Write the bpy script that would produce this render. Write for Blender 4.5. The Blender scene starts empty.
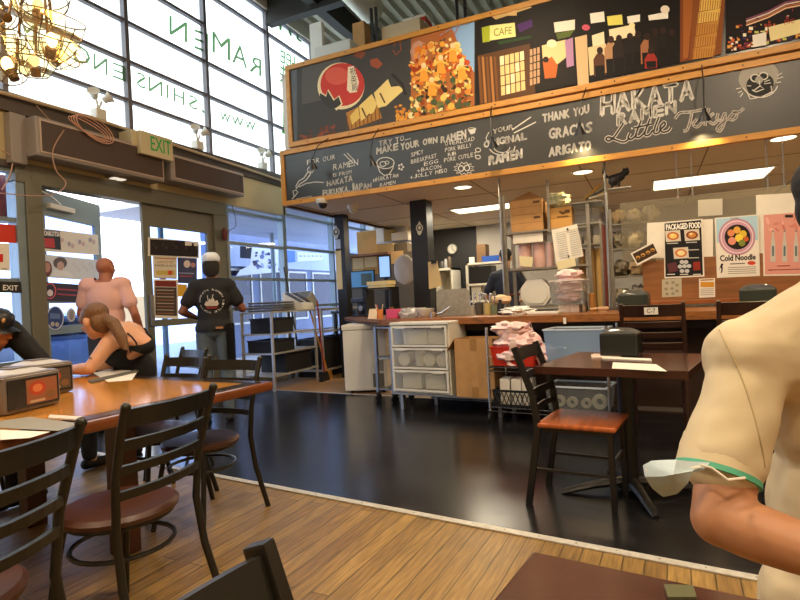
import bpy, bmesh, math, random
from mathutils import Vector as V, Matrix as M4, noise
random.seed(7)
PI = math.pi
C = bpy.context.scene.collection
tmp_scene = bpy.data.scenes.new('work_scene')

# ---------- camera geometry: turns a spot seen in the photo into a point on a known plane ----------
F_, H_, ROLL, YAW = 550.0, 1.15, math.atan(.05), math.atan(250 / 550)
CR, SR, CY, SY = math.cos(ROLL), math.sin(ROLL), math.cos(YAW), math.sin(YAW)
def ray(px, py):
    u, v = px - 400, 300 - py
    a, b = u * CR + v * SR, -u * SR + v * CR
    return V((a * CY - F_ * SY, F_ * CY + a * SY, b))
def at_z(px, py, z): r = ray(px, py); return V((0, 0, H_)) + r * ((z - H_) / r.z)
def at_y(px, py, y): r = ray(px, py); return V((0, 0, H_)) + r * (y / r.y)
def at_x(px, py, x): r = ray(px, py); return V((0, 0, H_)) + r * (x / r.x)
def at_d(px, py, d): return V((0, 0, H_)) + ray(px, py) * (d / F_)
def on_plane(p0, n):
    n = V(n)
    def f(px, py):
        r = ray(px, py); o = V((0, 0, H_)); return o + r * ((V(p0) - o).dot(n) / r.dot(n))
    return f
def planeY(y): return lambda px, py: at_y(px, py, y)
def planeX(x): return lambda px, py: at_x(px, py, x)

# ---------- materials ----------
def lin(c):
    if isinstance(c, str):
        c = c.lstrip('#'); c = tuple(int(c[i:i + 2], 16) / 255 for i in (0, 2, 4))
    return tuple((x / 12.92 if x <= .04045 else ((x + .055) / 1.055) ** 2.4) for x in c[:3]) + (1.0,)
MATS = {}
def mat(name, col, rough=.5, metal=0, var=.0, scale=8, bump=0, emit=0, spec=.5, trans=0, alpha=1, stretch=(1, 1, 1), coat=0, sss=0, col2=None, bscale=None):
    if name in MATS: return MATS[name]
    m = bpy.data.materials.new(name); m.use_nodes = True; nt = m.node_tree; b = nt.nodes['Principled BSDF']
    c = lin(col); b.inputs['Base Color'].default_value = c
    b.inputs['Roughness'].default_value = rough; b.inputs['Metallic'].default_value = metal
    b.inputs['Specular IOR Level'].default_value = spec
    if coat: b.inputs['Coat Weight'].default_value = coat; b.inputs['Coat Roughness'].default_value = .12
    if sss: b.inputs['Subsurface Weight'].default_value = sss; b.inputs['Subsurface Radius'].default_value = (.02, .008, .004); b.inputs['Subsurface Scale'].default_value = .5
    if emit: b.inputs['Emission Color'].default_value = c; b.inputs['Emission Strength'].default_value = emit
    if trans: b.inputs['Transmission Weight'].default_value = trans
    if alpha < 1: b.inputs['Alpha'].default_value = alpha
    if var or bump or col2:
        tc = nt.nodes.new('ShaderNodeTexCoord'); mp = nt.nodes.new('ShaderNodeMapping'); nz = nt.nodes.new('ShaderNodeTexNoise')
        mp.inputs['Scale'].default_value = stretch
        nz.inputs['Scale'].default_value = scale; nz.inputs['Detail'].default_value = 5
        nt.links.new(tc.outputs['Object'], mp.inputs[0]); nt.links.new(mp.outputs[0], nz.inputs['Vector'])
        if var or col2:
            rp = nt.nodes.new('ShaderNodeValToRGB'); rp.color_ramp.elements[0].position = .3; rp.color_ramp.elements[1].position = .7
            if col2: k1, k2 = c, lin(col2)
            else: k1 = tuple(x * (1 - var) for x in c[:3]) + (1,); k2 = tuple(min(1, x * (1 + var)) for x in c[:3]) + (1,)
            rp.color_ramp.elements[0].color = k1; rp.color_ramp.elements[1].color = k2
            nt.links.new(nz.outputs['Fac'], rp.inputs[0]); nt.links.new(rp.outputs[0], b.inputs['Base Color'])
        if bump:
            n2 = nz
            if bscale:
                n2 = nt.nodes.new('ShaderNodeTexNoise'); n2.inputs['Scale'].default_value = bscale; nt.links.new(mp.outputs[0], n2.inputs['Vector'])
            bp = nt.nodes.new('ShaderNodeBump'); bp.inputs['Strength'].default_value = bump; bp.inputs['Distance'].default_value = .01
            nt.links.new(n2.outputs['Fac'], bp.inputs['Height']); nt.links.new(bp.outputs[0], b.inputs['Normal'])
    MATS[name] = m; return m
def glass(name, col, refl=.12, opac=0.0, rough=.02):
    """thin sheet: mostly see-through, a little gloss, optional cloudy share"""
    if name in MATS: return MATS[name]
    m = bpy.data.materials.new(name); m.use_nodes = True; nt = m.node_tree; nt.nodes.clear()
    out = nt.nodes.new('ShaderNodeOutputMaterial'); tr = nt.nodes.new('ShaderNodeBsdfTransparent'); gl = nt.nodes.new('ShaderNodeBsdfGlossy')
    tl = nt.nodes.new('ShaderNodeBsdfTranslucent'); df = nt.nodes.new('ShaderNodeBsdfDiffuse'); mx = nt.nodes.new('ShaderNodeMixShader'); m2 = nt.nodes.new('ShaderNodeMixShader'); m3 = nt.nodes.new('ShaderNodeMixShader')
    c = lin(col); tr.inputs[0].default_value = c; gl.inputs[0].default_value = (1, 1, 1, 1); gl.inputs[1].default_value = rough; tl.inputs[0].default_value = c; df.inputs[0].default_value = c
    m3.inputs[0].default_value = .5; nt.links.new(tl.outputs[0], m3.inputs[1]); nt.links.new(df.outputs[0], m3.inputs[2])
    m2.inputs[0].default_value = opac; nt.links.new(tr.outputs[0], m2.inputs[1]); nt.links.new(m3.outputs[0], m2.inputs[2])
    mx.inputs[0].default_value = refl; nt.links.new(m2.outputs[0], mx.inputs[1]); nt.links.new(gl.outputs[0], mx.inputs[2])
    nt.links.new(mx.outputs[0], out.inputs[0]); MATS[name] = m; return m
def print_mat():
    m = bpy.data.materials.new('printed_colours'); m.use_nodes = True; nt = m.node_tree; b = nt.nodes['Principled BSDF']
    a = nt.nodes.new('ShaderNodeAttribute'); a.attribute_name = 'ink'; nt.links.new(a.outputs['Color'], b.inputs['Base Color'])
    nz = nt.nodes.new('ShaderNodeTexNoise'); nz.inputs['Scale'].default_value = 60
    rr = nt.nodes.new('ShaderNodeMapRange'); rr.inputs['To Min'].default_value = .5; rr.inputs['To Max'].default_value = .65
    nt.links.new(nz.outputs['Fac'], rr.inputs[0]); nt.links.new(rr.outputs[0], b.inputs['Roughness']); b.inputs['Specular IOR Level'].default_value = .25
    return m
PRINT = print_mat()

# ---------- mesh building ----------
def chain_matrix(o):
    m = M4.Identity(4)
    while o is not None:
        m = M4.LocRotScale(o.location, o.rotation_euler, o.scale) @ m; o = o.parent
    return m
class MB:
    def __init__(s): s.bm = bmesh.new()
    def _bev(s, geom_edges, w, seg=2):
        if w > 0: bmesh.ops.bevel(s.bm, geom=geom_edges, offset=w, segments=seg, affect='EDGES', clamp_overlap=True, profile=.6)
    def box(s, c, size, rz=0, bev=0, rot=None, seg=2):
        r = bmesh.ops.create_cube(s.bm, size=1)
        m = M4.Translation(V(c)) @ (rot.to_4x4() if rot is not None else M4.Rotation(rz, 4, 'Z')) @ M4.Diagonal((*size, 1))
        bmesh.ops.transform(s.bm, matrix=m, verts=r['verts'])
        if bev: s._bev(list({e for v in r['verts'] for e in v.link_edges}), bev, seg)
        return s
    def b2(s, p0, p1, bev=0):
        p0, p1 = V(p0), V(p1); return s.box((p0 + p1) / 2, [max(1e-4, abs(a)) for a in (p1 - p0)], bev=bev)
    def beam(s, p0, p1, w, h, up=(0, 0, 1), bev=0):
        p0, p1 = V(p0), V(p1); d = (p1 - p0); L = d.length; x = d / L; u = V(up); y = u.cross(x)
        if y.length < 1e-5: y = V((0, 1, 0)).cross(x)
        y.normalize(); z = x.cross(y); r = M4((x, y, z)).transposed()
        return s.box((p0 + p1) / 2, (L, w, h), rot=r, bev=bev)
    def cyl(s, p0, p1, r0, r1=None, seg=16, bev=0):
        r1 = r0 if r1 is None else r1; p0, p1 = V(p0), V(p1); d = p1 - p0
        r = bmesh.ops.create_cone(s.bm, cap_ends=True, segments=seg, radius1=r0, radius2=r1, depth=d.length)
        q = V((0, 0, 1)).rotation_difference(d.normalized()).to_matrix().to_4x4()
        bmesh.ops.transform(s.bm, matrix=M4.Translation((p0 + p1) / 2) @ q, verts=r['verts'])
        if bev: s._bev([e for e in {e for v in r['verts'] for e in v.link_edges} if any(len(f.verts) > 4 for f in e.link_faces)], bev)
        return s
    def ball(s, c, r, seg=14, rot=None):
        r = (r, r, r) if isinstance(r, (int, float)) else r
        g = bmesh.ops.create_uvsphere(s.bm, u_segments=seg, v_segments=max(6, seg // 2 + 1), radius=1)
        m = M4.Translation(V(c)) @ (rot.to_4x4() if rot is not None else M4.Identity(4)) @ M4.Diagonal((*r, 1))
        bmesh.ops.transform(s.bm, matrix=m, verts=g['verts']); return s
    def tube(s, pts, r, seg=8, closed=False, flat=None, cap=True, up=None):
        """sweep; r number or list; flat=(w,h) gives a rectangular-ish section"""
        pts = [V(p) for p in pts]; n = len(pts); rings = []; prev = None
        for i, p in enumerate(pts):
            a = pts[(i - 1) % n] if (closed or i > 0) else p; b = pts[(i + 1) % n] if (closed or i < n - 1) else p
            t = (b - a).normalized() if (b - a).length > 1e-9 else V((0, 0, 1))
            if up is not None: u = V(up) - t * V(up).dot(t); u.normalize()
            elif prev is None:
                u = V((0, 0, 1)) if abs(t.z) < .9 else V((1, 0, 0)); u = (u - t * u.dot(t)).normalized()
            else: u = (prev - t * prev.dot(t)).normalized()
            prev = u; w = t.cross(u); ring = []
            rr = r[i] if isinstance(r, (list, tuple)) else r
            if flat:
                fw, fh = flat; sec = [(fw, fh), (-fw, fh), (-fw, -fh), (fw, -fh)]
                for (x, y) in sec: ring.append(s.bm.verts.new(p + w * x + u * y))
            else:
                ra, rb = rr if isinstance(rr, (list, tuple)) else (rr, rr)
                for k in range(seg):
                    an = 2 * PI * k / seg; ring.append(s.bm.verts.new(p + w * (ra * math.cos(an)) + u * (rb * math.sin(an))))
            rings.append(ring)
        m = len(rings[0])
        for i in range(n if closed else n - 1):
            a, b = rings[i], rings[(i + 1) % n]
            for k in range(m): s.bm.faces.new((a[k], a[(k + 1) % m], b[(k + 1) % m], b[k]))
        if not closed and cap: s.bm.faces.new(list(reversed(rings[0]))); s.bm.faces.new(rings[-1])
        return s
    def limb(s, prs, seg=14):
        """rounded tapered chain with ball ends"""
        prs = [(V(p), r) for p, r in prs]
        pts = [prs[0]]
        for (a, ra), (b, rb) in zip(prs, prs[1:]):
            for k in (1, 2, 3): t = k / 3; pts.append((a.lerp(b, t), (ra + (rb - ra) * t) if not isinstance(ra, tuple) else tuple(x + (y - x) * t for x, y in zip(ra, rb))))
        s.tube([p for p, r in pts], [r for p, r in pts], seg)
        for p, r in prs: s.ball(p, max(r) * .98 if isinstance(r, tuple) and 0 else (min(r) if isinstance(r, tuple) else r * .995), seg)
        return s
    def lathe(s, prof, c=(0, 0, 0), seg=24, ax=None, ang=2 * PI):
        """profile of (radius, height); closed at radius 0"""
        rings = []; q = V((0, 0, 1)).rotation_difference(V(ax).normalized()).to_matrix() if ax is not None else M4.Identity(3)
        for (r, h) in prof:
            if r < 1e-6: rings.append([s.bm.verts.new(V(c) + q @ V((0, 0, h)))])
            else: rings.append([s.bm.verts.new(V(c) + q @ V((r * math.cos(2 * PI * k / seg), r * math.sin(2 * PI * k / seg), h))) for k in range(seg)])
        for a, b in zip(rings, rings[1:]):
            for k in range(seg):
                va = a if len(a) > 1 else None; vb = b if len(b) > 1 else None
                if va and vb: s.bm.faces.new((a[k], a[(k + 1) % seg], b[(k + 1) % seg], b[k]))
                elif vb: s.bm.faces.new((a[0], b[(k + 1) % seg], b[k]))
                elif va: s.bm.faces.new((a[k], a[(k + 1) % seg], b[0]))
        return s
    def prism(s, pts, ext):
        """flat outline (3D points) pushed out by vector ext"""
        ext = V(ext); a = [s.bm.verts.new(V(p)) for p in pts]; b = [s.bm.verts.new(V(p) + ext) for p in pts]; n = len(a)
        s.bm.faces.new(a); s.bm.faces.new(list(reversed(b)))
        for k in range(n): s.bm.faces.new((a[k], b[k], b[(k + 1) % n], a[(k + 1) % n]))
        return s
    def quad(s, a, b, c, d): s.bm.faces.new([s.bm.verts.new(V(p)) for p in (a, b, c, d)]); return s
    def surf(s, fn, nu, nv, thick=0):
        g = [[s.bm.verts.new(V(fn(i / nu, j / nv))) for j in range(nv + 1)] for i in range(nu + 1)]
        fs = [s.bm.faces.new((g[i][j], g[i + 1][j], g[i + 1][j + 1], g[i][j + 1])) for i in range(nu) for j in range(nv)]
        if thick: bmesh.ops.solidify(s.bm, geom=fs, thickness=thick)
        return s
    def frame(s, p0, ux, uz, w, h, t, d):
        """rectangular frame in the plane spanned by ux (width) and uz (height); d deep along the normal"""
        p0, ux, uz = V(p0), V(ux).normalized(), V(uz).normalized(); n = ux.cross(uz)
        rot = M4((ux, uz, n)).transposed()
        for (cx, cz, sx, sz) in ((w / 2, t / 2, w, t), (w / 2, h - t / 2, w, t), (t / 2, h / 2, t, h - 2 * t), (w - t / 2, h / 2, t, h - 2 * t)):
            s.box(p0 + ux * cx + uz * cz, (sx, sz, d), rot=rot)
        return s
    def blob(s, c, r, amp=.15, f=3, seg=20, seed=0, flat=None):
        n0 = len(s.bm.verts); s.ball((0, 0, 0), 1, seg); s.bm.verts.ensure_lookup_table()
        r = (r, r, r) if isinstance(r, (int, float)) else r
        for v in s.bm.verts[n0:]:
            p = v.co.normalized(); k = 1 + amp * (noise.noise(p * f + V((seed, seed * .7, 0))) * 1.3 + .5 * noise.noise(p * f * 2.7 + V((0, seed, 3))))
            q = V((p.x * r[0], p.y * r[1], p.z * r[2])) * k
            if flat is not None: q.z = max(q.z, -r[2] * flat)
            v.co = V(c) + q
        return s
    def build(s, name, m=None, parent=None, smooth=False, world=False, loc=None, autos=True):
        bm = s.bm
        if world and parent is not None: bmesh.ops.transform(bm, matrix=chain_matrix(parent).inverted(), verts=bm.verts)
        if loc is not None: bmesh.ops.transform(bm, matrix=M4.Translation(-V(loc)), verts=bm.verts)
        bmesh.ops.recalc_face_normals(bm, faces=bm.faces)
        me = bpy.data.meshes.new(name); 
        if smooth:
            for f in bm.faces: f.smooth = True
            for e in bm.edges:
                if len(e.link_faces) == 2 and e.calc_face_angle(0) > .7: e.smooth = False
        bm.to_mesh(me); bm.free()
        o = bpy.data.objects.new(name, me); C.objects.link(o)
        if loc is not None: o.location = loc
        if parent is not None: o.parent = parent
        if m is not None: me.materials.append(m)
        return o
def tag(o, label=None, cat=None, group=None, kind=None):
    if label: o['label'] = label
    if cat: o['category'] = cat
    if group: o['group'] = group
    if kind: o['kind'] = kind
    return o
def root(name, loc, rz=0, label=None, cat=None, group=None):
    o = bpy.data.objects.new(name, None); o.empty_display_size = .1; C.objects.link(o); o.location = loc; o.rotation_euler = (0, 0, rz)
    return tag(o, label, cat, group)
def copy_tree(o, parent=None):
    c = o.copy(); C.objects.link(c); c.parent = parent
    for ch in list(o.children): copy_tree(ch, c)
    return c
def dup(o, loc, rz=None, label=None, group=None):
    c = copy_tree(o); c.location = loc
    if rz is not None: c.rotation_euler = (0, 0, rz)
    if label: c['label'] = label
    if group: c['group'] = group
    return c
def struct(name, mb, m, parent=None, **k):
    o = mb.build(name, m, parent, **k)
    if parent is None: o['kind'] = 'structure'
    return o

# ---------- flat printed / chalked artwork on real sheets ----------
_gl = {}
def glyphs(s, shear=0):
    k = (s, shear)
    if k in _gl: return _gl[k]
    cu = bpy.data.curves.new('t', 'FONT'); cu.body = s; cu.resolution_u = 2; cu.shear = shear
    ob = bpy.data.objects.new('t', cu); tmp_scene.collection.objects.link(ob)
    vl = tmp_scene.view_layers[0]; vl.update(); dg = vl.depsgraph
    me = ob.evaluated_get(dg).to_mesh()
    vs = [(v.co.x, v.co.y) for v in me.vertices]; fs = [tuple(p.vertices) for p in me.polygons]
    ob.evaluated_get(dg).to_mesh_clear(); bpy.data.objects.remove(ob); bpy.data.curves.remove(cu)
    if vs:
        x0 = min(v[0] for v in vs); x1 = max(v[0] for v in vs); y0 = min(v[1] for v in vs); y1 = max(v[1] for v in vs)
        w, h = max(x1 - x0, 1e-6), max(y1 - y0, 1e-6); vs = [((x - x0) / w, (y - y0) / h) for x, y in vs]
    _gl[k] = (vs, fs); return _gl[k]
class Art:
    def __init__(s, fn, lift=.0015, step=.0004):
        """fn(a, b) -> point on the sheet; lift / step = real paint or paper thickness towards the viewer"""
        s.fn = fn; s.v = []; s.f = []; s.c = []; s.k = 0; s.hold = False; s.lift = lift; s.step = step
    def _add(s, pts, faces, col):
        o = len(s.v); z = s.lift + s.step * s.k
        if not s.hold: s.k += 1
        s.v += [(p, z) for p in pts]; c = lin(col)
        for f in faces: s.f.append(tuple(o + i for i in f)); s.c.append(c)
    def poly(s, col, pts): s._add([s.fn(*p) for p in pts], [tuple(range(len(pts)))], col); return s
    def rect(s, col, x0, y0, x1, y1): return s.poly(col, [(x0, y0), (x1, y0), (x1, y1), (x0, y1)])
    def ell(s, col, cx, cy, rx, ry, n=20, rot=0):
        c, q = math.cos(rot), math.sin(rot)
        return s.poly(col, [(cx + rx * math.cos(2 * PI * k / n) * c - ry * math.sin(2 * PI * k / n) * q, cy + rx * math.cos(2 * PI * k / n) * q + ry * math.sin(2 * PI * k / n) * c) for k in range(n)])
    def line(s, col, pts, w, closed=False):
        pts = [V((*p, 0)) for p in pts]; n = len(pts); L = []; R = []
        for i, p in enumerate(pts):
            a = pts[(i - 1) % n] if (closed or i) else p; b = pts[(i + 1) % n] if (closed or i < n - 1) else p
            t = (b - a); t = t.normalized() if t.length > 1e-9 else V((1, 0, 0)); q = V((-t.y, t.x, 0)) * (w / 2)
            L.append(s.fn(*(p + q)[:2])); R.append(s.fn(*(p - q)[:2]))
        fs = [(i, (i + 1) % n, n + (i + 1) % n, n + i) for i in range(n if closed else n - 1)]
        s._add(L + R, fs, col); return s
    def ring(s, col, cx, cy, rx, ry, w, n=24, a0=0, a1=2 * PI):
        full = abs(a1 - a0 - 2 * PI) < 1e-6; m = n if full else n + 1
        return s.line(col, [(cx + rx * math.cos(a0 + (a1 - a0) * k / n), cy + ry * math.sin(a0 + (a1 - a0) * k / n)) for k in range(m)], w, full)
    def text(s, col, t, tl, tr, br, bl, shear=0, bold=0):
        """text fitted to a quad given by its four corners"""
        vs, fs = glyphs(t, shear); tl, tr, br, bl = [V((*p, 0)) for p in (tl, tr, br, bl)]
        offs = [(0, 0)] if not bold else [(bold, 0), (-bold, 0), (0, bold), (0, -bold)]
        for ox, oy in offs:
            pts = []
            for x, y in vs:
                p = bl.lerp(br, x).lerp(tl.lerp(tr, x), y); pts.append(s.fn(p.x + ox, p.y + oy))
            s._add(pts, fs, col)
        return s
    def build(s, name, parent=None, n=None, m=None, world=True):
        n = V(n).normalized(); me = bpy.data.meshes.new(name)
        mm = chain_matrix(parent).inverted() if (parent is not None and world) else M4.Identity(4)
        me.from_pydata([mm @ (p + n * z) for p, z in s.v], [], s.f)
        a = me.color_attributes.new('ink', 'FLOAT_COLOR', 'CORNER'); i = 0
        for f, c in zip(s.f, s.c):
            for _ in f: a.data[i].color = c; i += 1
        me.materials.append(m or PRINT); o = bpy.data.objects.new(name, me); C.objects.link(o)
        if parent is not None: o.parent = parent
        return o

# ---------- figures: closed volumes fused into one skin ----------
def fuse(mb, name, m, parent=None, voxel=.012, smooth=6, cuts=None, world=False, loc=None, wrinkle=0, wf=9):
    bmesh.ops.recalc_face_normals(mb.bm, faces=mb.bm.faces)
    me = bpy.data.meshes.new('t'); mb.bm.to_mesh(me); mb.bm.free(); ob = bpy.data.objects.new('t', me); tmp_scene.collection.objects.link(ob)
    r = ob.modifiers.new('r', 'REMESH'); r.mode = 'VOXEL'; r.voxel_size = voxel
    sm = ob.modifiers.new('s', 'SMOOTH'); sm.factor = .5; sm.iterations = smooth
    vl = tmp_scene.view_layers[0]; vl.update(); dg = vl.depsgraph; ev = ob.evaluated_get(dg)
    out = bpy.data.meshes.new_from_object(ev); bpy.data.objects.remove(ob); bpy.data.meshes.remove(me)
    bm = bmesh.new(); bm.from_mesh(out)
    if wrinkle:
        bm.normal_update()
        for v in bm.verts: v.co += v.normal * wrinkle * (noise.noise(V((v.co.x * wf, v.co.y * wf, v.co.z * wf * .55))) + .5 * noise.noise(v.co * wf * 2.3))
    for cu in (cuts or []):
        p, n = cu[:2]; p = V(p); n = V(n)
        if len(cu) > 2:      # only near p
            near = {f for f in bm.faces if (f.calc_center_median() - p).length < cu[2]}; g = list(near | {e for f in near for e in f.edges} | {v for f in near for v in f.verts})
            r_ = bmesh.ops.bisect_plane(bm, geom=g, plane_co=p, plane_no=n, clear_outer=False)
            dead = [f for f in bm.faces if (f.calc_center_median() - p).length < cu[2] * 1.05 and (f.calc_center_median() - p).dot(n) > 1e-5]
            bmesh.ops.delete(bm, geom=dead, context='FACES'); continue
        g = bm.verts[:] + bm.edges[:] + bm.faces[:]
        bmesh.ops.bisect_plane(bm, geom=g, plane_co=V(p), plane_no=V(n), clear_outer=True)
    if parent is not None and world: bmesh.ops.transform(bm, matrix=chain_matrix(parent).inverted(), verts=bm.verts)
    if loc is not None: bmesh.ops.transform(bm, matrix=M4.Translation(-V(loc)), verts=bm.verts)
    for f in bm.faces: f.smooth = True
    bm.to_mesh(out); bm.free(); out.name = name; out.materials.clear(); out.materials.append(m)
    o = bpy.data.objects.new(name, out); C.objects.link(o)
    if loc is not None: o.location = loc
    if parent is not None: o.parent = parent
    return o
# ================= shared materials =================
m_wfloor = mat('timber_floor', '8a6d45', .35)
def plank_material(m, a, b, rz, w, l, gap, rough, grain=30, rrange=.15, mf=.25):
    nt = m.node_tree; bs = nt.nodes['Principled BSDF']; nt_new = nt.nodes.new; L = nt.links.new
    tc = nt_new('ShaderNodeTexCoord'); mp = nt_new('ShaderNodeMapping'); mp.inputs['Rotation'].default_value = (0, 0, rz)
    br = nt_new('ShaderNodeTexBrick'); br.inputs['Scale'].default_value = 1; br.inputs['Brick Width'].default_value = l; br.inputs['Row Height'].default_value = w
    br.inputs['Mortar Size'].default_value = gap; br.inputs['Mortar Smooth'].default_value = .3; br.offset = .37; br.inputs['Bias'].default_value = -.1
    br.inputs['Color1'].default_value = lin(a); br.inputs['Color2'].default_value = lin(b); br.inputs['Mortar'].default_value = tuple(x * mf for x in lin(a)[:3]) + (1,)
    L(tc.outputs['Object'], mp.inputs[0]); L(mp.outputs[0], br.inputs['Vector'])
    m2 = nt_new('ShaderNodeMapping'); m2.inputs['Scale'].default_value = (1.2, 14, 1); L(mp.outputs[0], m2.inputs[0])
    nz = nt_new('ShaderNodeTexNoise'); nz.inputs['Scale'].default_value = grain / 6; nz.inputs['Detail'].default_value = 8; L(m2.outputs[0], nz.inputs['Vector'])
    mr = nt_new('ShaderNodeMapRange'); mr.inputs['From Min'].default_value = .25; mr.inputs['From Max'].default_value = .75; mr.inputs['To Min'].default_value = .55; mr.inputs['To Max'].default_value = 1.35; L(nz.outputs['Fac'], mr.inputs[0])
    mx = nt_new('ShaderNodeMix'); mx.data_type = 'RGBA'; mx.blend_type = 'MULTIPLY'; mx.inputs[0].default_value = 1; L(br.outputs['Color'], mx.inputs[6]); L(mr.outputs[0], mx.inputs[7])
    n3 = nt_new('ShaderNodeTexNoise'); n3.inputs['Scale'].default_value = 1.3; n3.inputs['Detail'].default_value = 6; L(tc.outputs['Object'], n3.inputs['Vector'])
    mr3 = nt_new('ShaderNodeMapRange'); mr3.inputs['From Min'].default_value = .3; mr3.inputs['From Max'].default_value = .7; mr3.inputs['To Min'].default_value = .75; mr3.inputs['To Max'].default_value = 1.2; L(n3.outputs['Fac'], mr3.inputs[0])
    mx3 = nt_new('ShaderNodeMix'); mx3.data_type = 'RGBA'; mx3.blend_type = 'MULTIPLY'; mx3.inputs[0].default_value = 1; L(mx.outputs[2], mx3.inputs[6]); L(mr3.outputs[0], mx3.inputs[7])
    L(mx3.outputs[2], bs.inputs['Base Color'])
    r = nt_new('ShaderNodeMapRange'); r.inputs['To Min'].default_value = rough - rrange; r.inputs['To Max'].default_value = rough + rrange; L(n3.outputs['Fac'], r.inputs[0]); L(r.outputs[0], bs.inputs['Roughness'])
    bp = nt_new('ShaderNodeBump'); bp.inputs['Strength'].default_value = .35; bp.inputs['Distance'].default_value = .002; L(br.outputs['Fac'], bp.inputs['Height']); bp.invert = True; L(bp.outputs[0], bs.inputs['Normal'])
plank_material(m_wfloor, '9a7b46', '7c5f36', PI / 2 + .04, .085, 1.3, .003, .42)
m_tile = mat('black_floor_planks', '16171a', .25)
plank_material(m_tile, '1b1b1d', '131315', PI / 2 - .12 + PI / 2, .32, .95, .003, .22, 20, .07, 3.5)
m_tan = mat('tan_back_floor', 'a07c55', .55, var=.12, scale=3)
m_strip = mat('brushed_strip', 'c4c1b8', .45, .2, var=.15, scale=40)
m_alu = mat('window_aluminium', '7b8a92', .4, .35, var=.06, scale=5)
m_alu_d = mat('upper_mullion', '6f6c72', .5, .2)
m_frame = mat('door_frame_paint', '6c6a5c', .5, .2, var=.06, scale=4)
m_header = mat('header_brown', '4a4038', .6, var=.1, scale=3)
m_beige = mat('beige_panel', 'c3b287', .6, var=.05, scale=2)
m_wallpaint = mat('warm_white_paint', 'b9ab92', .8, var=.04, scale=1.5)
m_dark = mat('black_paint_wall', '1c1c1f', .6, var=.1, scale=3)
m_white = mat('white_paint', 'd8d4c8', .6, var=.03, scale=3)
m_ceil = mat('ceiling_tile', 'd6ccb8', .8, var=.04, scale=2, bump=.1, bscale=60)
m_black = mat('black_satin', '121214', .4, var=.1, scale=6)
m_chrome = mat('chrome', 'c9c9c6', .22, 1)
m_steel = mat('brushed_steel', '9b9892', .35, .9, var=.12, scale=20)
m_pine = mat('golden_pine_frame', 'c98f3c', .42, var=.16, scale=9, stretch=(1, 8, 8), bump=.05)
m_oak = mat('counter_wood', '8a5426', .38, var=.35, scale=7, stretch=(1, 6, 6), bump=.05)
m_ply = mat('plywood_brown', '87562c', .5, var=.25, scale=4, stretch=(.6, 1, 5))
m_card = mat('cardboard', 'b78a54', .8, var=.07, scale=12)
m_card_d = mat('cardboard_inside', '8c6537', .85, var=.07, scale=12)
m_plas = mat('white_plastic', 'dcdad0', .35, var=.02, scale=3)
m_paper = mat('paper_white', 'e2ddd0', .7, var=.03, scale=15)
m_clear = glass('clear_plastic', 'eef0f0', .06, .12, .1)
m_pane = glass('window_glass', 'c8d9f4', .05, 0)
m_frost = glass('frosted_film_glass', 'f2fbf4', .03, .55)
m_troffer = mat('lit_diffuser', 'fff2cf', .5, emit=3.2)
m_bulb = mat('bulb_glow', 'ffd28a', .4, emit=7)
m_rubber = mat('black_rubber', '0c0c0d', .7)
m_red = mat('red_plastic', 'c8301c', .45)
m_pink = mat('pink_plastic', 'd34a72', .45)
m_concrete = mat('outdoor_paving', 'b9b6b2', .8, var=.1, scale=2)

XW, YS, ZC = -5.25, 6.1, 2.5       # window wall, sign plane, low ceiling height

# ================= floors =================
struct('floor', MB().b2((-7.5, -3.2, -.06), (5, 11.2, 0)), m_wfloor)
sA, sB = V((-5.2, 3.22, 0)), V((2.6, 2.19, 0)); fA, fB = V((-5.2, 6.17, 0)), V((5, 5.1, 0))
struct('floor', MB().prism([(-5.2, 3.22, .001), (5, 1.87, .001), (5, 5.1, .001), (-5.2, 6.17, .001)], (0, 0, .005)), m_tile)
struct('floor', MB().prism([(-5.2, 6.17, .001), (5, 5.1, .001), (5, 10.9, .001), (-5.2, 10.9, .001)], (0, 0, .004)), m_tan)
d = (V((5, 1.87, 0)) - sA).normalized()
struct('trim_1', MB().beam(sA + V((0, 0, .005)), V((5, 1.87, .005)), .045, .008, bev=.002), m_strip)
scr = MB()
for k in range(60):
    p = sA.lerp(V((5, 1.87, 0)), (k + .5) / 60); scr.cyl(p + V((0, 0, .008)), p + V((0, 0, .0095)), .004, seg=8)
struct('trim_2', scr, mat('strip_screw', '5a5750', .4, .8))
struct('trim_3', MB().beam(fA + V((0, 0, .005)), fB + V((0, 0, .005)), .03, .008), m_strip)

# ================= room shell =================
struct('wall_right', MB().b2((4.4, -3.2, 0), (4.6, 11, 6.1)), m_wallpaint)
struct('wall_back', MB().b2((-5.6, -3.3, 0), (4.6, -3.1, 6.1)), m_wallpaint)
# far kitchen walls
struct('wall_kitchen_back', MB().b2((-4.1, 10.25, 0), (-2.98, 10.35, ZC)), m_dark)
struct('wall_kitchen_right', MB().b2((-2.98, 10.25, 0), (4.4, 10.35, ZC)), mat('kitchen_grey_paint', 'aaa49a', .7, var=.04, scale=3))
struct('wall_kitchen_side', MB().b2((-5.2, 10.6, 0), (4.5, 10.7, 6.1)), m_white)
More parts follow.
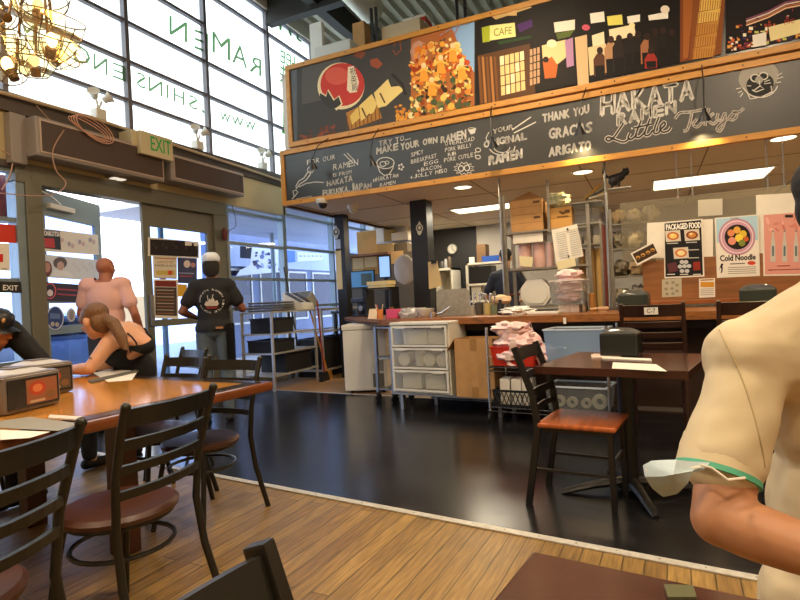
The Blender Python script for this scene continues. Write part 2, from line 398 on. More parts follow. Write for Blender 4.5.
# low ceiling over the kitchen, with its tile joints
struct('ceiling', MB().b2((-4.38, YS + .06, ZC), (4.4, 10.6, ZC + .05)), m_ceil)
j = MB()
for k in range(8): j.b2((-4.3 + k * 1.22, YS + .08, ZC - .004), (-4.285 + k * 1.22, 10.2, ZC))
for k in range(4): j.b2((-4.36, 7.1 + k * 1.22, ZC - .004), (4.3, 7.115 + k * 1.22, ZC))
struct('trim_4', j, mat('ceiling_joint', '8f836d', .8))
struct('trim_5', MB().b2((-4.42, YS + .02, ZC - .03), (-4.37, 10.25, ZC + .06)), mat('soffit_edge', '5a3d26', .6))
struct('wall_soffit', MB().b2((-4.38, YS + .05, ZC + .05), (4.4, YS + .12, 4.25)).b2((-4.38, YS + .12, ZC + .05), (-4.3, 10.6, 4.2)), m_white)
struct('ceiling', MB().b2((-4.38, YS + .05, 4.2), (4.4, 10.6, 4.26)), m_white)
# high metal deck roof
dk = MB(); x = -5.3
while x < 4.5:
    dk.prism([(x, -3.2, 5.95), (x + .08, -3.2, 5.95), (x + .11, -3.2, 6.03), (x + .19, -3.2, 6.03), (x + .19, -3.2, 6.06), (x, -3.2, 6.06)], (0, 13.9, 0)); x += .2
struct('ceiling', dk, mat('metal_roof_deck', 'b9b7a4', .55, .3, var=.08, scale=3))
struct('trim_6', MB().b2((-5.2, 6.95, 5.5), (4.4, 7.1, 5.58)).b2((-5.2, 7.0, 5.58), (4.4, 7.05, 5.95)), mat('dark_steel_beam', '26241f', .6))
struct('trim_7', MB().b2((-4.4, -3, 5.55), (-4.25, 10.6, 5.62)).b2((-4.35, -3, 5.62), (-4.3, 10.6, 5.95)), MATS['dark_steel_beam'])
# wall above / around the big window
W = MB(); W.b2((XW - .12, -3.2, 0), (XW + .05, 2.0, 3.1)).b2((XW - .12, -3.2, 5.75), (XW + .06, 10.6, 6.1)).b2((XW - .12, 10.3, 0), (XW + .05, 10.6, 6.1))
W.b2((XW - .1, 5.85, 0), (XW + .02, 10.3, .12)).b2((XW - .1, -3.2, 3.1), (XW + .05, -1.0, 5.8))
struct('wall_left', W, m_white)
# ---- upper curtain window: white film glass with bars ----
ys = [-1.0, .6, 1.85, 3.1, 4.43, 5.67, 7.02, 8.3, 9.4, 10.3]; zs = [3.2, 3.55, 4.0, 4.45, 4.95, 5.41, 5.75]
g = MB(); g.quad((XW - .03, -1, 3.2), (XW - .03, 10.3, 3.2), (XW - .03, 10.3, 5.75), (XW - .03, -1, 5.75))
win = struct('window_1', g, m_frost)
b = MB()
for y in ys: b.b2((XW - .05, y - .025, 3.2), (XW + .03, y + .025, 5.75))
for z in zs:
    if z == 4.95: b.b2((XW - .04, -1, z - .018), (XW + .02, 5.67, z + .018))
    else: b.b2((XW - .04, -1, z - .018), (XW + .02, 10.3, z + .018))
b.build('window_bars', m_alu_d, win)
# green film lettering stuck on the outside face, seen from behind (so it reads reversed from in here)
A = Art(planeX(XW - .02), lift=.004)
G = '5c7c55'
def mt(s, x0, y0, x1, y1, h0, h1, col=G):
    """mirror text between two baseline ends (left, right in view); h = letter height at either end"""
    A.text(col, s, (x1, y1 - h1), (x0, y0 - h0), (x0, y0), (x1, y1))
for ch, x0, y0, x1, y1, h0, h1 in (('N', 169, 34, 187, 43, 19, 20), ('E', 194, 48, 208, 54, 19, 20), ('M', 212, 52, 230, 61, 21, 22), ('A', 232, 62, 247, 69, 20, 20), ('R', 249, 71, 261, 77, 17, 17)): mt(ch, x0, y0, x1, y1, h0, h1)
for ch, x0, y0, x1, y1, h0, h1 in (('I', 3, 33, 5, 34, 18, 18), ('M', 18, 37, 35, 46, 19, 20), ('U', 48, 50, 62, 55, 19, 19), ('G', 73, 60, 90, 67, 17, 17), ('N', 93, 69, 107, 76, 16, 17), ('E', 112, 77, 125, 82, 15, 15), ('S', 136, 86, 145, 90, 15, 15), ('N', 148, 91, 162, 97, 15, 15), ('I', 166, 98, 168, 99, 14, 14), ('H', 173, 101, 184, 106, 14, 14), ('S', 188, 107, 197, 111, 13, 13), ('.', 201, 112, 204, 114, 3, 3), ('w', 219, 120, 230, 124, 9, 9), ('w', 231, 124, 243, 128, 9, 9), ('w', 244, 128, 255, 132, 9, 9)): mt(ch, x0, y0, x1, y1, h0, h1, '66845f')
mt('新', 275, 28, 305, 46, 34, 34, '4f8548'); mt('撰', 279, 82, 297, 92, 34, 34, '4c8046'); mt('組', 281, 133, 299, 143, 34, 34, '4c8046')
A.build('window_lettering', win, (1, 0, 0))
# ---- header: dark beam, beige fascia, cable runs ----
struct('trim_8', MB().b2((XW - .05, -1.2, 3.02), (XW + .09, 10.3, 3.2), bev=.004), m_header)
struct('wall_fascia', MB().b2((XW - .06, -1.2, 2.58), (XW + .05, 7.24, 3.02)), m_beige)
struct('trim_9', MB().b2((XW - .08, 3.12, 2.40), (XW + .07, 5.83, 2.58), bev=.004), m_frame)
struct('trim_10', MB().b2((XW - .06, -1.2, 2.52), (XW + .07, 3.12, 2.58)), m_header)
# ---- lower windows beyond the doors ----
def window_grid(n, y0, y1, cols, rows, z0, z1, mull=.05):
    g = MB(); g.quad((XW - .03, y0, z0), (XW - .03, y1, z0), (XW - .03, y1, z1), (XW - .03, y0, z1)); w = struct(n, g, m_pane)
    b = MB()
    for y in cols: b.b2((XW - .05, y - mull / 2, z0), (XW + .05, y + mull / 2, z1))
    for z in rows: b.b2((XW - .04, y0, z - .02), (XW + .04, y1, z + .02))
    b.build('window_bars', m_alu, w); return w
window_grid('window_2', 5.86, 7.17, [5.88, 7.15], [.14, 1.13, 1.56, 2.06, 2.5], .12, 2.58)
window_grid('window_3', 7.17, 10.3, [7.19, 8.64, 9.9], [.14, 1.13, 1.56, 2.08, 2.6, 3.05], .12, 3.2)
window_grid('window_4', .2, 3.12, [.22, 1.5], [.14, .75, 1.5, 2.05, 2.5], .12, 2.58)
# ---- door frame, two leaves ----
struct('trim_11', MB().b2((XW - .08, 3.12, 0), (XW + .06, 3.2, 2.42), bev=.006), m_alu)
struct('trim_12', MB().b2((XW - .09, 3.2, 0), (XW + .08, 3.35, 2.42), bev=.006), m_frame)
struct('trim_13', MB().b2((XW - .08, 5.62, 0), (XW + .06, 5.86, 2.42), bev=.006), m_frame)
def door_leaf(name, p, ang, w, m):
    r = root(name, p, ang); r['kind'] = 'structure'
    r_ = MB()      # local: +Y runs along the leaf, x = thickness
    r_.b2((-.02, 0, .02), (.02, .1, 2.4)).b2((-.02, w - .1, .02), (.02, w, 2.4)).b2((-.02, .1, 2.15), (.02, w - .1, 2.4)).b2((-.02, .1, .02), (.02, w - .1, .28)).b2((-.02, .1, .98), (.02, w - .1, 1.06))
    r_.build('door_frame', m, r)
    for z0, z1 in ((.28, .98), (1.06, 2.15)):
        MB().b2((-.004, .1, z0), (.004, w - .1, z1)).build('door_glass', m_pane, r)
    return r
m_leaf = mat('door_leaf_paint', '7f8a84', .45, .2)
dl_open = door_leaf('door_1', (XW - .05, 3.36, 0), math.atan2(.38, .95), 1.02, m_leaf)
dl_shut = door_leaf('door_2', (XW, 4.52, 0), 0, 1.1, m_frame)
MB().b2((-.018, .1, 1.56), (.018, .92, 1.60)).b2((-.018, .1, 1.86), (.018, .92, 1.90)).b2((-.018, .1, 1.29), (.018, .92, 1.325)).build('door_rail', m_leaf, dl_open)
MB().b2((.02, .12, 2.22), (.07, .5, 2.27), bev=.005).tube([(.05, .3, 2.28), (.09, .1, 2.33), (.06, -.1, 2.38)], .008).build('door_closer', m_plas, dl_open)
MB().b2((.02, .03, 1.0), (.05, .08, 1.35)).build('door_handle', m_steel, dl_shut)
MB().b2((.05, -.0, 0), (.09, .04, .04)).build('door_latch', m_steel, dl_shut)

# ================= outdoors beyond the glass =================
struct('ground', MB().b2((-16, -3, -.08), (XW - .1, 16, -.02)), m_concrete)
m_canopy = mat('canopy_underside', 'a9b4cc', .7, var=.05, scale=1)
struct('canopy', MB().b2((-8.6, 6.3, 2.85), (XW - .35, 16, 2.95)).b2((-8.6, 1.2, 2.95), (-6.2, 3.0, 3.05)), m_canopy)
m_shop = mat('blue_grey_shopfront', '7783a3', .7, var=.08, scale=1)
sh = root('shopfront', (-9.0, 12, -.02), label='shop across the covered walkway with shuttered windows and a pale fascia', cat='building')
MB().b2((-9.4, 9.7, -.02), (-9.05, 18, 4.2)).build('wall', m_shop, sh, world=True)
MB().b2((-9.05, 9.7, 2.15), (-8.9, 18, 2.75)).build('fascia', mat('pale_blue_fascia', 'b9c7e6', .7), sh, world=True)
for k, (y0, w) in enumerate(((10.0, 1.0), (11.3, .9), (12.5, .9), (13.7, 1.1), (15.1, 1.0), (16.5, 1.0))):
    f = MB().frame((-9.04, y0, .75), (0, 1, 0), (0, 0, 1), w, 1.35, .05, .05).build('window', m_plas, sh, world=True)
    MB().b2((-9.045, y0 + .05, .8), (-9.035, y0 + w - .05, 2.05)).build('pane', mat('dark_shop_glass', '2b2c4a', .15), f, world=True)
# posts and a street rail out there
for k, y in enumerate((7.2, 10.4, 13.6)):
    tag(MB().cyl((-7.9, y, -.02), (-7.9, y, 2.9), .05).build('canopy_post', m_alu), ['pale post outside the open doorway', 'pale canopy post outside the windows by the shelves', 'pale canopy post furthest along the walkway'][k], 'post', 'canopy posts')
struct('wall_outside', MB().b2((-11.2, 8.2, -.02), (-11.0, 9.55, 1.55)), mat('cream_render', 'e0c8a0', .8))
car = root('parked_car', (-9.4, 5.5, -.02), PI / 2, 'blue car parked on the street seen low through the open door glass', 'car')
cb = MB().surf(lambda u, v: ((u - .5) * 4.3, (v - .5) * 1.7, 0), 2, 2)
cb = MB().box((0, 0, .55), (4.2, 1.72, .5), bev=.14).box((-.15, 0, .98), (2.2, 1.5, .5), bev=.2)
cb.build('car_body', mat('car_blue', '8fa6d0', .25, .3, coat=.5), car, smooth=True)
for sx in (-1.3, 1.3):
    for sy in (-.8, .8): MB().cyl((sx, sy - .1, .32), (sx, sy + .1, .32), .32, seg=24, bev=.03).build('wheel', m_rubber, car)
for sy in (-.76, .76): MB().b2((-1.05, sy - .01, .86), (.75, sy + .01, 1.14)).build('car_window', mat('car_glass', '23283a', .1), car)

# ================= black columns at the counter =================
for k, (p, w) in enumerate((((-4.27, 7.36), .16), ((-2.83, 7.08), .24))):
    struct('column', MB().b2((p[0] - w / 2, p[1] - w / 2, 0), (p[0] + w / 2, p[1] + w / 2, ZC), bev=.006), m_black)

# ================= light and camera =================
w = bpy.data.worlds.new('world'); bpy.context.scene.world = w; w.use_nodes = True; nt = w.node_tree
bg = nt.nodes['Background']; bg.inputs[0].default_value = lin('eef4ff'); bg.inputs[1].default_value = 5
def area(name, loc, size, power, col, rot=(0, 0, 0), sy=None, spread=None):
    l = bpy.data.lights.new(name, 'AREA'); l.energy = power; l.color = lin(col)[:3]; l.shape = 'RECTANGLE'; l.size = size; l.size_y = sy or size
    if spread: l.spread = spread
    o = bpy.data.objects.new(name, l); C.objects.link(o); o.location = loc; o.rotation_euler = rot; return o
for k, (y0, y1, z0, z1) in enumerate(((-1, 10.3, 3.2, 5.75), (5.86, 10.3, .12, 2.58), (.2, 3.1, .12, 2.58), (3.35, 5.6, 0, 2.4))):
    o = area('window_daylight', (XW - .2, (y0 + y1) / 2, (z0 + z1) / 2), z1 - z0, 1, 'ffffff', (0, PI / 2, 0), y1 - y0); o.data.cycles.is_portal = True; o.rotation_euler = (0, -PI / 2, 0)
for x, y, p in ((-3.2, .3, 90), (-.4, 1.6, 60), (1.6, 2.6, 100), (-1.2, 4.4, 90), (2.2, 0, 90), (0, -1.5, 90)):  # unseen overhead lights added for general dining illumination, no fixtures built
    l = area('added_dining_light', (x, y, 4.6), .35, p, 'ffe2bc')
for x, y, sx, sy in ((-2.15, 8.22, 1.1, .45), (.75, 8.0, 1.2, .7), (-3.0, 9.4, 1.1, .5), (2.6, 8.0, 1.2, .7)):  # last two have no ceiling panel, added to brighten the kitchen
    area('troffer_and_added_lamp', (x, y, ZC - .04), sx, 32, 'fff0d4', sy=sy)
for k, (x, y) in enumerate(((-2.03, 6.55), (-.63, 6.6), (1.21, 6.4), (-3.3, 8.1))):
    area('downlight_lamp', (x, y, ZC - .03), .12, 12, 'ffdca0')
s = bpy.context.scene
cam = bpy.data.cameras.new('camera'); cam.sensor_width = 36; cam.lens = 36 * F_ / 800; cam.clip_start = .05
co = bpy.data.objects.new('camera', cam); C.objects.link(co); s.camera = co
R0 = V((CY, SY, 0)); Fw = V((-SY, CY, 0)); Z = V((0, 0, 1)); Xc = R0 * CR - Z * SR; Yc = R0 * SR + Z * CR
mw = M4((Xc, Yc, -Fw)).transposed().to_4x4(); mw.translation = (0, 0, H_); co.matrix_world = mw
s.view_settings.view_transform = 'Standard'; s.view_settings.look = 'None'; s.view_settings.gamma = 1; s.view_settings.exposure = 0; s.view_settings.use_curve_mapping = False
s.cycles.use_denoising = True; s.cycles.max_bounces = 7; s.cycles.transparent_max_bounces = 14; s.cycles.sample_clamp_indirect = 6; s.cycles.caustics_reflective = False; s.cycles.caustics_refractive = False
# ================= the two signs over the counter =================
def film_mat():
    m = bpy.data.materials.new('translucent_window_film'); m.use_nodes = True; nt = m.node_tree; nt.nodes.clear()
    a = nt.nodes.new('ShaderNodeAttribute'); a.attribute_name = 'ink'; t = nt.nodes.new('ShaderNodeBsdfTransparent'); d = nt.nodes.new('ShaderNodeBsdfDiffuse'); x = nt.nodes.new('ShaderNodeMixShader'); o = nt.nodes.new('ShaderNodeOutputMaterial')
    x.inputs[0].default_value = .5
    for q in (t, d): nt.links.new(a.outputs['Color'], q.inputs[0])
    nt.links.new(t.outputs[0], x.inputs[1]); nt.links.new(d.outputs[0], x.inputs[2]); nt.links.new(x.outputs[0], o.inputs[0]); return m
FILM = film_mat()
for o in bpy.data.objects:
    if o.name == 'window_lettering': o.data.materials[0] = FILM
XR = 3.2
def sign(name, x0, z0, z1, y, label, board):
    r = root(name, ((x0 + XR) / 2, y, z0), label=label, cat='sign')
    MB().b2((x0 + .02, y - .012, z0 + .02), (XR - .02, y + .03, z1 - .02)).build('board', board, r, world=True)
    f = MB().b2((x0, y - .035, z0), (XR, y + .03, z0 + .062), bev=.004).b2((x0, y - .035, z1 - .062), (XR, y + .03, z1), bev=.004)
    f.b2((x0, y - .035, z0 + .062), (x0 + .06, y + .03, z1 - .062), bev=.004).b2((XR - .06, y - .035, z0 + .062), (XR, y + .03, z1 - .062), bev=.004)
    f.build('frame', m_pine, r, world=True)
    s = MB(); x = x0 + .3
    while x < XR: s.cyl((x, y - .038, z0 + .03), (x, y - .034, z0 + .03), .008, seg=8).cyl((x, y - .038, z1 - .03), (x, y - .034, z1 - .03), .008, seg=8); x += .62
    s.build('screw', m_black, r, world=True); return r
m_slate = mat('chalkboard_black', '2b2d2c', .36, var=.12, scale=1.2, spec=.7)
m_banner = mat('banner_vinyl', '3a3836', .25, var=.08, scale=1.5, bump=.25, bscale=2.2)
chalk = sign('chalkboard_sign', -4.38, 2.47, 3.2, YS - .05, 'long black chalkboard sign in a pine frame lettered with ramen greetings', m_slate)
photo = sign('photo_banner', -4.25, 3.235, 4.31, YS - .02, 'long photo banner in a pine frame above the chalkboard with lantern and night street', m_banner)
P = planeY(YS - .065)
W_ = 'd9d6cc'
A = Art(P, lift=.0008, step=.0002); A.hold = True; R = random.Random(3)
def T(s, x0, y0, x1, y1, h0, h1=None, col=W_, bold=.0, shear=0, jit=1):
    """hand lettering along a baseline, every letter a little off"""
    h1 = h0 if h1 is None else h1; n = len(s); ws = [(.3 if ch == 'I' else .45 if ch in "il.,'!" else 1.0) if ch != ' ' else .6 for ch in s]; tot = sum(ws); acc = 0
    dx, dy = x1 - x0, y1 - y0
    for ch, w in zip(s, ws):
        a, b = acc / tot, (acc + w * .82) / tot; acc += w
        if ch == ' ': continue
        h = h0 + (h1 - h0) * a; j = [R.uniform(-.06, .06) * h * jit for _ in range(4)]
        bl = (x0 + dx * a, y0 + dy * a + j[0]); br = (x0 + dx * b, y0 + dy * b + j[1]); hh = h * (1 if ch.isupper() or ch in 'ltkdbh' else (.7 if ch not in '.,' else .2))
        A.text(col, ch, (bl[0] + shear * h + j[2], bl[1] - hh), (br[0] + shear * h + j[2], br[1] - hh + j[3]), br, bl, bold=bold)
T('FOR OUR', 307, 165, 336, 159, 4.8); T('RAMEN', 333, 170.5, 359, 165, 6); T('IS FROM', 333, 177, 352, 173.5, 3.6); T('HAKATA', 327, 186.3, 353, 181, 4.6, 6, bold=.3)
T('FUKUOKA,', 323, 196, 350, 191.5, 5.6, bold=.3); T('JAPAN', 351, 191.5, 372, 187.5, 7.5, 4, bold=.35)
A.line(W_, [(292, 199), (295, 196), (298, 192), (296, 190), (293, 191), (294, 196)], .9); A.line(W_, [(296, 189), (300, 184), (306, 180), (310, 175), (311, 171), (308, 172), (304, 178), (299, 181), (296, 186)], 1, True)
A.line(W_, [(299, 187), (306, 183.5), (315, 182), (324, 182.5)], .9); A.line(W_, [(296, 199), (312, 196)], .5); A.ring(W_, 310.5, 170, 3, 3, .7)
A.line(W_, [(344, 154), (353, 163)], .9); A.line(W_, [(347, 153), (355, 161)], .7)
A.ring(W_, 385.5, 163, 8.7, 5.6, .9); A.line(W_, [(377.5, 165.5), (380, 172), (384.5, 175.5), (389.5, 174), (393, 168), (394, 162)], .9); A.ring(W_, 383, 164, 3, 2.4, .8); A.ring(W_, 387, 162.5, 2, 1.5, .6)
T('"HAKATA"', 373, 182.5, 399, 177, 4.6); T('RAMEN', 380, 187, 396, 183.5, 3.6)
T('TRY TO...', 379, 146.5, 411, 139, 5.2, bold=.15); T('MAKE', 376.5, 154.5, 399, 149.5, 6.5, bold=.35); T('YOUR', 401, 150.5, 420, 146, 6.5, bold=.35); T('OWN', 423, 145.5, 438, 142.5, 6, bold=.35); T('RAMEN', 441, 143, 467, 137.5, 6, 9, bold=.4)
for a in range(5): A.ell(W_, 401 + 2.2 * math.cos(a * 1.256), 167 + 2.6 * math.sin(a * 1.256), 1.1, 1.1, 8)
T('SPICY', 411, 157, 424, 153.5, 4.2); T('BREAKFAST', 411, 164, 437, 157.5, 4.2); T('EGG', 424, 166, 439, 162.5, 3.8); T('+BACON', 417, 172.5, 442, 168, 3.8); T('+JOLLY MISO', 410, 179, 448, 172, 4)
T('OVERLOAD', 445, 146, 475, 140.5, 4.2); T('PORK BELLY', 445, 152, 472, 147, 4); T('RIB', 448, 156.5, 457, 154.8, 3.4); T('PORK CUTLET', 444, 162.5, 477, 156, 4.2)
A.line(W_, [(464 + (10.5 if k % 2 else 7.6) * math.cos(k * PI / 12), 168.5 + (6.6 if k % 2 else 4.6) * math.sin(k * PI / 12)) for k in range(24)], .8, True); A.ring(W_, 461, 168.5, 2.6, 2.8, 1); A.ring(W_, 467, 168, 2.6, 2.8, 1)
A.ring(W_, 478, 150, 2.6, 2, .8); A.ring(W_, 478, 157, 2.4, 1.9, .8); A.poly(W_, [(468, 130), (476, 128), (475, 133), (471, 134.5)]); A.ring(W_, 472, 129, 4, 1.2, .5)
T('YOUR', 493, 134, 514, 128.5, 4.5, bold=.2); T('ORIGINAL', 484, 147.5, 528, 139, 6.5, bold=.5); A.ring(W_, 502, 146, 13, 9, 1, 24, 0, PI); A.line(W_, [(489, 146), (486, 138), (489, 132)], .8); A.ring(W_, 502, 147, 8, 5.5, .7, 16, 0, PI)
A.line(W_, [(514, 133), (536, 122)], 1.2); A.line(W_, [(512, 130), (531, 117)], 1.2); T('RAMEN', 489, 165.5, 523, 157.5, 8.5, bold=.7)
T('THANK YOU', 543, 122.5, 590, 113, 8, bold=.5); T('GRACIAS', 549, 139, 593, 131.5, 10, bold=.55); T('ARIGATO', 549, 157, 592, 149, 9, bold=.55)
T('HAKATA', 601, 116, 696, 98, 20, 18.5, bold=1.3, jit=.6); T('RAMEN', 617, 126, 678, 112, 11.5, bold=.9, jit=.6)
def smooth2(p, n=5):
    o = []
    for i in range(len(p) - 1):
        a, b, c, d = p[max(i - 1, 0)], p[i], p[i + 1], p[min(i + 2, len(p) - 1)]
        for k in range(n):
            t = k / n; o.append(tuple(.5 * (2 * b[j] + (c[j] - a[j]) * t + (2 * a[j] - 5 * b[j] + 4 * c[j] - d[j]) * t * t + (3 * b[j] - a[j] - 3 * c[j] + d[j]) * t ** 3) for j in (0, 1)))
    return o + [tuple(p[-1])]
def script(strokes, w=3.4):
    strokes = [smooth2(s) for s in strokes]
    for s in strokes: A.line('cfc9c0', s, w)
    A.hold = False; A.k = 3; A.hold = True
    for s in strokes: A.line('2b2d2c', s, w - 1.7)
script([[(623, 124), (619, 130), (614, 137), (609, 141), (606, 139), (609, 137), (616, 140), (624, 142), (630, 138)], [(630, 133), (628, 138), (632, 139), (637, 134)], [(641, 121), (637, 131), (636, 137), (640, 137), (645, 132)], [(634, 128), (652, 124)], [(650, 119), (646, 129), (645, 135), (649, 135), (653, 130)], [(659, 117), (655, 127), (654, 133), (658, 133), (661, 129), (665, 125), (664, 122), (660, 127), (662, 132), (668, 131), (671, 127)]])
A.ell('cfc9c0', 632, 128.5, 1.1, 1.1, 8)
script([[(675, 119), (680, 113), (690, 112), (701, 110), (706, 108)], [(692, 112), (690, 122), (687, 130), (683, 131)], [(697, 119), (693, 124), (697, 127), (702, 122), (698, 118)], [(709, 108), (706, 118), (705, 126)], [(714, 113), (708, 119), (713, 124), (717, 121)], [(718, 113), (717, 119), (721, 120), (725, 113), (724, 124), (720, 131), (717, 129), (722, 123), (730, 118)], [(733, 113), (729, 118), (733, 120), (737, 115), (733, 112), (739, 112), (744, 108)]], 3.0)
# chalk animal face
A.hold = False
c0 = (759, 80); A.ell('a9a69c', 758.5, 77, 20.5, 15.5, 30, -.3); A.ell('2b2d2c', 760, 84.5, 14, 11, 24, -.25)
A.ring(W_, 755, 78, 4.2, 3.6, 1.3); A.ring(W_, 763.5, 76, 4.2, 3.6, 1.3); A.ell('a9a69c', 759, 80, 4, 4, 12); A.line(W_, [(759, 81), (760, 86), (764, 89), (756, 92), (752, 90)], 1.1); A.line(W_, [(760, 86), (756, 89), (753, 91)], 1.1)
A.ring(W_, 760, 82, 18, 15.5, 1.2, 22, .25, 2.75); A.line(W_, [(747, 92), (750, 99), (757, 98)], 1.2); A.line(W_, [(762, 97), (772, 92), (771, 86)], 1.2)
for q in (((777, 76), (782, 73)), ((777, 79), (783, 77)), ((776, 83), (781, 82)), ((741, 88), (736, 89)), ((742, 91), (738, 93)), ((743, 93), (740, 97)), ((730, 72), (745, 68)), ((764, 82), (770, 80)), ((764, 84), (771, 83)), ((751, 86), (747, 86))): A.line(W_, list(q), .9)
A.build('chalk_lettering', chalk, (0, -1, 0))

# printed pictures on the banner, one sheet after another
B = Art(planeY(YS - .034), lift=.0008, step=.00002); R = random.Random(5)
def yt(x): return 67 - .268 * (x - 291) + 4     # printed area between the frame bars, in view
def yb(x): return 147.5 - .2076 * (x - 292) - 4
def q(col, x0, x1, t0=0, t1=1):
    f = lambda x, t: yt(x) * (1 - t) + yb(x) * t
    B.poly(col, [(x0, f(x0, t0)), (x1, f(x1, t0)), (x1, f(x1, t1)), (x0, f(x0, t1))])
def qp(col, pts): B.poly(col, [(x, yt(x) * (1 - t) + yb(x) * t) for x, t in pts])
q('474542', 297, 411); q('5c5954', 302, 340, 0, .5)
for k in range(26): x = R.uniform(300, 335); B.ell(R.choice(('8c4a32', '6a4030')), x, yb(x) - R.uniform(0, 9), R.uniform(.8, 2.5), R.uniform(1, 4), 6)
B.ell('f2dfae', 341, 86, 23.5, 23.5, 28); B.ell('cf4034', 342.5, 84.5, 22, 21.5, 28); B.ell('e0604a', 337, 76, 12, 9, 16)
B.poly('3f3c39', [(320, 92), (326, 96), (328, 90), (334, 100), (339, 96), (342, 104), (336, 108), (330, 109), (324, 104), (320, 98)])
B.line('f2dfae', [(320, 92), (326, 96), (328, 90), (334, 100), (339, 96), (342, 104), (336, 110)], 1.6)
B.poly('f3e2c0', [(348, 67), (354, 66), (359, 82), (357, 92), (350, 93), (347, 90)])
for k, ch in enumerate('祇英殿'): B.text('35221c', ch, (349.5 + k, 68 + k * 8), (355.5 + k, 67 + k * 8), (356.5 + k, 74.5 + k * 8), (350 + k, 75.5 + k * 8))
B.poly('b5803a', [(346, 113), (376, 98), (382, 118), (350, 130)]);
for k in range(9): x = 347 + k * 4; B.line('7a4a22', [(x, 116 - k * 1.2), (x + 1, 130 - k)], 1)
B.poly('e8c568', [(350, 116), (358, 107), (360, 118), (352, 125)]); B.poly('f0d27a', [(359, 106), (372, 94), (377, 104), (374, 112), (361, 121)]); B.poly('f3d98a', [(374, 93), (388, 79), (391, 87), (399, 86), (404, 90), (386, 106), (378, 108)])
B.line('5d3a22', [(362, 108), (366, 117), (370, 114)], 1.6); B.line('5d3a22', [(380, 93), (385, 103)], 1.6); B.line('33302c', [(392, 74), (402, 84), (406, 95)], 3)
B.line('a4552f', [(394, 46), (396, 40), (400, 42), (401, 50), (396, 55), (393, 50)], 1); B.poly('8a4a30', [(353, 56), (360, 50), (366, 53), (362, 59)]); B.poly('a35537', [(370, 60), (377, 58), (383, 64), (378, 69), (371, 66)])
for k in range(30): B.ell(R.choice(('d38a30', '8a4a25', 'e0a040')), R.uniform(395, 410), R.uniform(105, 120), R.uniform(1, 2.4), R.uniform(1, 3), 6)
# float piled with gilded figures
q('b06a38', 411, 474.5); qp('8fb6e0', [(452, 0), (474.5, 0), (474.5, .6), (466, .5), (458, .2)]); B.ell('c08a70', 419, 52, 9, 12, 8); B.ell('cf9c80', 419, 51, 7, 10, 8)
for k in range(430):
    t = R.random(); x = R.uniform(411, 474); lim = .12 + max(0, (x - 452)) * .022 + max(0, 420 - x) * .02
    t = lim + (1 - lim) * R.random()
    y = yt(x) * (1 - t) + yb(x) * t; s = R.uniform(1.2, 4)
    pal = ('f0a83c', 'e2812c', 'f6cf6a', 'c8521e', 'ffe39a', 'a83e16', 'e89a44', '5c4a28') if t < .6 else ('e9b84e', '6f7440', 'f4e2a4', '9c4a1c', '4d5a3a', 'f0c96a', '3d2a1a', 'd98a3a')
    if x + s > 474: continue
    B.ell(R.choice(pal), x, min(y, yb(x) - s * .8), s, s * R.uniform(.4, 1.1), 6, R.uniform(0, 3))
for (x, y) in ((424, 68), (441, 60), (453, 48), (432, 82), (462, 66)):
    B.poly('f2a43c', [(x - 4, y + 14), (x + 5, y + 14), (x + 3, y), (x - 3, y)]); B.ell('f7d8a0', x, y - 2, 2.6, 3, 10); B.line('f5c25a', [(x - 8, y + 6), (x, y + 1), (x + 8, y + 5)], 2)
B.line('8f9fb8', [(440, 36), (455, 27), (470, 24)], .8); B.line('c8602c', [(436, 44), (447, 30)], .8); B.line('c8602c', [(452, 40), (459, 26)], .8)
# night street stalls
q('17130f', 476, 575); B.poly('caa96a', [(492, 17), (530, 6), (532, 8), (496, 20)]); B.rect('d9b274', 508, 9, 517, 16)
B.poly('a8b52a', [(482, 28), (490, 26), (490, 42), (483, 43)]); B.poly('f4ee9a', [(490, 26), (515, 23), (516, 37), (490, 41)]); B.text('8a7a20', 'CAFE', (494, 29), (512, 27), (512, 34), (494, 37)); B.poly('4b2468', [(517, 25), (532, 20), (533, 27), (520, 33)]); B.poly('22401c', [(497, 42), (530, 36), (533, 38), (500, 45)])
B.poly('5a3a1c', [(478, 56), (530, 44), (536, 96), (480, 105)])
for k in range(5): x = 479 + k * 4; B.line('b0763a' if k % 2 else '7a4c22', [(x, 57), (x + 3, 103)], 2.2)
for i in range(5):
    for k in range(4):
        x, y = 500 + i * 5 + k * .4, 57 - i * 1.2 + k * 10; B.poly('f6cf8c' if (i + k) % 4 else 'fbe6b8', [(x, y), (x + 4, y - 1), (x + 4.4, y + 8), (x + .4, y + 9)])
for i in range(3):
    for k in range(5): x, y = 530 + i * 3.6, 50 + k * 7.4 - i; B.poly('c9a078', [(x, y), (x + 2.6, y - .6), (x + 2.8, y + 5.6), (x + .2, y + 6.4)])
B.poly('f7d79a', [(542, 46), (566, 40), (566, 58), (556, 66), (543, 60)]); B.ell('fff0c4', 552, 44, 5, 4); B.poly('c86a2c', [(543, 62), (552, 57), (558, 66), (556, 78), (545, 79)]); B.ell('2a1a12', 546, 60, 3, 3); B.poly('b88ab0', [(565, 41), (573, 38), (574, 66), (567, 68)])
B.poly('f3ecd8', [(554, 23), (575, 20), (576, 30), (555, 33)]); B.poly('5a6a2c', [(556, 34), (575, 30), (570, 37), (558, 40)])
q('120d0a', 575, 680)
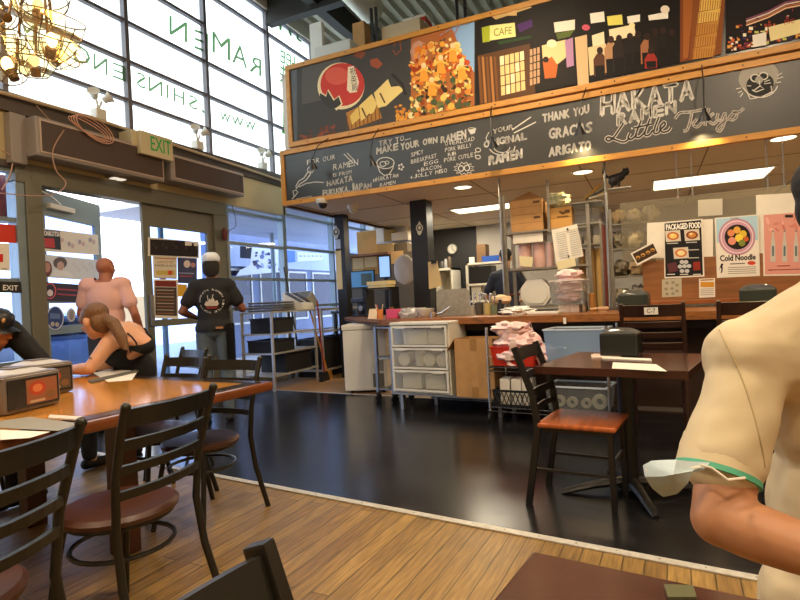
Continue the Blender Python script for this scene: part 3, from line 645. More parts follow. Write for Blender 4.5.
B.poly('d9b98a', [(575, 38), (587, 35), (589, 84), (578, 86)]); B.poly('f3e3bc', [(592, 36), (604, 32), (606, 60), (594, 62)]); B.poly('e8cf9c', [(588, 48), (606, 44), (607, 72), (590, 76)]); B.poly('f4efe0', [(590, 14), (604, 12), (605, 22), (591, 24)]); B.poly('e8e06a', [(607, 17), (622, 15), (623, 25), (608, 26)]); B.poly('f4f0e0', [(627, 17), (640, 15), (640, 22), (628, 24)]); B.poly('f6f2e4', [(648, 16), (668, 12), (668, 19), (649, 21)]); B.ell('efe4d0', 665, 10, 4.5, 4)
B.poly('f6e6bc', [(609, 30), (634, 25), (636, 36), (610, 42)]); B.ell('d05a70', 586, 28, 4, 3); B.ell('ffe9b0', 632, 26, 3, 3)
for (x, y, c, h) in ((600, 52, '5a3624', 26), (611, 41, 'b58a64', 34), (619, 40, '241a18', 34), (630, 38, '1a1418', 30), (638, 36, '1c1512', 30), (647, 38, 'a06a48', 28), (655, 33, '201512', 34), (663, 32, '16100e', 30), (651, 52, '9c2c22', 18), (672, 34, '120c0a', 30)):
    B.poly(c, [(x - 6, y + h * .95), (x - 6.5, y + 8), (x - 3, y + 2), (x + 3, y + 2), (x + 6, y + 7), (x + 6, y + h * .9)]); B.ell('2b1a14' if c != 'b58a64' else '3a261c', x, y - 1, 3.2, 3.8, 10); B.poly('0e0a0a', [(x - 5, y + h * .55), (x + 5, y + h * .52), (x + 5, yb(x) - 1), (x - 4, yb(x) - .5)])
# open timber crates, then the lit arcade at night
q('7a3f1c', 680, 703); B.poly('a5602a', [(683, -6), (694, -8), (688, 58), (683, 60)]); q('1a0f0a', 703, 706)
qp('8a4e22', [(694, 0), (728, 0), (721, 1), (690, 1)])
for k in range(5):
    x, y = 700 - k * 1.6, 1 + k * 12; B.poly('e9bf62' if k < 2 else 'c48a40', [(x, y), (x + 22, y - 4), (x + 20, y + 8), (x - 1, y + 11)])
    for i in range(9): B.line('8a5420', [(x + 1 + i * 2.4, y), (x + i * 2.4, y + 10)], .6)
q('140d12', 726, 860)
for k in range(4): B.line(('8a4a6a', 'e8d6c8', 'b06a4a', 'f0c8a0')[k], [(746, 20 + k * 2), (768, 12 + k * 2), (785, 3 + k * 2), (810, -2 + k * 2), (850, -6 + k * 2)], 1.4)
for k in range(230):
    x = R.uniform(727, 858); y = yb(x) - abs(R.gauss(0, 11)) - 2; 
    if y < yt(x) + 3 or y > yb(x) - 1.5: continue
    B.rect(R.choice(('f3e0b0', 'd96a3c', 'f8f0d8', '8a2c3a', 'e8a850', '5a2436', 'c8c86a', '3c2a50', '9a3c2a')), x, y, x + R.uniform(1, 4.5), min(y + R.uniform(.8, 3.4), yb(x)))
B.poly('efe2a8', [(768, 28), (800, 20), (800, 34), (770, 42)]); B.text('b03a2a', 'PIVO', (784, 21), (794, 19), (794, 24), (784, 26)); B.poly('f2ede0', [(752, 36), (766, 33), (766, 46), (753, 48)])
B.build('printed_picture', photo, (0, -1, 0))

# ---- little clip lamps hanging in front of the boards ----
m_lampblack = mat('lamp_black', '17171a', .4)
for k, (x0, y0, x1, y1, lab) in enumerate(((328, 143, 311.5, 160, 'small black hanging lamp over the map drawing at the left end of the chalkboard'), (378, 131, 370.5, 156, 'small black hanging lamp above the small bowl drawing on the chalkboard'), (491, 108, 492, 137, 'small black hanging lamp above the large bowl drawing beside the thank you words'), (586, 88, 579, 123, 'small black lamp lighting the thank you words on the chalkboard'), (702, 66, 704, 108, 'small black lamp hanging between the ramen name and the chalked animal face'))):
    tp, e = at_y(x0, y0, YS - .12), at_y(x1, y1, YS - .3)
    r = root('hanging_lamp', e, label=lab, cat='lamp', group='clip lamps over the chalkboard')
    tp = V((tp.x, YS - .1, 3.24))
    mid = tp.lerp(e, .5) + V((0, -.05, .03)); MB().tube([tp, mid, e], .006, 6).build('cord', m_lampblack, r, world=True)
    dr = V((0, .35, -1)).normalized()
    MB().lathe([(0, 0), (.016, 0), (.018, .03), (.04, .07), (.06, .115), (.055, .115), (.034, .07), (0, .055)], e, 16, dr).build('lamp_shade', m_lampblack, r, smooth=True, world=True)
    MB().ball(e + dr * .09, .018, 10).build('bulb', m_bulb if k > 2 else m_white, r, smooth=True, world=True)
    if k > 2:
        l = bpy.data.lights.new('lamp_light', 'SPOT'); l.energy = 26; l.color = lin('ffdfa0')[:3]; l.spot_size = 1.9; l.spot_blend = .8; l.shadow_soft_size = .02
        o = bpy.data.objects.new('lamp_light', l); C.objects.link(o); o.location = e + dr * .125; o.rotation_euler = dr.to_track_quat('-Z', 'Y').to_euler()

# ---- on the column faces ----
def col_sign(px, py, w, h, y, col, nm, lab, shape=None):
    f = planeY(y); a = f(px, py); r = MB().b2((a.x - w / 2, y - .004, a.z - h / 2), (a.x + w / 2, y, a.z + h / 2)).build(nm, mat('sheet_' + col, col, .6), loc=(a.x, y, a.z - h / 2)); tag(r, lab, 'sign'); return r
for px, py, yy, lab in ((336, 232, 7.2805, 'small white crest decal on the left black column'), (419.5, 228, 6.9605, 'small white crest decal on the taller right black column')):
    D = Art(planeY(yy), lift=.001, step=.0003); D.ell('bdbab0', px, py, 3.6, 4.2, 14); D.ell('1c1c1e', px, py, 2.5, 3, 12); D.ell('c9c6bc', px, py - .3, 1.5, 2, 10); D.poly('c9c6bc', [(px - 2.5, py + 3.5), (px + 2.5, py + 3.5), (px + 1, py + 7), (px - 1, py + 7)]); D.poly('c9c6bc', [(px - 1.6, py - 4), (px + 1.6, py - 4), (px, py - 7)])
    tag(D.build('crest_decal', None, (0, -1, 0)), lab, 'decal')
col_sign(338, 245, .09, .17, 7.28, 'b8c8dc', 'notice', 'pale blue notice taped to the left black column')
col_sign(339, 269, .1, .62, 7.28, 'd9c48c', 'notice', 'long cream notice hanging down the left black column')
# ================= lights set in the low ceiling =================
def troffer(x0, y0, x1, y1, lab):
    r = root('ceiling_light', ((x0 + x1) / 2, (y0 + y1) / 2, ZC - .02), label=lab, cat='ceiling light', group='lit ceiling panels')
    MB().frame((x0, y0, ZC - .012), (1, 0, 0), (0, 1, 0), x1 - x0, y1 - y0, .03, .02).build('frame', m_white, r, world=True)
    MB().b2((x0 + .03, y0 + .03, ZC - .012), (x1 - .03, y1 - .03, ZC - .004)).build('diffuser', m_troffer, r, world=True)
troffer(-2.75, 7.95, -1.55, 8.5, 'glowing ceiling panel near the taller black column')
troffer(.08, 7.62, 1.42, 8.42, 'large glowing ceiling panel above the posters')
for k, (x, y, lab) in enumerate(((-2.03, 6.5, 'round downlight just right of the taller black column'), (-.63, 6.56, 'round downlight above the cluttered steel shelving'), (1.21, 6.25, 'round downlight above the posters near the right edge'), (-3.3, 8.1, 'small round downlight left of the taller black column'))):
    r = root('downlight', (x, y, ZC - .012), label=lab, cat='ceiling light', group='round downlights')
    MB().lathe([(.13, .012), (.13, 0), (.105, 0), (.1, .01)], (0, 0, 0), 24).build('rim', m_white, r, smooth=True)
    MB().cyl((0, 0, .004), (0, 0, .01), .1, seg=24).build('diffuser', m_troffer, r)
# ================= the serving counter =================
CZ = .94
def cx(px, y, py=300): return at_y(px, py, y).x
def zz(px, py, y): return at_y(px, py, y).z
ct = root('serving_counter', (-.5, 5.6, 0), label='long worn wooden serving counter running under the chalkboard', cat='counter')
MB().prism([(-2.75, 5.5, CZ - .065), (2.6, 4.62, CZ - .065), (2.7, 6.0, CZ - .065), (-2.35, 6.0, CZ - .065), (-3.55, 7.35, CZ - .065), (-4.1, 7.1, CZ - .065)], (0, 0, .065)).build('worktop', m_oak, ct, world=True)
e_ = MB().beam((-2.76, 5.49, CZ - .03), (-4.12, 7.09, CZ - .03), .02, .055)
for k in range(26):
    p = V((-2.76, 5.49, CZ - .03)).lerp(V((-4.12, 7.09, CZ - .03)), (k + .5) / 26); e_.ball(p + V((-.008, -.006, 0)), (.028, .022, .02), 8)
e_.build('carved_edge', mat('carved_edge', '6f4a33', .5, var=.3, scale=30), ct, world=True)
m_ctr = mat('counter_panel_brown', '3b2417', .55, var=.2, scale=3)
MB().prism([(-2.35, 5.9, 0), (2.6, 5.12, 0), (2.6, 5.16, 0), (-2.35, 5.94, 0)], (0, 0, CZ - .066)).build('back_panel', m_ctr, ct, world=True)
MB().prism([(-2.6, 5.62, .8), (2.55, 4.77, .8), (2.55, 4.8, .8), (-2.6, 5.65, .8)], (0, 0, CZ - .866)).build('apron', mat('counter_apron', '2a1c14', .6), ct, world=True)
for (x, y) in ((-2.6, 5.66), (-3.95, 7.05), (2.4, 4.8)): MB().b2((x - .03, y - .03, 0), (x + .03, y + .03, CZ - .066)).build('leg', m_steel, ct, world=True)
for k, px in enumerate((432, 566)): # hooks / sockets on the edge
    p = V((-2.75, 5.5, 0)).lerp(V((2.6, 4.62, 0)), (cx(px, 5.3) + 2.75) / 5.35); MB().b2((p.x - .012, p.y - .02, .86), (p.x + .012, p.y - .001, .915)).build('hook', m_paper if k else m_steel, ct, world=True)

# ================= under the counter =================
f = root('chest_freezer', (-3.36, 6.32, 0), .35, 'white upright freezer under the left end of the wooden counter', 'freezer')
MB().b2((-.28, -.27, .04), (.26, .27, .80), bev=.015).build('body', m_plas, f); MB().b2((-.29, -.28, .80), (.27, .28, .87), bev=.015).build('lid', m_plas, f)
MB().b2((.08, -.274, .08), (.22, -.266, .25)).build('vent', mat('vent_grey', '6d6a63', .5), f); MB().b2((.12, -.274, .28), (.22, -.268, .42)).build('label_plate', mat('label_grey', '9a968c', .5), f)
for a in (-.2, .2):
    for b in (-.22, .22): MB().cyl((a, b, 0), (a, b, .045), .02, seg=10).build('foot', m_rubber, f)
def caster(mb, x, y, r=.045): mb.cyl((x - .012, y, r), (x + .012, y, r), r, seg=16, bev=.004).b2((x - .02, y - .01, r), (x - .014, y + .01, r * 2.3)).b2((x + .014, y - .01, r), (x + .02, y + .01, r * 2.3)).b2((x - .02, y - .02, r * 2.2), (x + .02, y + .02, r * 2.4)); return mb
def wire_shelf(mb, x0, y0, x1, y1, z, n=10, r=.004):
    mb.tube([(x0, y0, z), (x1, y0, z), (x1, y1, z), (x0, y1, z)], .006, 6, True).tube([(x0, y0, z - .035), (x1, y0, z - .035), (x1, y1, z - .035), (x0, y1, z - .035)], .005, 6, True)
    for k in range(n + 1): x = x0 + (x1 - x0) * k / n; mb.tube([(x, y0, z), (x, y1, z)], r, 4)
    return mb
# drawer tower on a low steel stand, with a cardboard box beside it
st = root('steel_stand', (-1.87, 5.32, 0), -.16, 'low steel stand carrying the white drawers and cardboard box under the counter', 'stand')
MB().b2((-.62, -.2, .165), (.64, .2, .185)).build('shelf', m_steel, st)
for a, b in ((-.52, -.16), (-.3, .17), (.58, -.16), (.58, .17)): MB().b2((a - .018, b - .018, 0), (a + .018, b + .018, .165)).build('leg', m_steel, st)
dr = root('drawer_tower', (-2.14, 5.36, .186), -.16, 'three-drawer white plastic tower holding stacked cups under the counter', 'drawers')
MB().b2((-.35, -.17, 0), (-.335, .2, .70)).b2((.335, -.17, 0), (.35, .2, .70)).b2((-.35, -.19, .70), (.35, .2, .73), bev=.008).b2((-.335, .185, 0), (.335, .2, .7)).b2((-.335, -.17, 0), (.335, .2, .012)).build('case', m_plas, dr)
for k in range(3):
    z0 = .02 + k * .228; fr = MB().frame((-.33, -.185, z0), (1, 0, 0), (0, 0, 1), .66, .215, .018, .02).build('drawer', m_plas, dr)
    MB().b2((-.31, -.186, z0 + .018), (.31, -.182, z0 + .197)).build('drawer_front', glass('milky_plastic', 'f4f4f0', .05, .13, .2), fr)
    MB().b2((-.28, -.2, z0 + .19), (-.16, -.186, z0 + .205)).b2((.16, -.2, z0 + .19), (.28, -.186, z0 + .205)).build('handle', m_plas, fr)
m_cup = mat('paper_cups', 'e9e3d6', .6)
def tower_item(x, k, kind, lab):
    z0 = .186 + .02 + k * .228 + .02; c = M4.Rotation(-.16, 4, 'Z') @ V((x, -.06, 0)); p = V((-2.14, 5.36, 0)) + V((c.x, c.y, 0))
    if kind == 0: o = MB().lathe([(0, 0), (.05, 0), (.062, .13), (.058, .16), (0, .165)], (0, 0, 0), 18).build('cup_stack', m_cup, loc=(0, 0, 0), smooth=True)
    elif kind == 1: o = MB().cyl((0, -.08, .075), (0, .08, .075), .072, seg=24, bev=.006).build('lid_roll', m_cup, loc=(0, 0, 0), smooth=True)
    else: o = MB().box((0, 0, .075), (.23, .14, .15), bev=.01).build('carton', m_cup, loc=(0, 0, 0))
    o.location = (p.x, p.y, z0); o.rotation_euler = (0, 0, -.16); tag(o, lab, ['cups', 'lids', 'carton'][kind], 'cups and cartons in the drawer tower'); return o
for a in ((-.2, 2, 0, 'short cup stack at the left of the top drawer'), (-.04, 2, 2, 'wide white carton in the middle of the top drawer'), (.2, 2, 2, 'white carton at the right of the top drawer'), (-.22, 1, 1, 'round lid roll at the left of the middle drawer'), (-.06, 1, 0, 'cup stack second from left in the middle drawer'), (.09, 1, 1, 'round lid roll just right of centre in the middle drawer'), (.24, 1, 1, 'round lid roll at the right of the middle drawer'), (-.14, 0, 2, 'white carton at the left of the bottom drawer'), (.14, 0, 2, 'white carton at the right of the bottom drawer')): tower_item(*a)
cb = root('cardboard_box', (-1.53, 5.2, .186), -.14, 'tall open cardboard box beside the white drawer tower', 'box')
MB().b2((-.2, -.16, 0), (.2, -.155, .56)).b2((-.2, .155, 0), (.2, .16, .56)).b2((-.2, -.155, 0), (-.195, .155, .56)).b2((.195, -.155, 0), (.2, .155, .56)).b2((-.195, -.155, 0), (.195, .155, .006)).build('body', m_card, cb)
MB().prism([(-.2, -.16, .56), (-.2, .16, .56), (-.29, .16, .44), (-.29, -.16, .44)], (.004, 0, .002)).build('flap', m_card, cb); MB().prism([(.2, -.16, .56), (.2, .16, .56), (.36, .16, .5), (.36, -.16, .47)], (0, 0, .004)).build('flap', m_card_d, cb)
MB().b2((-.035, -.162, .45), (.035, -.16, .56)).b2((-.035, -.162, 0), (.035, -.16, .1)).build('tape', mat('brown_tape', '9c7440', .4), cb)
# wire cart with bags, crate, bins
WCP = (-.82, 4.98, 0)
wc = root('wire_cart', WCP, -.15, 'black wheeled wire cart under the counter behind the wooden seat chair', 'cart')
for a in (-.52, .52):
    for b in (-.2, .2): MB().cyl((a, b, .1), (a, b, .86), .013, seg=10).build('post', m_chrome, wc); caster(MB(), a, b).build('wheel', m_rubber, wc)
for k, z in enumerate((.14, .5)): wire_shelf(MB(), -.52, -.2, .52, .2, z, 20).build('shelf', m_black, wc)
def put(root_loc, rz, x, y): c = M4.Rotation(rz, 4, 'Z') @ V((x, y, 0)); return V((root_loc[0] + c.x, root_loc[1] + c.y, 0))
p = put(WCP, -.15, -.33, 0); cr = root('plastic_crate', (p.x, p.y, .146), -.15, 'black lattice crate of white cartons on the lower cart shelf', 'crate')
c_ = MB()
for (a0, b0, a1, b1) in ((-.17, -.17, .17, -.17), (.17, -.17, .17, .17), (.17, .17, -.17, .17), (-.17, .17, -.17, -.17)):
    c_.beam((a0, b0, .01), (a1, b1, .01), .012, .02).beam((a0, b0, .14), (a1, b1, .14), .014, .02)
    for k in range(8):
        q0, q1 = V((a0, b0, .02)).lerp(V((a1, b1, .02)), k / 8), V((a0, b0, .13)).lerp(V((a1, b1, .13)), (k + 1) / 8); q2, q3 = V((a0, b0, .13)).lerp(V((a1, b1, .13)), k / 8), V((a0, b0, .02)).lerp(V((a1, b1, .02)), (k + 1) / 8); c_.beam(q0, q1, .006, .006).beam(q2, q3, .006, .006)
c_.b2((-.17, -.17, 0), (.17, .17, .008)).build('lattice', m_black, cr)
for k, (a, lab) in enumerate(((-.09, 'left'), (.02, 'middle'), (.12, 'right'))):
    q = put((p.x, p.y), -.15, a, -.02); tag(MB().box((0, 0, .115), (.09, .2, .23), bev=.006).build('carton', m_cup, loc=(0, 0, 0)), f'{lab} white carton standing in the black lattice crate', 'carton', 'cartons in the lattice crate').location = (q.x, q.y, .156)
def tub(name, p, rz, w, d, h, m, lab, cat, rim=m_clear, taper=.9):
    r = root(name, p, rz, lab, cat); t = .006
    s = MB()
    for (a, b) in (((-1, -1), (1, -1)), ((1, -1), (1, 1)), ((1, 1), (-1, 1)), ((-1, 1), (-1, -1))):
        P0 = V((a[0] * w / 2 * taper, a[1] * d / 2 * taper, 0)); P1 = V((b[0] * w / 2 * taper, b[1] * d / 2 * taper, 0)); P2 = V((b[0] * w / 2, b[1] * d / 2, h)); P3 = V((a[0] * w / 2, a[1] * d / 2, h)); n = (P1 - P0).cross(P3 - P0).normalized() * t
        s.prism([P0, P1, P2, P3], n)
    s.b2((-w / 2 * taper, -d / 2 * taper, 0), (w / 2 * taper, d / 2 * taper, t)); s.build('body', m, r)
    MB().frame((-w / 2 - .012, -d / 2 - .012, h), (1, 0, 0), (0, 1, 0), w + .024, d + .024, .02, .012).build('rim', rim, r); return r
m_bluepl = glass('blue_clear_plastic', 'd9ecff', .08, .3, .15); m_rim = mat('bin_rim', 'c9d6e2', .3)
p = put(WCP, -.15, .24, 0); tub('storage_bin', (p.x, p.y, .51), -.15, .48, .34, .32, m_bluepl, 'pale blue clear bin full of cutlery behind the dark dining table', 'bin', m_rim)
m_cut = mat('plastic_cutlery', 'd5d8d8', .35); R = random.Random(9)
for k in range(14):
    a = R.uniform(-.2, .2); b = R.uniform(-.12, .05); an = R.uniform(-1, 1); q = put((p.x, p.y), -.15, a, b)
    s = MB().tube([(-.09, 0, 0), (.03, 0, 0)], .004, 6).ball((.055, 0, 0), (.028, .014, .004), 8); o = s.build('plastic_spoon', m_cut, loc=(0, 0, 0)); o.location = (q.x, q.y, .535 + k * .012); o.rotation_euler = (0, R.uniform(-.3, .3), an); tag(o, 'white plastic spoon lying in the pale blue clear bin', 'spoon', 'plastic spoons in the blue bin')
lb = tub('storage_bin', (p.x, p.y, .146), -.15, .5, .34, .2, m_clear, 'shallow clear bin holding rolls of tape on the lower cart shelf', 'bin', m_rim)
for k, (a, rr, z) in enumerate(((-.17, .05, .055), (.06, .042, .045), (.17, .062, .07), (-.06, .045, .1))):
    q = put((p.x, p.y), -.15, a, -.05); s = MB().lathe([(rr, -.02), (rr, .02), (rr * .45, .02), (rr * .45, -.02), (rr, -.02)], (0, 0, 0), 20, (0, 1, 0)); o = s.build('tape_roll', mat('tape_cream', 'd8cfb4', .4), loc=(0, 0, 0), smooth=True); o.location = (q.x, q.y, .155 + rr); o.rotation_euler = (0, 0, -.15)
    tag(o, ['cream tape roll at the left of the shallow clear bin', 'small cream tape roll right of centre in the shallow bin', 'largest cream tape roll at the right of the shallow bin', 'cream tape roll near the middle of the shallow bin'][k], 'tape', 'tape rolls in the shallow bin')
m_bag = mat('pink_white_bag', 'f0dcd6', .45, col2='e6b6b4', scale=9, bump=.6, bscale=14)
p = put(WCP, -.15, -.3, 0); tub('carry_basket', (p.x, p.y, .51), -.15, .4, .34, .17, m_red, 'red basket under the pink bags on the cart', 'basket', m_red)
for k, (a, z, r, lab) in enumerate(((-.02, .60, (.2, .15, .09), 'crumpled pink plastic bag at the bottom of the red basket'), (.03, .72, (.19, .14, .085), 'crumpled pink and white bag in the middle of the basket pile'), (-.05, .84, (.17, .12, .06), 'folded pink bag on top of the basket pile'), (.27, .6, (.1, .1, .085), 'small pink bag with a looped handle beside the red basket'))):
    q = put((p.x, p.y), -.15, a, -.05); o = MB().blob((0, 0, 0), r, .35, 3.2, 24, k * 3.1).build('plastic_bag', m_bag, loc=(0, 0, 0), smooth=True); o.location = (q.x, q.y, z); tag(o, lab, 'bag', 'pink bags on the cart')
    if k > 1: MB().tube([(r[0] * .7, -.04, -.01), (r[0] * 1.15, -.06, .05), (r[0] * 1.25, -.06, -.02), (r[0] * .8, -.05, -.06)], .012, 6).build('handle', m_bag, o, smooth=True)
# steel post frame between freezer and drawers
fr = root('steel_rack', (-2.72, 5.72, 0), -.3, 'bare wheeled steel rack between the freezer and drawer tower', 'rack')
for a in (-.12, .12):
    for b in (-.15, .15): MB().b2((a - .016, b - .016, .1), (a + .016, b + .016, .86)).build('post', m_steel, fr); caster(MB(), a, b).build('wheel', m_rubber, fr)
for z in (.14, .5, .84): MB().b2((-.13, -.16, z), (.13, .16, z + .012)).build('shelf', m_steel, fr)

# ================= things on the counter =================
def on_counter(px, y): return V((cx(px, y), y, CZ))
TG = 'clutter on the serving counter'
def simple(mb, name, m, p, lab, cat, rz=0, group=None, smooth=False, parent=None):
    o = mb.build(name, m, None, loc=(0, 0, 0), smooth=smooth); o.location = p; o.rotation_euler = (0, 0, rz); return tag(o, lab, cat, group)
p = on_counter(393, 5.75); simple(MB().box((0, 0, .055), (.15, .1, .11), bev=.008), 'napkin_box', m_pink, p, 'bright pink box on the left end of the counter', 'box', -.1)
p = on_counter(379, 5.95); c = root('pen_cup', p, 0, 'orange cup of pens standing behind the pink box', 'cup'); MB().lathe([(0, 0), (.04, 0), (.045, .11), (.04, .11), (.036, .01), (0, .01)], (0, 0, 0), 18).build('cup', mat('cup_orange', 'd6884a', .4), c, smooth=True)
for k in range(5): a = k * 1.3; MB().cyl((.015 * math.cos(a), .015 * math.sin(a), .02), (.05 * math.cos(a), .04 * math.sin(a), .17), .004, seg=6).build('pen', mat('pen_%d' % k, ('e8d8b0', '3a2c22', 'c94a30', 'efe6d0', '27343f')[k], .4), c)
p = on_counter(372, 5.9); simple(MB().prism([(-.06, -.02, 0), (.06, -.02, 0), (.05, .02, .12), (-.05, .02, .12)], (0, .006, 0)), 'menu_card', mat('card_cream', 'e6cfae', .6), p, 'small cream card leaning beside the pink box', 'card')
p = on_counter(408, 5.75); simple(MB().blob((0, 0, .05), (.12, .08, .06), .4, 3, 20, 4, .8), 'plastic_bag', glass('bag_film', 'e8e8ea', .15, .6, .2), p, 'crumpled clear bag lying right of the pink box', 'bag', smooth=True)
def bowl(r, h, t=.006): return MB().lathe([(0, 0), (r * .5, 0), (r * .8, h * .35), (r, h), (r - t, h), (r * .78, h * .4), (r * .45, t), (0, t)], (0, 0, 0), 28)
p = on_counter(425, 5.8); simple(bowl(.105, .1), 'mixing_bowl', m_plas, p, 'white bowl standing on the counter by the second column', 'bowl', smooth=True)
p = on_counter(413, 6.0); t_ = root('wire_tray', p, 0, 'white wire tray behind the white bowl', 'tray'); MB().b2((-.13, -.08, 0), (.13, .08, .008)).frame((-.13, -.08, .1), (1, 0, 0), (0, 1, 0), .26, .16, .012, .012).build('body', m_plas, t_)
for a in (-.12, -.06, 0, .06, .12):
    for b in (-.074, .074): MB().cyl((a, b, .008), (a, b, .1), .004, seg=6).build('wire', m_plas, t_)
p = on_counter(452, 5.85); sc = root('serving_tray', p, .1, 'big brushed steel tray propped upright on the counter', 'tray')
s = MB(); pts = []
for (ax, az, sx, sz) in ((-.17, 0, 0, 0),): pass
w2, h2, rr = .19, .3, .05; out = [(-w2, 0), (w2, 0)] + [(w2 - rr + rr * math.cos(a), h2 - rr + rr * math.sin(a)) for a in (0, .52, 1.05, 1.57)] + [(-w2 + rr - rr * math.sin(a), h2 - rr + rr * math.cos(a)) for a in (0, .52, 1.05, 1.57)]
MB().prism([(x, .02 + z * .12, z + .004) for x, z in out], (0, .006, 0)).build('body', m_steel, sc); MB().b2((-.15, -.02, 0), (.15, .06, .012)).build('base', m_steel, sc)
p = on_counter(441, 5.65); simple(MB().tube([(-.1, 0, .03), (0, 0, .05), (.1, 0, .11)], .009, 8).tube([(-.1, .02, .03), (0, .02, .04), (.08, .02, .07)], .008, 8).cyl((-.1, .01, 0), (-.1, .01, .06), .04, .045, 16), 'tongs_pot', m_chrome, p, 'small steel pot with tongs in front of the propped tray', 'pot', smooth=True)
for k, (px, m, h, lab) in enumerate(((471, 'a7a398', .11, 'grey utensil tub furthest left of the row of tubs'), (479, '4c463c', .14, 'dark utensil tub second in the row'), (487, 'b8a468', .13, 'mustard utensil tub third in the row'), (494, '6d7a5a', .1, 'greenish utensil tub at the right of the row'))):
    p = on_counter(px, 5.95); c = root('utensil_tub', p, 0, lab, 'tub', 'row of utensil tubs'); MB().lathe([(0, 0), (.04, 0), (.043, h), (.038, h), (.035, .01), (0, .01)], (0, 0, 0), 16).build('tub', mat('tub_%d' % k, m, .4), c, smooth=True)
    for q in range(3): a = q * 2.1 + k; MB().cyl((0, 0, .02), (.04 * math.cos(a), .03 * math.sin(a), h + .08), .005, seg=6).ball((.045 * math.cos(a), .033 * math.sin(a), h + .09), (.014, .006, .02), 8).build('utensil', m_chrome, c, smooth=True)
p = on_counter(500, 5.75); simple(MB().lathe([(0, 0), (.035, 0), (.035, .09), (.018, .13), (.018, .16), (0, .165)], (0, 0, 0), 18), 'sauce_bottle', m_rubber, p, 'small black bottle standing left of the white towel', 'bottle', smooth=True)
p = on_counter(500, 6.0); simple(MB().blob((0, 0, .2), (.12, .06, .05), .3, 3, 18, 2), 'ladle_tray', mat('cream_cloth', 'e3c9a4', .8), p + V((0, 0, .0)), 'cream folded cloth draped over the pots by the cook', 'cloth', smooth=True).location.z = CZ - .09 + .05
p = on_counter(517, 5.6); simple(MB().blob((0, 0, .035), (.17, .1, .045), .4, 3, 26, 7, .75), 'towel', mat('white_towel', 'eceae4', .9, bump=.4, bscale=40), p, 'crumpled white towel on the counter below the shelving', 'towel', smooth=True)
p = on_counter(545, 5.6); simple(MB().box((0, 0, .012), (.32, .22, .024), bev=.006), 'cutting_board', m_plas, p, 'thin white cutting board lying right of the towel', 'board', -.15)
p = on_counter(588, 5.7)
for k, (dx, m, r, h, nm, lab) in enumerate(((-.045, m_chrome, .032, .2, 'tumbler_stack', 'shiny steel cylinder standing beside the pink bag tub'), (.035, mat('amber_jar', 'a8763e', .3), .028, .18, 'amber_jar', 'amber jar just right of the steel cylinder'))):
    simple(MB().lathe([(0, 0), (r, 0), (r, h), (r * .85, h + .004), (0, h + .004)], (0, 0, 0), 20), nm, m, p + V((dx, 0, 0)), lab, 'container', smooth=True)
p = on_counter(570, 5.7); simple(MB().box((0, 0, .04), (.2, .15, .08), bev=.004), 'label_box', mat('printed_box', 'cfc3b4', .6, col2='a98f86', scale=40), p, 'low printed box under the pink bag tub', 'box', -.12)
p = on_counter(570, 5.7) + V((0, 0, .082)); tb = tub('bag_tub', p, -.12, .32, .22, .24, m_clear, 'clear tub stuffed with pink bags on the counter', 'tub', m_plas)
for k, z in enumerate((.07, .15, .225, .3)): simple(MB().blob((0, 0, 0), (.125, .085, .05), .3, 3, 22, 11 + k), 'plastic_bag', m_bag, p + V((.0, 0, z)), ['lowest', 'second lowest', 'second highest', 'topmost'][k] + ' folded pink bag in the clear tub', 'bag', -.1, 'pink bags in the clear tub', True)
p = on_counter(603, 5.55); simple(MB().box((0, 0, .035), (.1, .07, .03), bev=.01).cyl((-.05, 0, .035), (-.12, -.02, .03), .012, seg=10).box((0, 0, .01), (.07, .05, .02)), 'sticky_tape_dispenser', mat('tan_plastic', 'c9a27c', .5), p, 'tan tape dispenser beside the brown pole', 'dispenser', smooth=False)

def dispenser(loc, rz, lab, m_body, m_lid, s=1.0, panel=None):
    """countertop napkin dispenser: rounded box, domed clear lid, front face plate"""
    r = root('napkin_dispenser', loc, rz, lab, 'napkin dispenser'); w, d, h = .2 * s, .13 * s, .155 * s
    MB().box((0, 0, h * .42), (w, d, h * .84), bev=.012 * s).build('body', m_body, r)
    MB().surf(lambda u, v: ((u - .5) * w * .96, (v - .5) * d * .96, h * .82 + .03 * s * (1 - abs(2 * u - 1) ** 4) * (1 - abs(2 * v - 1) ** 4)), 12, 8).b2((-w * .47, -d * .47, h * .8), (w * .47, d * .47, h * .84)).build('lid', m_lid, r, smooth=True)
    MB().b2((-w * .42, -d / 2 - .004, h * .08), (w * .42, -d / 2, h * .76)).build('face_plate', panel or m_body, r); return r
m_blk_pl = mat('smoky_black_plastic', '232523', .25); m_smoke = glass('smoky_lid', '8c8c88', .15, .5, .1)
dispenser((cx(634, 5.35), 5.35, CZ), -.15, 'dark green napkin dispenser on the counter beside the brown pole', mat('dark_green_plastic', '2c332a', .35), m_smoke, 1.25)
dispenser((cx(758, 5.15), 5.15, CZ), -.15, 'dark napkin dispenser on the counter below the pink bottle poster', mat('dark_green_plastic', '2c332a', .35), m_smoke, 1.25)

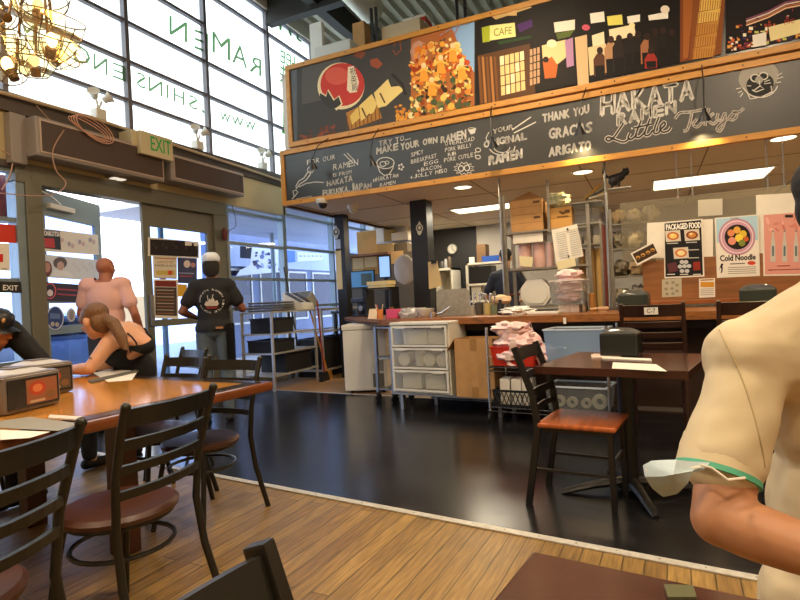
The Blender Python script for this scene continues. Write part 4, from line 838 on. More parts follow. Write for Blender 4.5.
# ================= shelving behind the counter =================
Y0, Y1 = 6.35, 6.75; xa, xb = cx(508, Y0), cx(592, Y0)
rk = root('steel_shelving', ((xa + xb) / 2, (Y0 + Y1) / 2, 0), 0, 'tall cluttered steel shelving unit behind the counter', 'shelving')
for x in (xa, xb):
    for y in (Y0, Y1): MB().b2((x - .018, y - .018, 0), (x + .018, y + .018, 2.3 if x == xa else 2.1)).build('post', m_steel, rk, world=True)
MB().b2((cx(553, Y0) - .012, Y0 - .012, zz(553, 232, Y0)), (cx(553, Y0) + .012, Y0 + .012, 2.42)).build('post', m_steel, rk, world=True)
shz = [zz(550, y, Y0) for y in (305, 266.5, 229)]
for z in shz: MB().b2((xa, Y0 - .02, z - .02), (xb, Y1 + .02, z)).build('shelf', m_steel, rk, world=True)
MB().b2((cx(575, Y0), Y0 - .02, zz(590, 201, Y0) - .015), (cx(607, Y0), Y1, zz(590, 201, Y0))).build('shelf', m_steel, rk, world=True)
MB().beam((cx(522, Y0 + .2), Y0 + .2, zz(530, 268, Y0) - .02), (cx(540, Y0 + .2), Y0 + .2, zz(540, 300, Y0)), .03, .01).build('brace', m_steel, rk, world=True)
# folding ladder style red-brown pole
tag(MB().cyl((cx(607, 6.3), 6.3, .0), (cx(607, 6.3), 6.3, zz(607, 225, 6.3)), .018, seg=12).build('red_pole', mat('red_brown_pole', '6b2c1c', .4)), 'red brown pole standing right of the steel shelving', 'pole')
tag(MB().cyl((cx(611, 6.2), 6.2, CZ), (cx(611, 6.2), 6.2, 2.5), .012, seg=12).build('support_pole', m_steel), 'thin steel pole reaching the ceiling beside the black cat figurine', 'pole')
tag(MB().cyl((cx(505, 6.3), 6.3, 0), (cx(505, 6.3), 6.3, 2.5), .014, seg=12).build('support_pole', m_steel), 'thin steel pole reaching the ceiling left of the stacked boxes', 'pole')
def bx(px0, px1, py0, py1, y, dpt, nm, m, lab, cat, z0=None, group=None, rz=0, bev=.003, flaps=False, tape=False):
    """carton seen between the given spans, standing on height z0"""
    x0, x1 = cx(px0, y), cx(px1, y); z1 = zz((px0 + px1) / 2, py0, y); z0 = zz((px0 + px1) / 2, py1, y) if z0 is None else z0
    r = root(nm, ((x0 + x1) / 2, y + dpt / 2, z0), rz, lab, cat, group); w, h = x1 - x0, z1 - z0
    MB().box((0, 0, h / 2), (w, dpt, h), bev=bev).build('body', m, r)
    if tape: MB().b2((-w / 2 - .001, -dpt / 2 - .001, h * .485), (w / 2 + .001, -dpt / 2 + .01, h * .515)).build('seam', m_card_d, r); MB().b2((w * .22, -dpt / 2 - .0015, h * .7), (w * .42, -dpt / 2, h * .85)).build('print_mark', mat('brown_ink', '5c3c1e', .7), r)
    if flaps:
        MB().prism([(-w / 2, -dpt / 2, h), (w / 2, -dpt / 2, h), (w * .1, -dpt / 2 + .03, h + .09)], (0, .004, 0)).build('flap', m_card_d, r)
    return r
G_ = 'boxes on the steel shelving'
b0 = bx(515, 547, 214, 229.5, 6.36, .3, 'cardboard_box', m_card, 'lower of the two stacked cardboard boxes on the shelving', 'box', shz[2] + .001, G_, tape=True)
b1 = bx(515, 547, 199, 214, 6.36, .3, 'cardboard_box', m_card, 'upper stacked cardboard box with an open flap on the shelving', 'box', zz(531, 214, 6.36) + .002, G_, tape=True, flaps=True)
b2_ = bx(552, 576, 207, 229, 6.36, .3, 'cardboard_box', mat('card_golden', 'c2924e', .8), 'square golden cardboard box right of the two stacked boxes', 'box', shz[2] + .001, G_, tape=True)
A = Art(planeY(6.357), lift=.001, step=.0002); A.ell('6b4a24', 563, 213, 2.6, 1.4); A.ell('6b4a24', 560.5, 212, 1.4, 1.2); A.ell('6b4a24', 565.5, 212, 1.4, 1.2); A.line('6b4a24', [(557, 217), (568.5, 216)], 1); A.build('box_print', b2_, (0, -1, 0))
bx(516, 546, 232, 243, 6.36, .3, 'paper_stack', m_paper, 'stack of white sheets directly under the cardboard boxes', 'papers', zz(531, 242.5, 6.36), None)
m_pinkpl = mat('frosted_pink', 'cfa9a0', .35)
for k, (a, b, lab) in enumerate(((519, 533, 'left pink frosted canister on the middle shelf'), (534, 547, 'middle pink frosted canister on the middle shelf'), (548, 556, 'narrow pink canister at the right of the middle shelf'))):
    x = (cx(a, 6.42) + cx(b, 6.42)) / 2; r = (cx(b, 6.42) - cx(a, 6.42)) / 2 - .002; h = zz(530, 243.5, 6.42) - shz[1] - .01
    c = root('pink_canister', (x, 6.42 + r, shz[1]), 0, lab, 'canister', 'pink canisters'); MB().lathe([(0, 0), (r, 0), (r, h * .9), (r * .96, h), (0, h)], (0, 0, 0), 22).build('body', m_pinkpl, c, smooth=True); MB().lathe([(0, h), (r, h), (r, h + .012), (0, h + .012)], (0, 0, 0), 22).build('lid', m_plas, c)
tag(MB().prism([at_y(519, 256, 6.36), at_y(533, 257, 6.36), at_y(532, 267, 6.36), at_y(520, 266, 6.36)], (0, .004, 0)).build('sheet_note', mat('note_cream', 'ddd3a8', .7)), 'small cream note hanging in front of the left pink canister', 'note')
n_ = root('order_sheets', at_y(571, 250, 6.3), 0, 'large white order sheets clipped together on the shelving front', 'papers')
MB().prism([at_y(551.5, 230, 6.31), at_y(577, 224, 6.3), at_y(583.5, 256, 6.3), at_y(556, 264, 6.3)], (0, .012, 0)).build('sheet', m_paper, n_, world=True)
MB().prism([at_y(556, 262, 6.295), at_y(575, 258, 6.295), at_y(576, 266, 6.295), at_y(558, 270, 6.295)], (0, .004, 0)).build('sheet', mat('note_cream', 'ddd3a8', .7), n_, world=True)
A = Art(planeY(6.296), lift=.002, step=.0002); R = random.Random(2)
for k in range(13): y = 233 + k * 2.1; A.line('9aa0a0', [(555.5 + k * .35, y + .6), (565.5 + k * .3, y - 1.6)], .45); A.line('9aa0a0', [(568.5 + k * .3, y - 2.3), (578 + k * .3, y - 4.5)], .45)
A.build('printed_lines', n_, (0, -1, 0)); MB().ball(at_y(567.5, 229, 6.29), .012, 10).build('clip', m_black, n_, world=True); MB().ball(at_y(568.5, 256, 6.29), .01, 10).build('clip', m_black, n_, world=True)
# white faceted container on the bottom shelf
x = cx(536, 6.45); c = root('octagonal_container', (x, 6.52, shz[0]), 0, 'large white eight-sided container on the lowest visible shelf', 'container')
s = MB(); w2, h2 = .165, .3; oc = [(-w2 * .62, 0), (w2 * .62, 0), (w2, h2 * .28), (w2, h2 * .68), (w2 * .55, h2), (-w2 * .55, h2), (-w2, h2 * .68), (-w2, h2 * .28)]
s.prism([(a, -.1, z) for a, z in oc], (0, .2, 0)); s.build('body', mat('container_white', 'dedbd2', .4), c); MB().prism([(a * .84, -.112, z * .84 + h2 * .08) for a, z in oc], (0, .012, 0)).build('panel', m_plas, c)
# top shelf clutter
tz = zz(590, 201, Y0)
bx(578, 603, 209, 221, 6.4, .25, 'clear_tray', m_clear, 'clear plastic tray with dark contents under the top shelf', 'tray', zz(590, 222, 6.4), None)
MB
sh2 = root('wire_shelf', (cx(592, 6.4), 6.5, zz(592, 222, 6.4) - .02), 0, 'narrow steel shelf right of the golden box', 'shelf'); MB().b2((cx(577, 6.38), 6.38, zz(592, 222, 6.4) - .022), (cx(606, 6.38), 6.72, zz(592, 222, 6.4) - .002)).b2((cx(577, 6.38), 6.38, zz(592, 243, 6.4) - .02), (cx(606, 6.38), 6.72, zz(592, 243, 6.4))).build('panel', m_steel, sh2, world=True)
MB().b2((cx(576, 6.37) - .012, 6.37, CZ), (cx(576, 6.37) + .012, 6.39, zz(592, 220, 6.4))).b2((cx(604, 6.37) - .012, 6.37, CZ), (cx(604, 6.37) + .012, 6.39, zz(592, 220, 6.4))).build('post', m_steel, sh2, world=True)
for k, (a, b, t, lab) in enumerate(((579, 585, 235, 'left'), (587, 594, 236, 'middle'), (596, 603, 235, 'right'))): bx(a, b, t, 243, 6.42, .2, 'jar_box', mat('grey_box', 'a9a294', .6), f'{lab} small grey box on the narrow steel shelf', 'box', zz(592, 243, 6.4) + .001, 'small grey boxes')
for k, (a, b, lab, m) in enumerate(((580, 588, 'left tall brown paper roll behind the sheets', 'b8935c'), (590, 597, 'middle tall brown paper roll right of the order sheets', 'a07c48'), (598, 603, 'right tall brown paper roll beside the red pole', 'c4a060'))):
    p = V(((cx(a, 6.5) + cx(b, 6.5)) / 2, 6.5, CZ - .3)); simple(MB().lathe([(.0, 0), (.038, 0), (.038, zz(590, 249, 6.5) - CZ + .3), (.02, zz(590, 249, 6.5) - CZ + .3), (0, zz(590, 249, 6.5) - CZ + .28)], (0, 0, 0), 16), 'paper_roll', mat('kraft_' + m, m, .8), V((p.x, p.y, 0)) + V((0, 0, .64)), lab, 'paper roll', 0, 'paper rolls', True)
for k, (x0, y0, x1, y1, m, lab) in enumerate(((583, 199, 600, 184, 'b9913e', 'slanted golden folder on the top shelf'), (586, 200, 604, 189, '23201e', 'slanted black folder on the top shelf'), (590, 200, 608, 193, 'd8cdb0', 'slanted cream folder on the top shelf'))):
    a, b = at_y(x0, y0, 6.5), at_y(x1, y1, 6.5 - k * .06); a.z = max(a.z, tz + .02); b.y = a.y = 6.55 - k * .08
    tag(MB().beam(a, b, .02, .035, (0, 1, 0)).build('binder', mat('folder_' + m, m, .6)), lab, 'folder', 'folders on the top shelf')
# green and white net bag behind the golden box
simple(MB().blob((0, 0, 0), (.13, .08, .09), .35, 4, 20, 5), 'net_bag', mat('green_net', '8fa070', .7, col2='d9d6bc', scale=30), V((cx(563, 6.5), 6.52, zz(563, 200, 6.5))), 'green and white net bag on top of the golden box', 'bag', smooth=True)
# black cat figurine on the ceiling pole
c = at_y(614, 187, 6.2); cat_ = MB().limb([(c + V((0, 0, .07)), .06), (c + V((.07, 0, .10)), .045)]).ball(c + V((.12, 0, .14)), .038, 14).limb([(c + V((-.05, 0, .1)), .014), (c + V((-.1, 0, .16)), .012), (c + V((-.09, 0, .23)), .01)], 8)
for a in (-.02, .05): cat_.limb([(c + V((a, -.02, .05)), .02), (c + V((a, -.02, -.0)), .014)], 8)
for a in (.1, .14): cat_.cyl(c + V((a, 0, .165)), c + V((a, 0, .2)), .012, .001, 8)
tag(fuse(cat_, 'cat_figurine', m_rubber, voxel=.008, smooth=3, loc=c), 'small black cat figurine perched beside the ceiling pole', 'figurine')
tag(MB().b2((c.x - .06, c.y - .04, c.z - .026), (c.x + .16, c.y + .08, c.z - .014)).build('bracket_shelf', m_steel), 'tiny steel ledge under the black cat figurine', 'shelf')

# ================= partition with posters =================
xl, xr = -.24, 2.9
struct('wall_partition', MB().b2((cx(644, YS), YS - .01, CZ + .03), (xr, YS + .02, zz(700, 257.5, YS))), m_ply)
struct('trim_14', MB().b2((cx(644, YS), YS - .1, CZ + .03), (xr, YS + .02, CZ + .07), bev=.004), mat('ledge_brown', '8a4f22', .4, var=.2, scale=6))
pn = MB().b2((xl, YS, zz(700, 257.5, YS)), (xr, YS + .008, 2.03)); struct('wall_partition', pn, glass('plexi_sheet', 'e6e2d6', .03, .12, .15))
CH = 'chains holding the clear partition'
def chain(px, y, z0, z1, lab):
    s = MB(); z = z0; k = 0; x = cx(px, y, 160)
    while z < z1: 
        c0 = V((x, y, z)); s.tube([c0 + V(((.007 if k % 2 else 0) * math.cos(a), (0 if k % 2 else .007) * math.cos(a), .017 * math.sin(a))) for a in (0, 1.05, 2.09, 3.14, 4.19, 5.24)], .0022, 4, True); z += .026; k += 1
    tag(s.build('hanging_chain', m_steel, loc=(x, y, z0)), lab, 'chain', CH)
for px, lab in ((676, 'left chain of the pair above the black food poster'), (691, 'right chain of the pair above the black food poster'), (766.5, 'left chain of the pair above the pink bottle poster'), (783, 'right chain of the pair above the pink bottle poster')): chain(px, YS - .03, 2.02, 2.5, lab)
def sheet(name, pts, m, y, lab, cat, group=None, t=.003, art=None):
    p = [at_y(a, b, y) for a, b in pts]; base = V((sum(q.x for q in p) / 4, y, min(q.z for q in p)))
    o = MB().prism(p, (0, t, 0)).build(name, m, loc=base); tag(o, lab, cat, group)
    if art: art.build('printed_picture', o, (0, -1, 0))
    return o
yP = YS - .014
sheet('backing_sheet', [(647, 223), (713, 219), (713, 256.5), (647, 258.5)], m_paper, YS - .004, 'wide white sheet behind the black food poster', 'sheet')
sheet('backing_sheet', [(698, 200), (722.5, 198.5), (722.5, 215), (698, 216.5)], mat('greyish_sheet', 'b9b4a6', .6), YS - .004, 'pale grey sheet with black pins above the two posters', 'sheet')
sheet('backing_sheet', [(756, 195), (850, 190), (850, 258), (757, 258)], m_paper, YS - .004, 'large white sheet behind the pink bottle poster', 'sheet')
A = Art(planeY(yP), lift=.0006, step=.00004)
A.poly('17181c', [(664.5, 223.5), (701, 220), (703, 275), (665.5, 277)])
A.text('f2efe6', 'PACKAGED FOOD', (666, 224.6), (700.5, 222), (700.8, 227.8), (666.2, 230), bold=.25)
for (x, y, c1, c2) in ((673, 236, 'e8c86a', 'b85a2c'), (692, 235, 'c8843c', '7a3c20'), (681, 253, 'e8d8a0', 'c8702c')):
    A.poly('cfc6b4', [(x - 8, y - 5), (x + 7, y - 6), (x + 8, y + 5), (x - 7, y + 6)]); A.ell(c2, x, y, 6, 4); A.ell(c1, x, y, 4, 2.6); A.ell('f2e0b0', x - 1, y - 1, 1.5, 1)
for (x, y) in ((673, 243.5), (692, 242.5), (694, 250), (694, 258)): A.line('b9b6ac', [(x - 6, y), (x + 5, y - .4)], 1)
A.poly('5a3038', [(667, 264), (676, 262), (678, 271), (669, 273)]); A.poly('8a2c20', [(693, 262), (700, 261.5), (700.5, 270), (693.5, 270.5)])
for (x, y) in ((682, 262), (686, 262), (680, 266.5), (684.5, 266.2), (689, 266), (682, 271), (687, 271)): A.ell('bfc2c4', x, y, 2.3, 2)
for x in (671, 684, 697): A.line('d8d4c8', [(x - 4, 274.5), (x + 4, 274.2)], .9)
sheet('food_poster', [(663.3, 222), (702.5, 218.8), (704.5, 276.5), (664.5, 278.5)], m_paper, yP, 'black packaged food poster with bowls on the wooden partition', 'poster', art=A)
A = Art(planeY(yP), lift=.0006, step=.00004)
A.poly('e6e2d6', [(716, 219), (757.5, 215.5), (758.5, 275), (718.5, 277)]); A.poly('a9cde0', [(716, 219), (757.5, 215.5), (758, 240), (717, 243)])
A.ell('b98aa0', 737, 237, 18.5, 18.5, 32); A.ell('ead8dc', 737, 237, 16.5, 16.5, 32); A.ell('c79ab0', 737, 237, 15.5, 15.5, 32); A.ell('1f1a16', 737.5, 237, 13, 12.5, 28)
for (x, y, r, c) in ((731, 233, 3.6, 'd98a5a'), (737, 230, 3.6, 'e0a84a'), (743, 234, 3.8, 'd9b83a'), (739, 238, 4, 'ecd24a'), (732, 241, 4, 'e0907a'), (742, 243, 3.4, '7f8a3a'), (746, 239, 2.6, 'c8602c')): A.ell(c, x, y, r, r, 14)
A.text('3a3430', 'Cold Noodle', (720, 255.5), (755.5, 254), (755.5, 259.5), (720.3, 261.3), bold=.3); A.line('5a544c', [(730, 264), (745, 263.3)], 1); A.ell('c8452c', 751.5, 263, 4.2, 2); A.text('4a463c', 'SEASONAL', (730, 217.8), (739, 217.1), (739, 218.6), (730, 219.3))
for k in range(4): A.line('8a867c', [(728, 267.5 + k * 2), (756, 266.8 + k * 2)], .7)
A.ell('1c1c20', 721.2, 269, 1.6, 4); A.ell('1c1c20', 722, 264.7, 1.2, 1.2); A.ell('e8e4da', 720.6, 270, .7, 2.4)
sheet('noodle_poster', [(714.5, 218), (758.5, 214.5), (760, 276), (717, 278)], m_paper, yP, 'Cold Noodle poster with a round bowl on the partition', 'poster', art=A)
A = Art(planeY(yP), lift=.0006, step=.00004)
A.poly('d9998c', [(763.5, 215), (850, 209), (850, 273), (765, 274.5)]); R = random.Random(4)
for k in range(30): A.ell(R.choice(('cf8578', 'e6b0a4', 'c8756a')), R.uniform(766, 848), R.uniform(217, 230), R.uniform(1, 4), R.uniform(.8, 2), 10, R.uniform(0, 3))
for x in (773, 784.5, 796, 808, 822): 
    A.poly('c3c0b8', [(x - 2.6, 262), (x + 2.6, 262), (x + 2.2, 244), (x + .9, 236), (x + .8, 230), (x - .8, 230), (x - .9, 236), (x - 2.2, 244)]); A.rect('8a8880', x - .9, 230, x + .9, 232); A.rect('5f7478', x - 1, 246, x + 1, 256)
A.rect('2c2422', 785, 214.8, 793, 217.5); A.line('8a5048', [(777, 266), (790, 265.6)], .8); A.line('8a5048', [(768, 270), (800, 269)], .8)
sheet('bottle_poster', [(762, 213.5), (851, 207.5), (851, 274.5), (763.5, 276)], m_paper, yP, 'pink poster of bottles at the right end of the partition', 'poster', art=A)
A = Art(planeY(yP), lift=.0006, step=.00004)
for (x, y) in ((667, 283), (673, 282.5), (677, 285), (666, 289), (672, 288.5), (677, 291), (667, 294), (673, 293.5)): A.ell('8f8a76', x, y, 1.8, 1.5, 10)
sheet('notice', [(662, 279.5), (681.5, 278), (682, 296.5), (662, 297.5)], mat('notice_grey', 'b3ac94', .7), yP, 'small grey leaflet below the black food poster', 'notice', art=A)
A = Art(planeY(yP), lift=.0006, step=.00004); A.line('a3701c', [(700.5, 280.2), (713.5, 279.6)], 1.2); A.rect('c8902c', 700.5, 282, 714, 287)
for k in range(4): A.line('8a8678', [(700.5, 289.2 + k * 1.9), (713.5, 288.8 + k * 1.9)], .6)
sheet('notice', [(699, 278.8), (715, 278), (715.3, 297), (699.2, 297.8)], m_paper, yP, 'small white leaflet with an orange band below the posters', 'notice', art=A)
A = Art(planeY(6.02), lift=.0006, step=.00004); A.poly('3a2a1c', [(632.5, 254), (653, 243.5), (657.5, 253), (637.5, 263.5)])
for x, y in ((638, 257.5), (643, 255), (648, 252.5), (652.5, 250)): A.ell('c89a4a', x, y, 2.2, 1.8); A.ell('5a2c18', x, y + .6, 1.6, .9)
sheet('food_photo', [(630.5, 253.5), (653, 241.5), (660, 254), (637.5, 265.5)], m_paper, 6.02, 'small tilted food photo hung left of the black poster', 'photo', art=A)
# bags and wrapped goods behind the clear sheet
cs = root('goods_shelf', (cx(632, 6.5), 6.5, 0), 0, 'grey steel rack of plastic bags between the red pole and posters', 'rack')
for px in (614, 654): MB().b2((cx(px, 6.4) - .015, 6.4, 0), (cx(px, 6.4) + .015, 6.43, 2.02)).build('post', m_steel, cs, world=True)
for py in (303, 275, 247, 222): MB().b2((cx(613, 6.4), 6.4, zz(634, py, 6.4) - .015), (cx(655, 6.4), 6.75, zz(634, py, 6.4))).build('shelf', m_steel, cs, world=True)
R = random.Random(21); shp = [zz(634, py, 6.4) for py in (303, 275, 247, 222)]; wd = ['bottom', 'second lowest', 'second highest', 'top']; pos = ['left', 'middle', 'right']
for a in range(4):
    for b in range(3):
        r = (.085, .09, R.uniform(.08, .11)); c = ('b9ad94', '8a8474', 'd3c9b0', '6d6554', 'a08a68')[(a * 3 + b) % 5]
        simple(MB().blob((0, 0, r[2] * .8), r, .4, 3, 18, a * 5 + b, .78), 'goods_bag', mat('bag_' + c, c, .45, bump=.5, bscale=15), V((cx(613, 6.5) + .1 + b * .155, 6.52, shp[a])), f'{pos[b]} crumpled bag on the {wd[a]} shelf of the bag rack', 'bag', 0, 'bags on the rack behind the clear sheet', True)
# ================= kitchen behind the counter =================
wl = struct('wall_kitchen_left', MB().b2((-4.95, 9.3, 0), (-4.05, 9.4, 2.5)).b2((-4.15, 9.4, 0), (-4.05, 10.25, 2.5)), m_white)
ck = root('wall_clock', at_y(452.5, 249, 10.24), 0, 'round white wall clock on the black kitchen wall', 'clock')
MB().lathe([(0, 0), (.1, 0), (.1, .02), (.088, .025), (.085, .015), (0, .015)], (0, 0, 0), 28, (0, -1, 0)).build('face', m_plas, ck, smooth=True); MB().beam((0, -.02, 0), (.045, -.02, -.05), .004, .008).beam((0, -.02, 0), (-.01, -.02, .06), .004, .006).build('hand', m_black, ck); MB().lathe([(.088, .02), (.1, .02), (.103, .03), (.088, .03), (.088, .02)], (0, 0, 0), 28, (0, -1, 0)).build('rim', m_steel, ck, smooth=True)
def slab(px0, py0, px1, py1, y, t, nm, m, lab, cat, group=None, bev=.002):
    """upright flat thing facing the room"""
    a, b = at_y(px0, (py0 + py1) / 2, y), at_y(px1, (py0 + py1) / 2, y); z1 = zz((px0 + px1) / 2, py0, y); z0 = zz((px0 + px1) / 2, py1, y)
    r = root(nm, ((a.x + b.x) / 2, y, z0), 0, lab, cat, group); MB().b2((-(b.x - a.x) / 2, 0, 0), ((b.x - a.x) / 2, t, z1 - z0), bev=bev).build('body', m, r); return r, b.x - a.x, z1 - z0
# office corner: boards, screens
struct('wall_office', MB().b2((-4.9, 8.55, 0), (-3.35, 8.6, zz(380, 254, 8.55))), mat('grey_brown_wall', '5d564c', .7))
tag(MB().b2((-4.9, 8.3, zz(370, 256, 8.4)), (cx(393, 8.4), 8.54, zz(370, 254, 8.4))).build('ledge', m_ply), 'long wooden ledge over the pinned paper board', 'shelf')
slab(357, 231, 376, 254, 8.45, .02, 'plywood_board', m_ply if 0 else mat('light_plywood', 'c99a4e', .6, var=.1, scale=5), 'honey coloured plywood board standing on the wooden ledge', 'board')
r, w, h = slab(352, 256.5, 378, 275, 8.53, .02, 'paper_board', mat('cork', 'b98a48', .8, var=.15, scale=30), 'board of pinned yellowish papers over the computer screen', 'notice board')
for k, (a, b, c, d) in enumerate(((.04, .35, .45, .95), (.5, .4, .96, .96), (.06, .05, .4, .3))): MB().b2((-w / 2 + a * w, -.004, b * h), (-w / 2 + c * w, 0, d * h)).build('sheet', mat('pinned_paper', 'e3c68a', .7), r)
def monitor(px0, py0, px1, py1, y, lab, scr, z0):
    a, b = at_y(px0, (py0 + py1) / 2, y), at_y(px1, (py0 + py1) / 2, y); z1 = zz((px0 + px1) / 2, py0, y); zb = zz((px0 + px1) / 2, py1, y); w = b.x - a.x
    r = root('monitor', ((a.x + b.x) / 2, y, z0), 0, lab, 'monitor'); MB().b2((-w / 2, 0, zb - z0), (w / 2, .03, z1 - z0), bev=.006).build('casing', m_black, r)
    m = mat('screen_' + scr, scr, .3, emit=.9); MB().b2((-w / 2 + .018, -.002, zb - z0 + .018), (w / 2 - .018, 0, z1 - z0 - .018)).build('screen', m, r)
    MB().b2((-.03, .03, 0), (.03, .05, zb - z0 + .1)).b2((-.09, -.02, 0), (.09, .1, .012)).build('stand', m_black, r); return r, w, zb - z0, z1 - z0
dsk = root('office_desk', (-4.0, 8.0, 0), 0, 'dark desk behind the counter carrying the two screens', 'desk'); MB().b2((-.75, -.3, .98), (.6, .4, 1.02)).build('top', m_black, dsk); MB().b2((-.72, .3, 0), (.57, .34, .98)).build('panel', m_dark, dsk)
for a in (-.7, .55): MB().b2((a - .02, -.28, 0), (a + .02, -.24, .98)).build('leg', m_black, dsk)
r, w, a, b = monitor(350.5, 270.5, 374.5, 288, 7.9, 'wide computer screen with dark blue windows on the office desk', '2f5f86', 1.02)
MB().b2((-w * .05, -.004, a + .04), (w * .4, -.002, b - .05)).build('screen_window', mat('screen_dark', '2a3a30', .3, emit=.5), r)
monitor(378.5, 255.5, 390.5, 278, 7.95, 'tall upright screen glowing pale blue beside the pinned papers', '9cc4f2', 1.02)
slab(391, 251, 403.5, 263.5, 8.28, .004, 'notice', mat('kraft_note', 'd9b070', .7), 'square tan notice stuck above the white oval bag', 'notice')
simple(MB().blob((0, 0, 0), (.18, .05, .23), .08, 2, 22, 3), 'oval_bag', mat('pale_grey_bag', 'c9c6be', .5, bump=.4, bscale=12), at_y(404.5, 269.5, 7.7), 'white oval bag hanging left of the taller black column', 'bag', smooth=True)
# shelf of boxes up by the windows
z_ = zz(395, 242, 9.2); us = root('wall_shelf', (cx(395, 9.1), 9.15, z_), 0, 'high wall shelf of boxes left of the taller black column', 'shelf')
MB().b2((cx(377, 9.1), 9.0, z_ - .03), (cx(413, 9.1), 9.29, z_)).build('shelf', m_steel, us, world=True); MB().b2((cx(379, 9.1), 9.2, z_ - .18), (cx(380, 9.1) + .02, 9.29, z_ - .03)).build('bracket', m_steel, us, world=True)
UG = 'boxes on the high wall shelf'
for (a, b, t, m, lab) in ((379, 387, 228, 'ded6c8', 'white box at the left end of the high wall shelf'), (387.5, 394, 229.5, '9a7c3c', 'olive brown box beside the white one on the high wall shelf'), (394.5, 411, 232, 'd6cdb9', 'wide cream box at the right of the high wall shelf')): bx(a, b, t, 242, 9.0, .25, 'storage_box', mat('box_' + m, m, .7), lab, 'box', z_ + .001, UG)
z2_ = zz(390, 253, 8.75)
struct('wall_office_side', MB().b2((cx(377, 8.7), 8.62, 0), (cx(413, 8.7), 9.0, z2_ - .02)), mat('grey_brown_wall', '5d564c', .7))
bx(377, 396, 243.5, 253, 8.65, .3, 'storage_box', mat('cream_carton', 'c9b182', .7), 'long cream carton low beside the plywood board', 'box', z2_ - .018, None); bx(397, 410, 243, 253, 8.65, .3, 'storage_box', mat('dark_carton', '6a5c44', .7), 'dark brown carton right of the long cream carton', 'box', z2_ - .018, None)  # right-hand carton is a darker brown
# clipboard on column, basket, coffee machine
c = root('clipboard', at_y(435, 288, 6.9), 0, 'tan clipboard hanging beside the taller black column', 'clipboard'); MB().prism([at_y(428, 262, 6.9), at_y(437, 261, 6.88), at_y(442, 286, 6.88), at_y(429, 289, 6.9)], (0, .01, 0)).build('board', mat('clip_tan', 'd9bf88', .6), c, world=True); MB().prism([at_y(431, 260, 6.86), at_y(436, 259.5, 6.86), at_y(436.5, 263, 6.86), at_y(431, 264, 6.86)], (0, .015, 0)).build('clip', m_black, c, world=True)
p = V((cx(362, 6.95), 6.95, CZ)); cm = root('coffee_machine', p, -.3, 'black coffee machine on the counter by the left column', 'machine'); MB().b2((-.13, -.1, 0), (.13, .12, .03), bev=.005).b2((-.13, .02, .03), (.13, .12, .24), bev=.01).b2((-.13, -.1, .2), (.13, .12, .27), bev=.012).build('body', m_black, cm); MB().cyl((-.05, -.04, .03), (-.05, -.04, .11), .03, .035, 16).build('pot', mat('grey_pot', '55534e', .3, .6), cm); MB().lathe([(0, 0), (.04, 0), (.04, .006), (0, .006)], (.07, -.104, .12), 16, (0, -1, 0)).build('dial', m_steel, cm)
p = V((cx(382, 6.6), 6.6, zz(382, 287.5, 6.6))); bk = root('wicker_basket', p, -.1, 'cream basket above the clutter by the pen cup', 'basket'); MB().b2((-.14, -.09, 0), (.14, .09, .008)).frame((-.15, -.1, .0), (1, 0, 0), (0, 1, 0), .3, .2, .012, .05).frame((-.16, -.11, .06), (1, 0, 0), (0, 1, 0), .32, .22, .016, .05).build('body', mat('basket_cream', 'd8c894', .6, bump=.6, bscale=60), bk)
tag(MB().b2((p.x - .2, p.y - .12, CZ), (p.x - .17, p.y + .12, p.z)).b2((p.x + .17, p.y - .12, CZ), (p.x + .2, p.y + .12, p.z)).b2((p.x - .2, p.y - .12, p.z - .02), (p.x + .2, p.y + .12, p.z - .001)).build('riser', m_black), 'black riser holding the cream basket', 'stand')
for k, (px, r, h, c, lab) in enumerate(((389, .03, .13, '8a5a38', 'brown tumbler under the cream basket'), (396, .04, .1, 'b9a088', 'pinkish pot right of the brown tumbler'), (401, .035, .12, '5a4632', 'dark jar between the pinkish pot and the wire tray'))):
    simple(MB().lathe([(0, 0), (r * .8, 0), (r, h), (r * .88, h), (r * .7, .01), (0, .01)], (0, 0, 0), 16), 'tumbler', mat('tumbler_' + c, c, .4), V((cx(px, 6.0), 6.05, CZ)), lab, 'cup', smooth=True)
# back shelving of the kitchen
kt = root('kitchen_shelf', (cx(486, 9.6), 9.7, 0), 0, 'white framed kitchen shelf at the far wall by the cook', 'shelf')
for px in (468.5, 505):
    for y in (9.5, 9.9): MB().b2((cx(px, 9.5) - .02, y - .02, 0), (cx(px, 9.5) + .02, y + .02, zz(486, 262, 9.5))).build('post', m_white, kt, world=True)
kz = [zz(486, q, 9.5) for q in (262, 283, 300)]
for z in kz: MB().b2((cx(467.5, 9.5), 9.48, z - .035), (cx(506, 9.5), 9.92, z)).build('shelf', m_white, kt, world=True)
bx(471, 493, 266, 282.5, 9.52, .35, 'microwave', m_black, 'black microwave inside the white kitchen shelf', 'microwave', kz[1] + .001); bx(472, 481, 285, 299.5, 9.52, .3, 'storage_box', mat('pale_box', 'b5afa4', .6), 'pale box on the lower level of the white kitchen shelf', 'box', kz[2] + .001)
bx(479, 488, 244, 261.5, 9.55, .25, 'cardboard_box', mat('card_brown', '7a5c3c', .8), 'tall brown carton on top of the white kitchen shelf', 'box', kz[0] + .001); bx(484, 501, 255.5, 261.5, 9.5, .2, 'blue_package', mat('bright_blue', '2458b8', .5), 'bright blue package on top of the white kitchen shelf', 'package', kz[0] + .001)
simple(MB().lathe([(0, 0), (.05, 0), (.05, .11), (0, .11)], (0, 0, 0), 16), 'paper_cup', m_cup, V((cx(473, 9.55), 9.6, kz[0] + .001)), 'small white cup at the left end of the kitchen shelf top', 'cup', smooth=True)
k2 = root('side_cabinet', (cx(447, 9.8), 9.95, 0), 0, 'low white cabinet against the black kitchen wall under the clock', 'cabinet'); a, b = cx(437, 9.7), cx(454, 9.7); zt = zz(446, 268, 9.7)
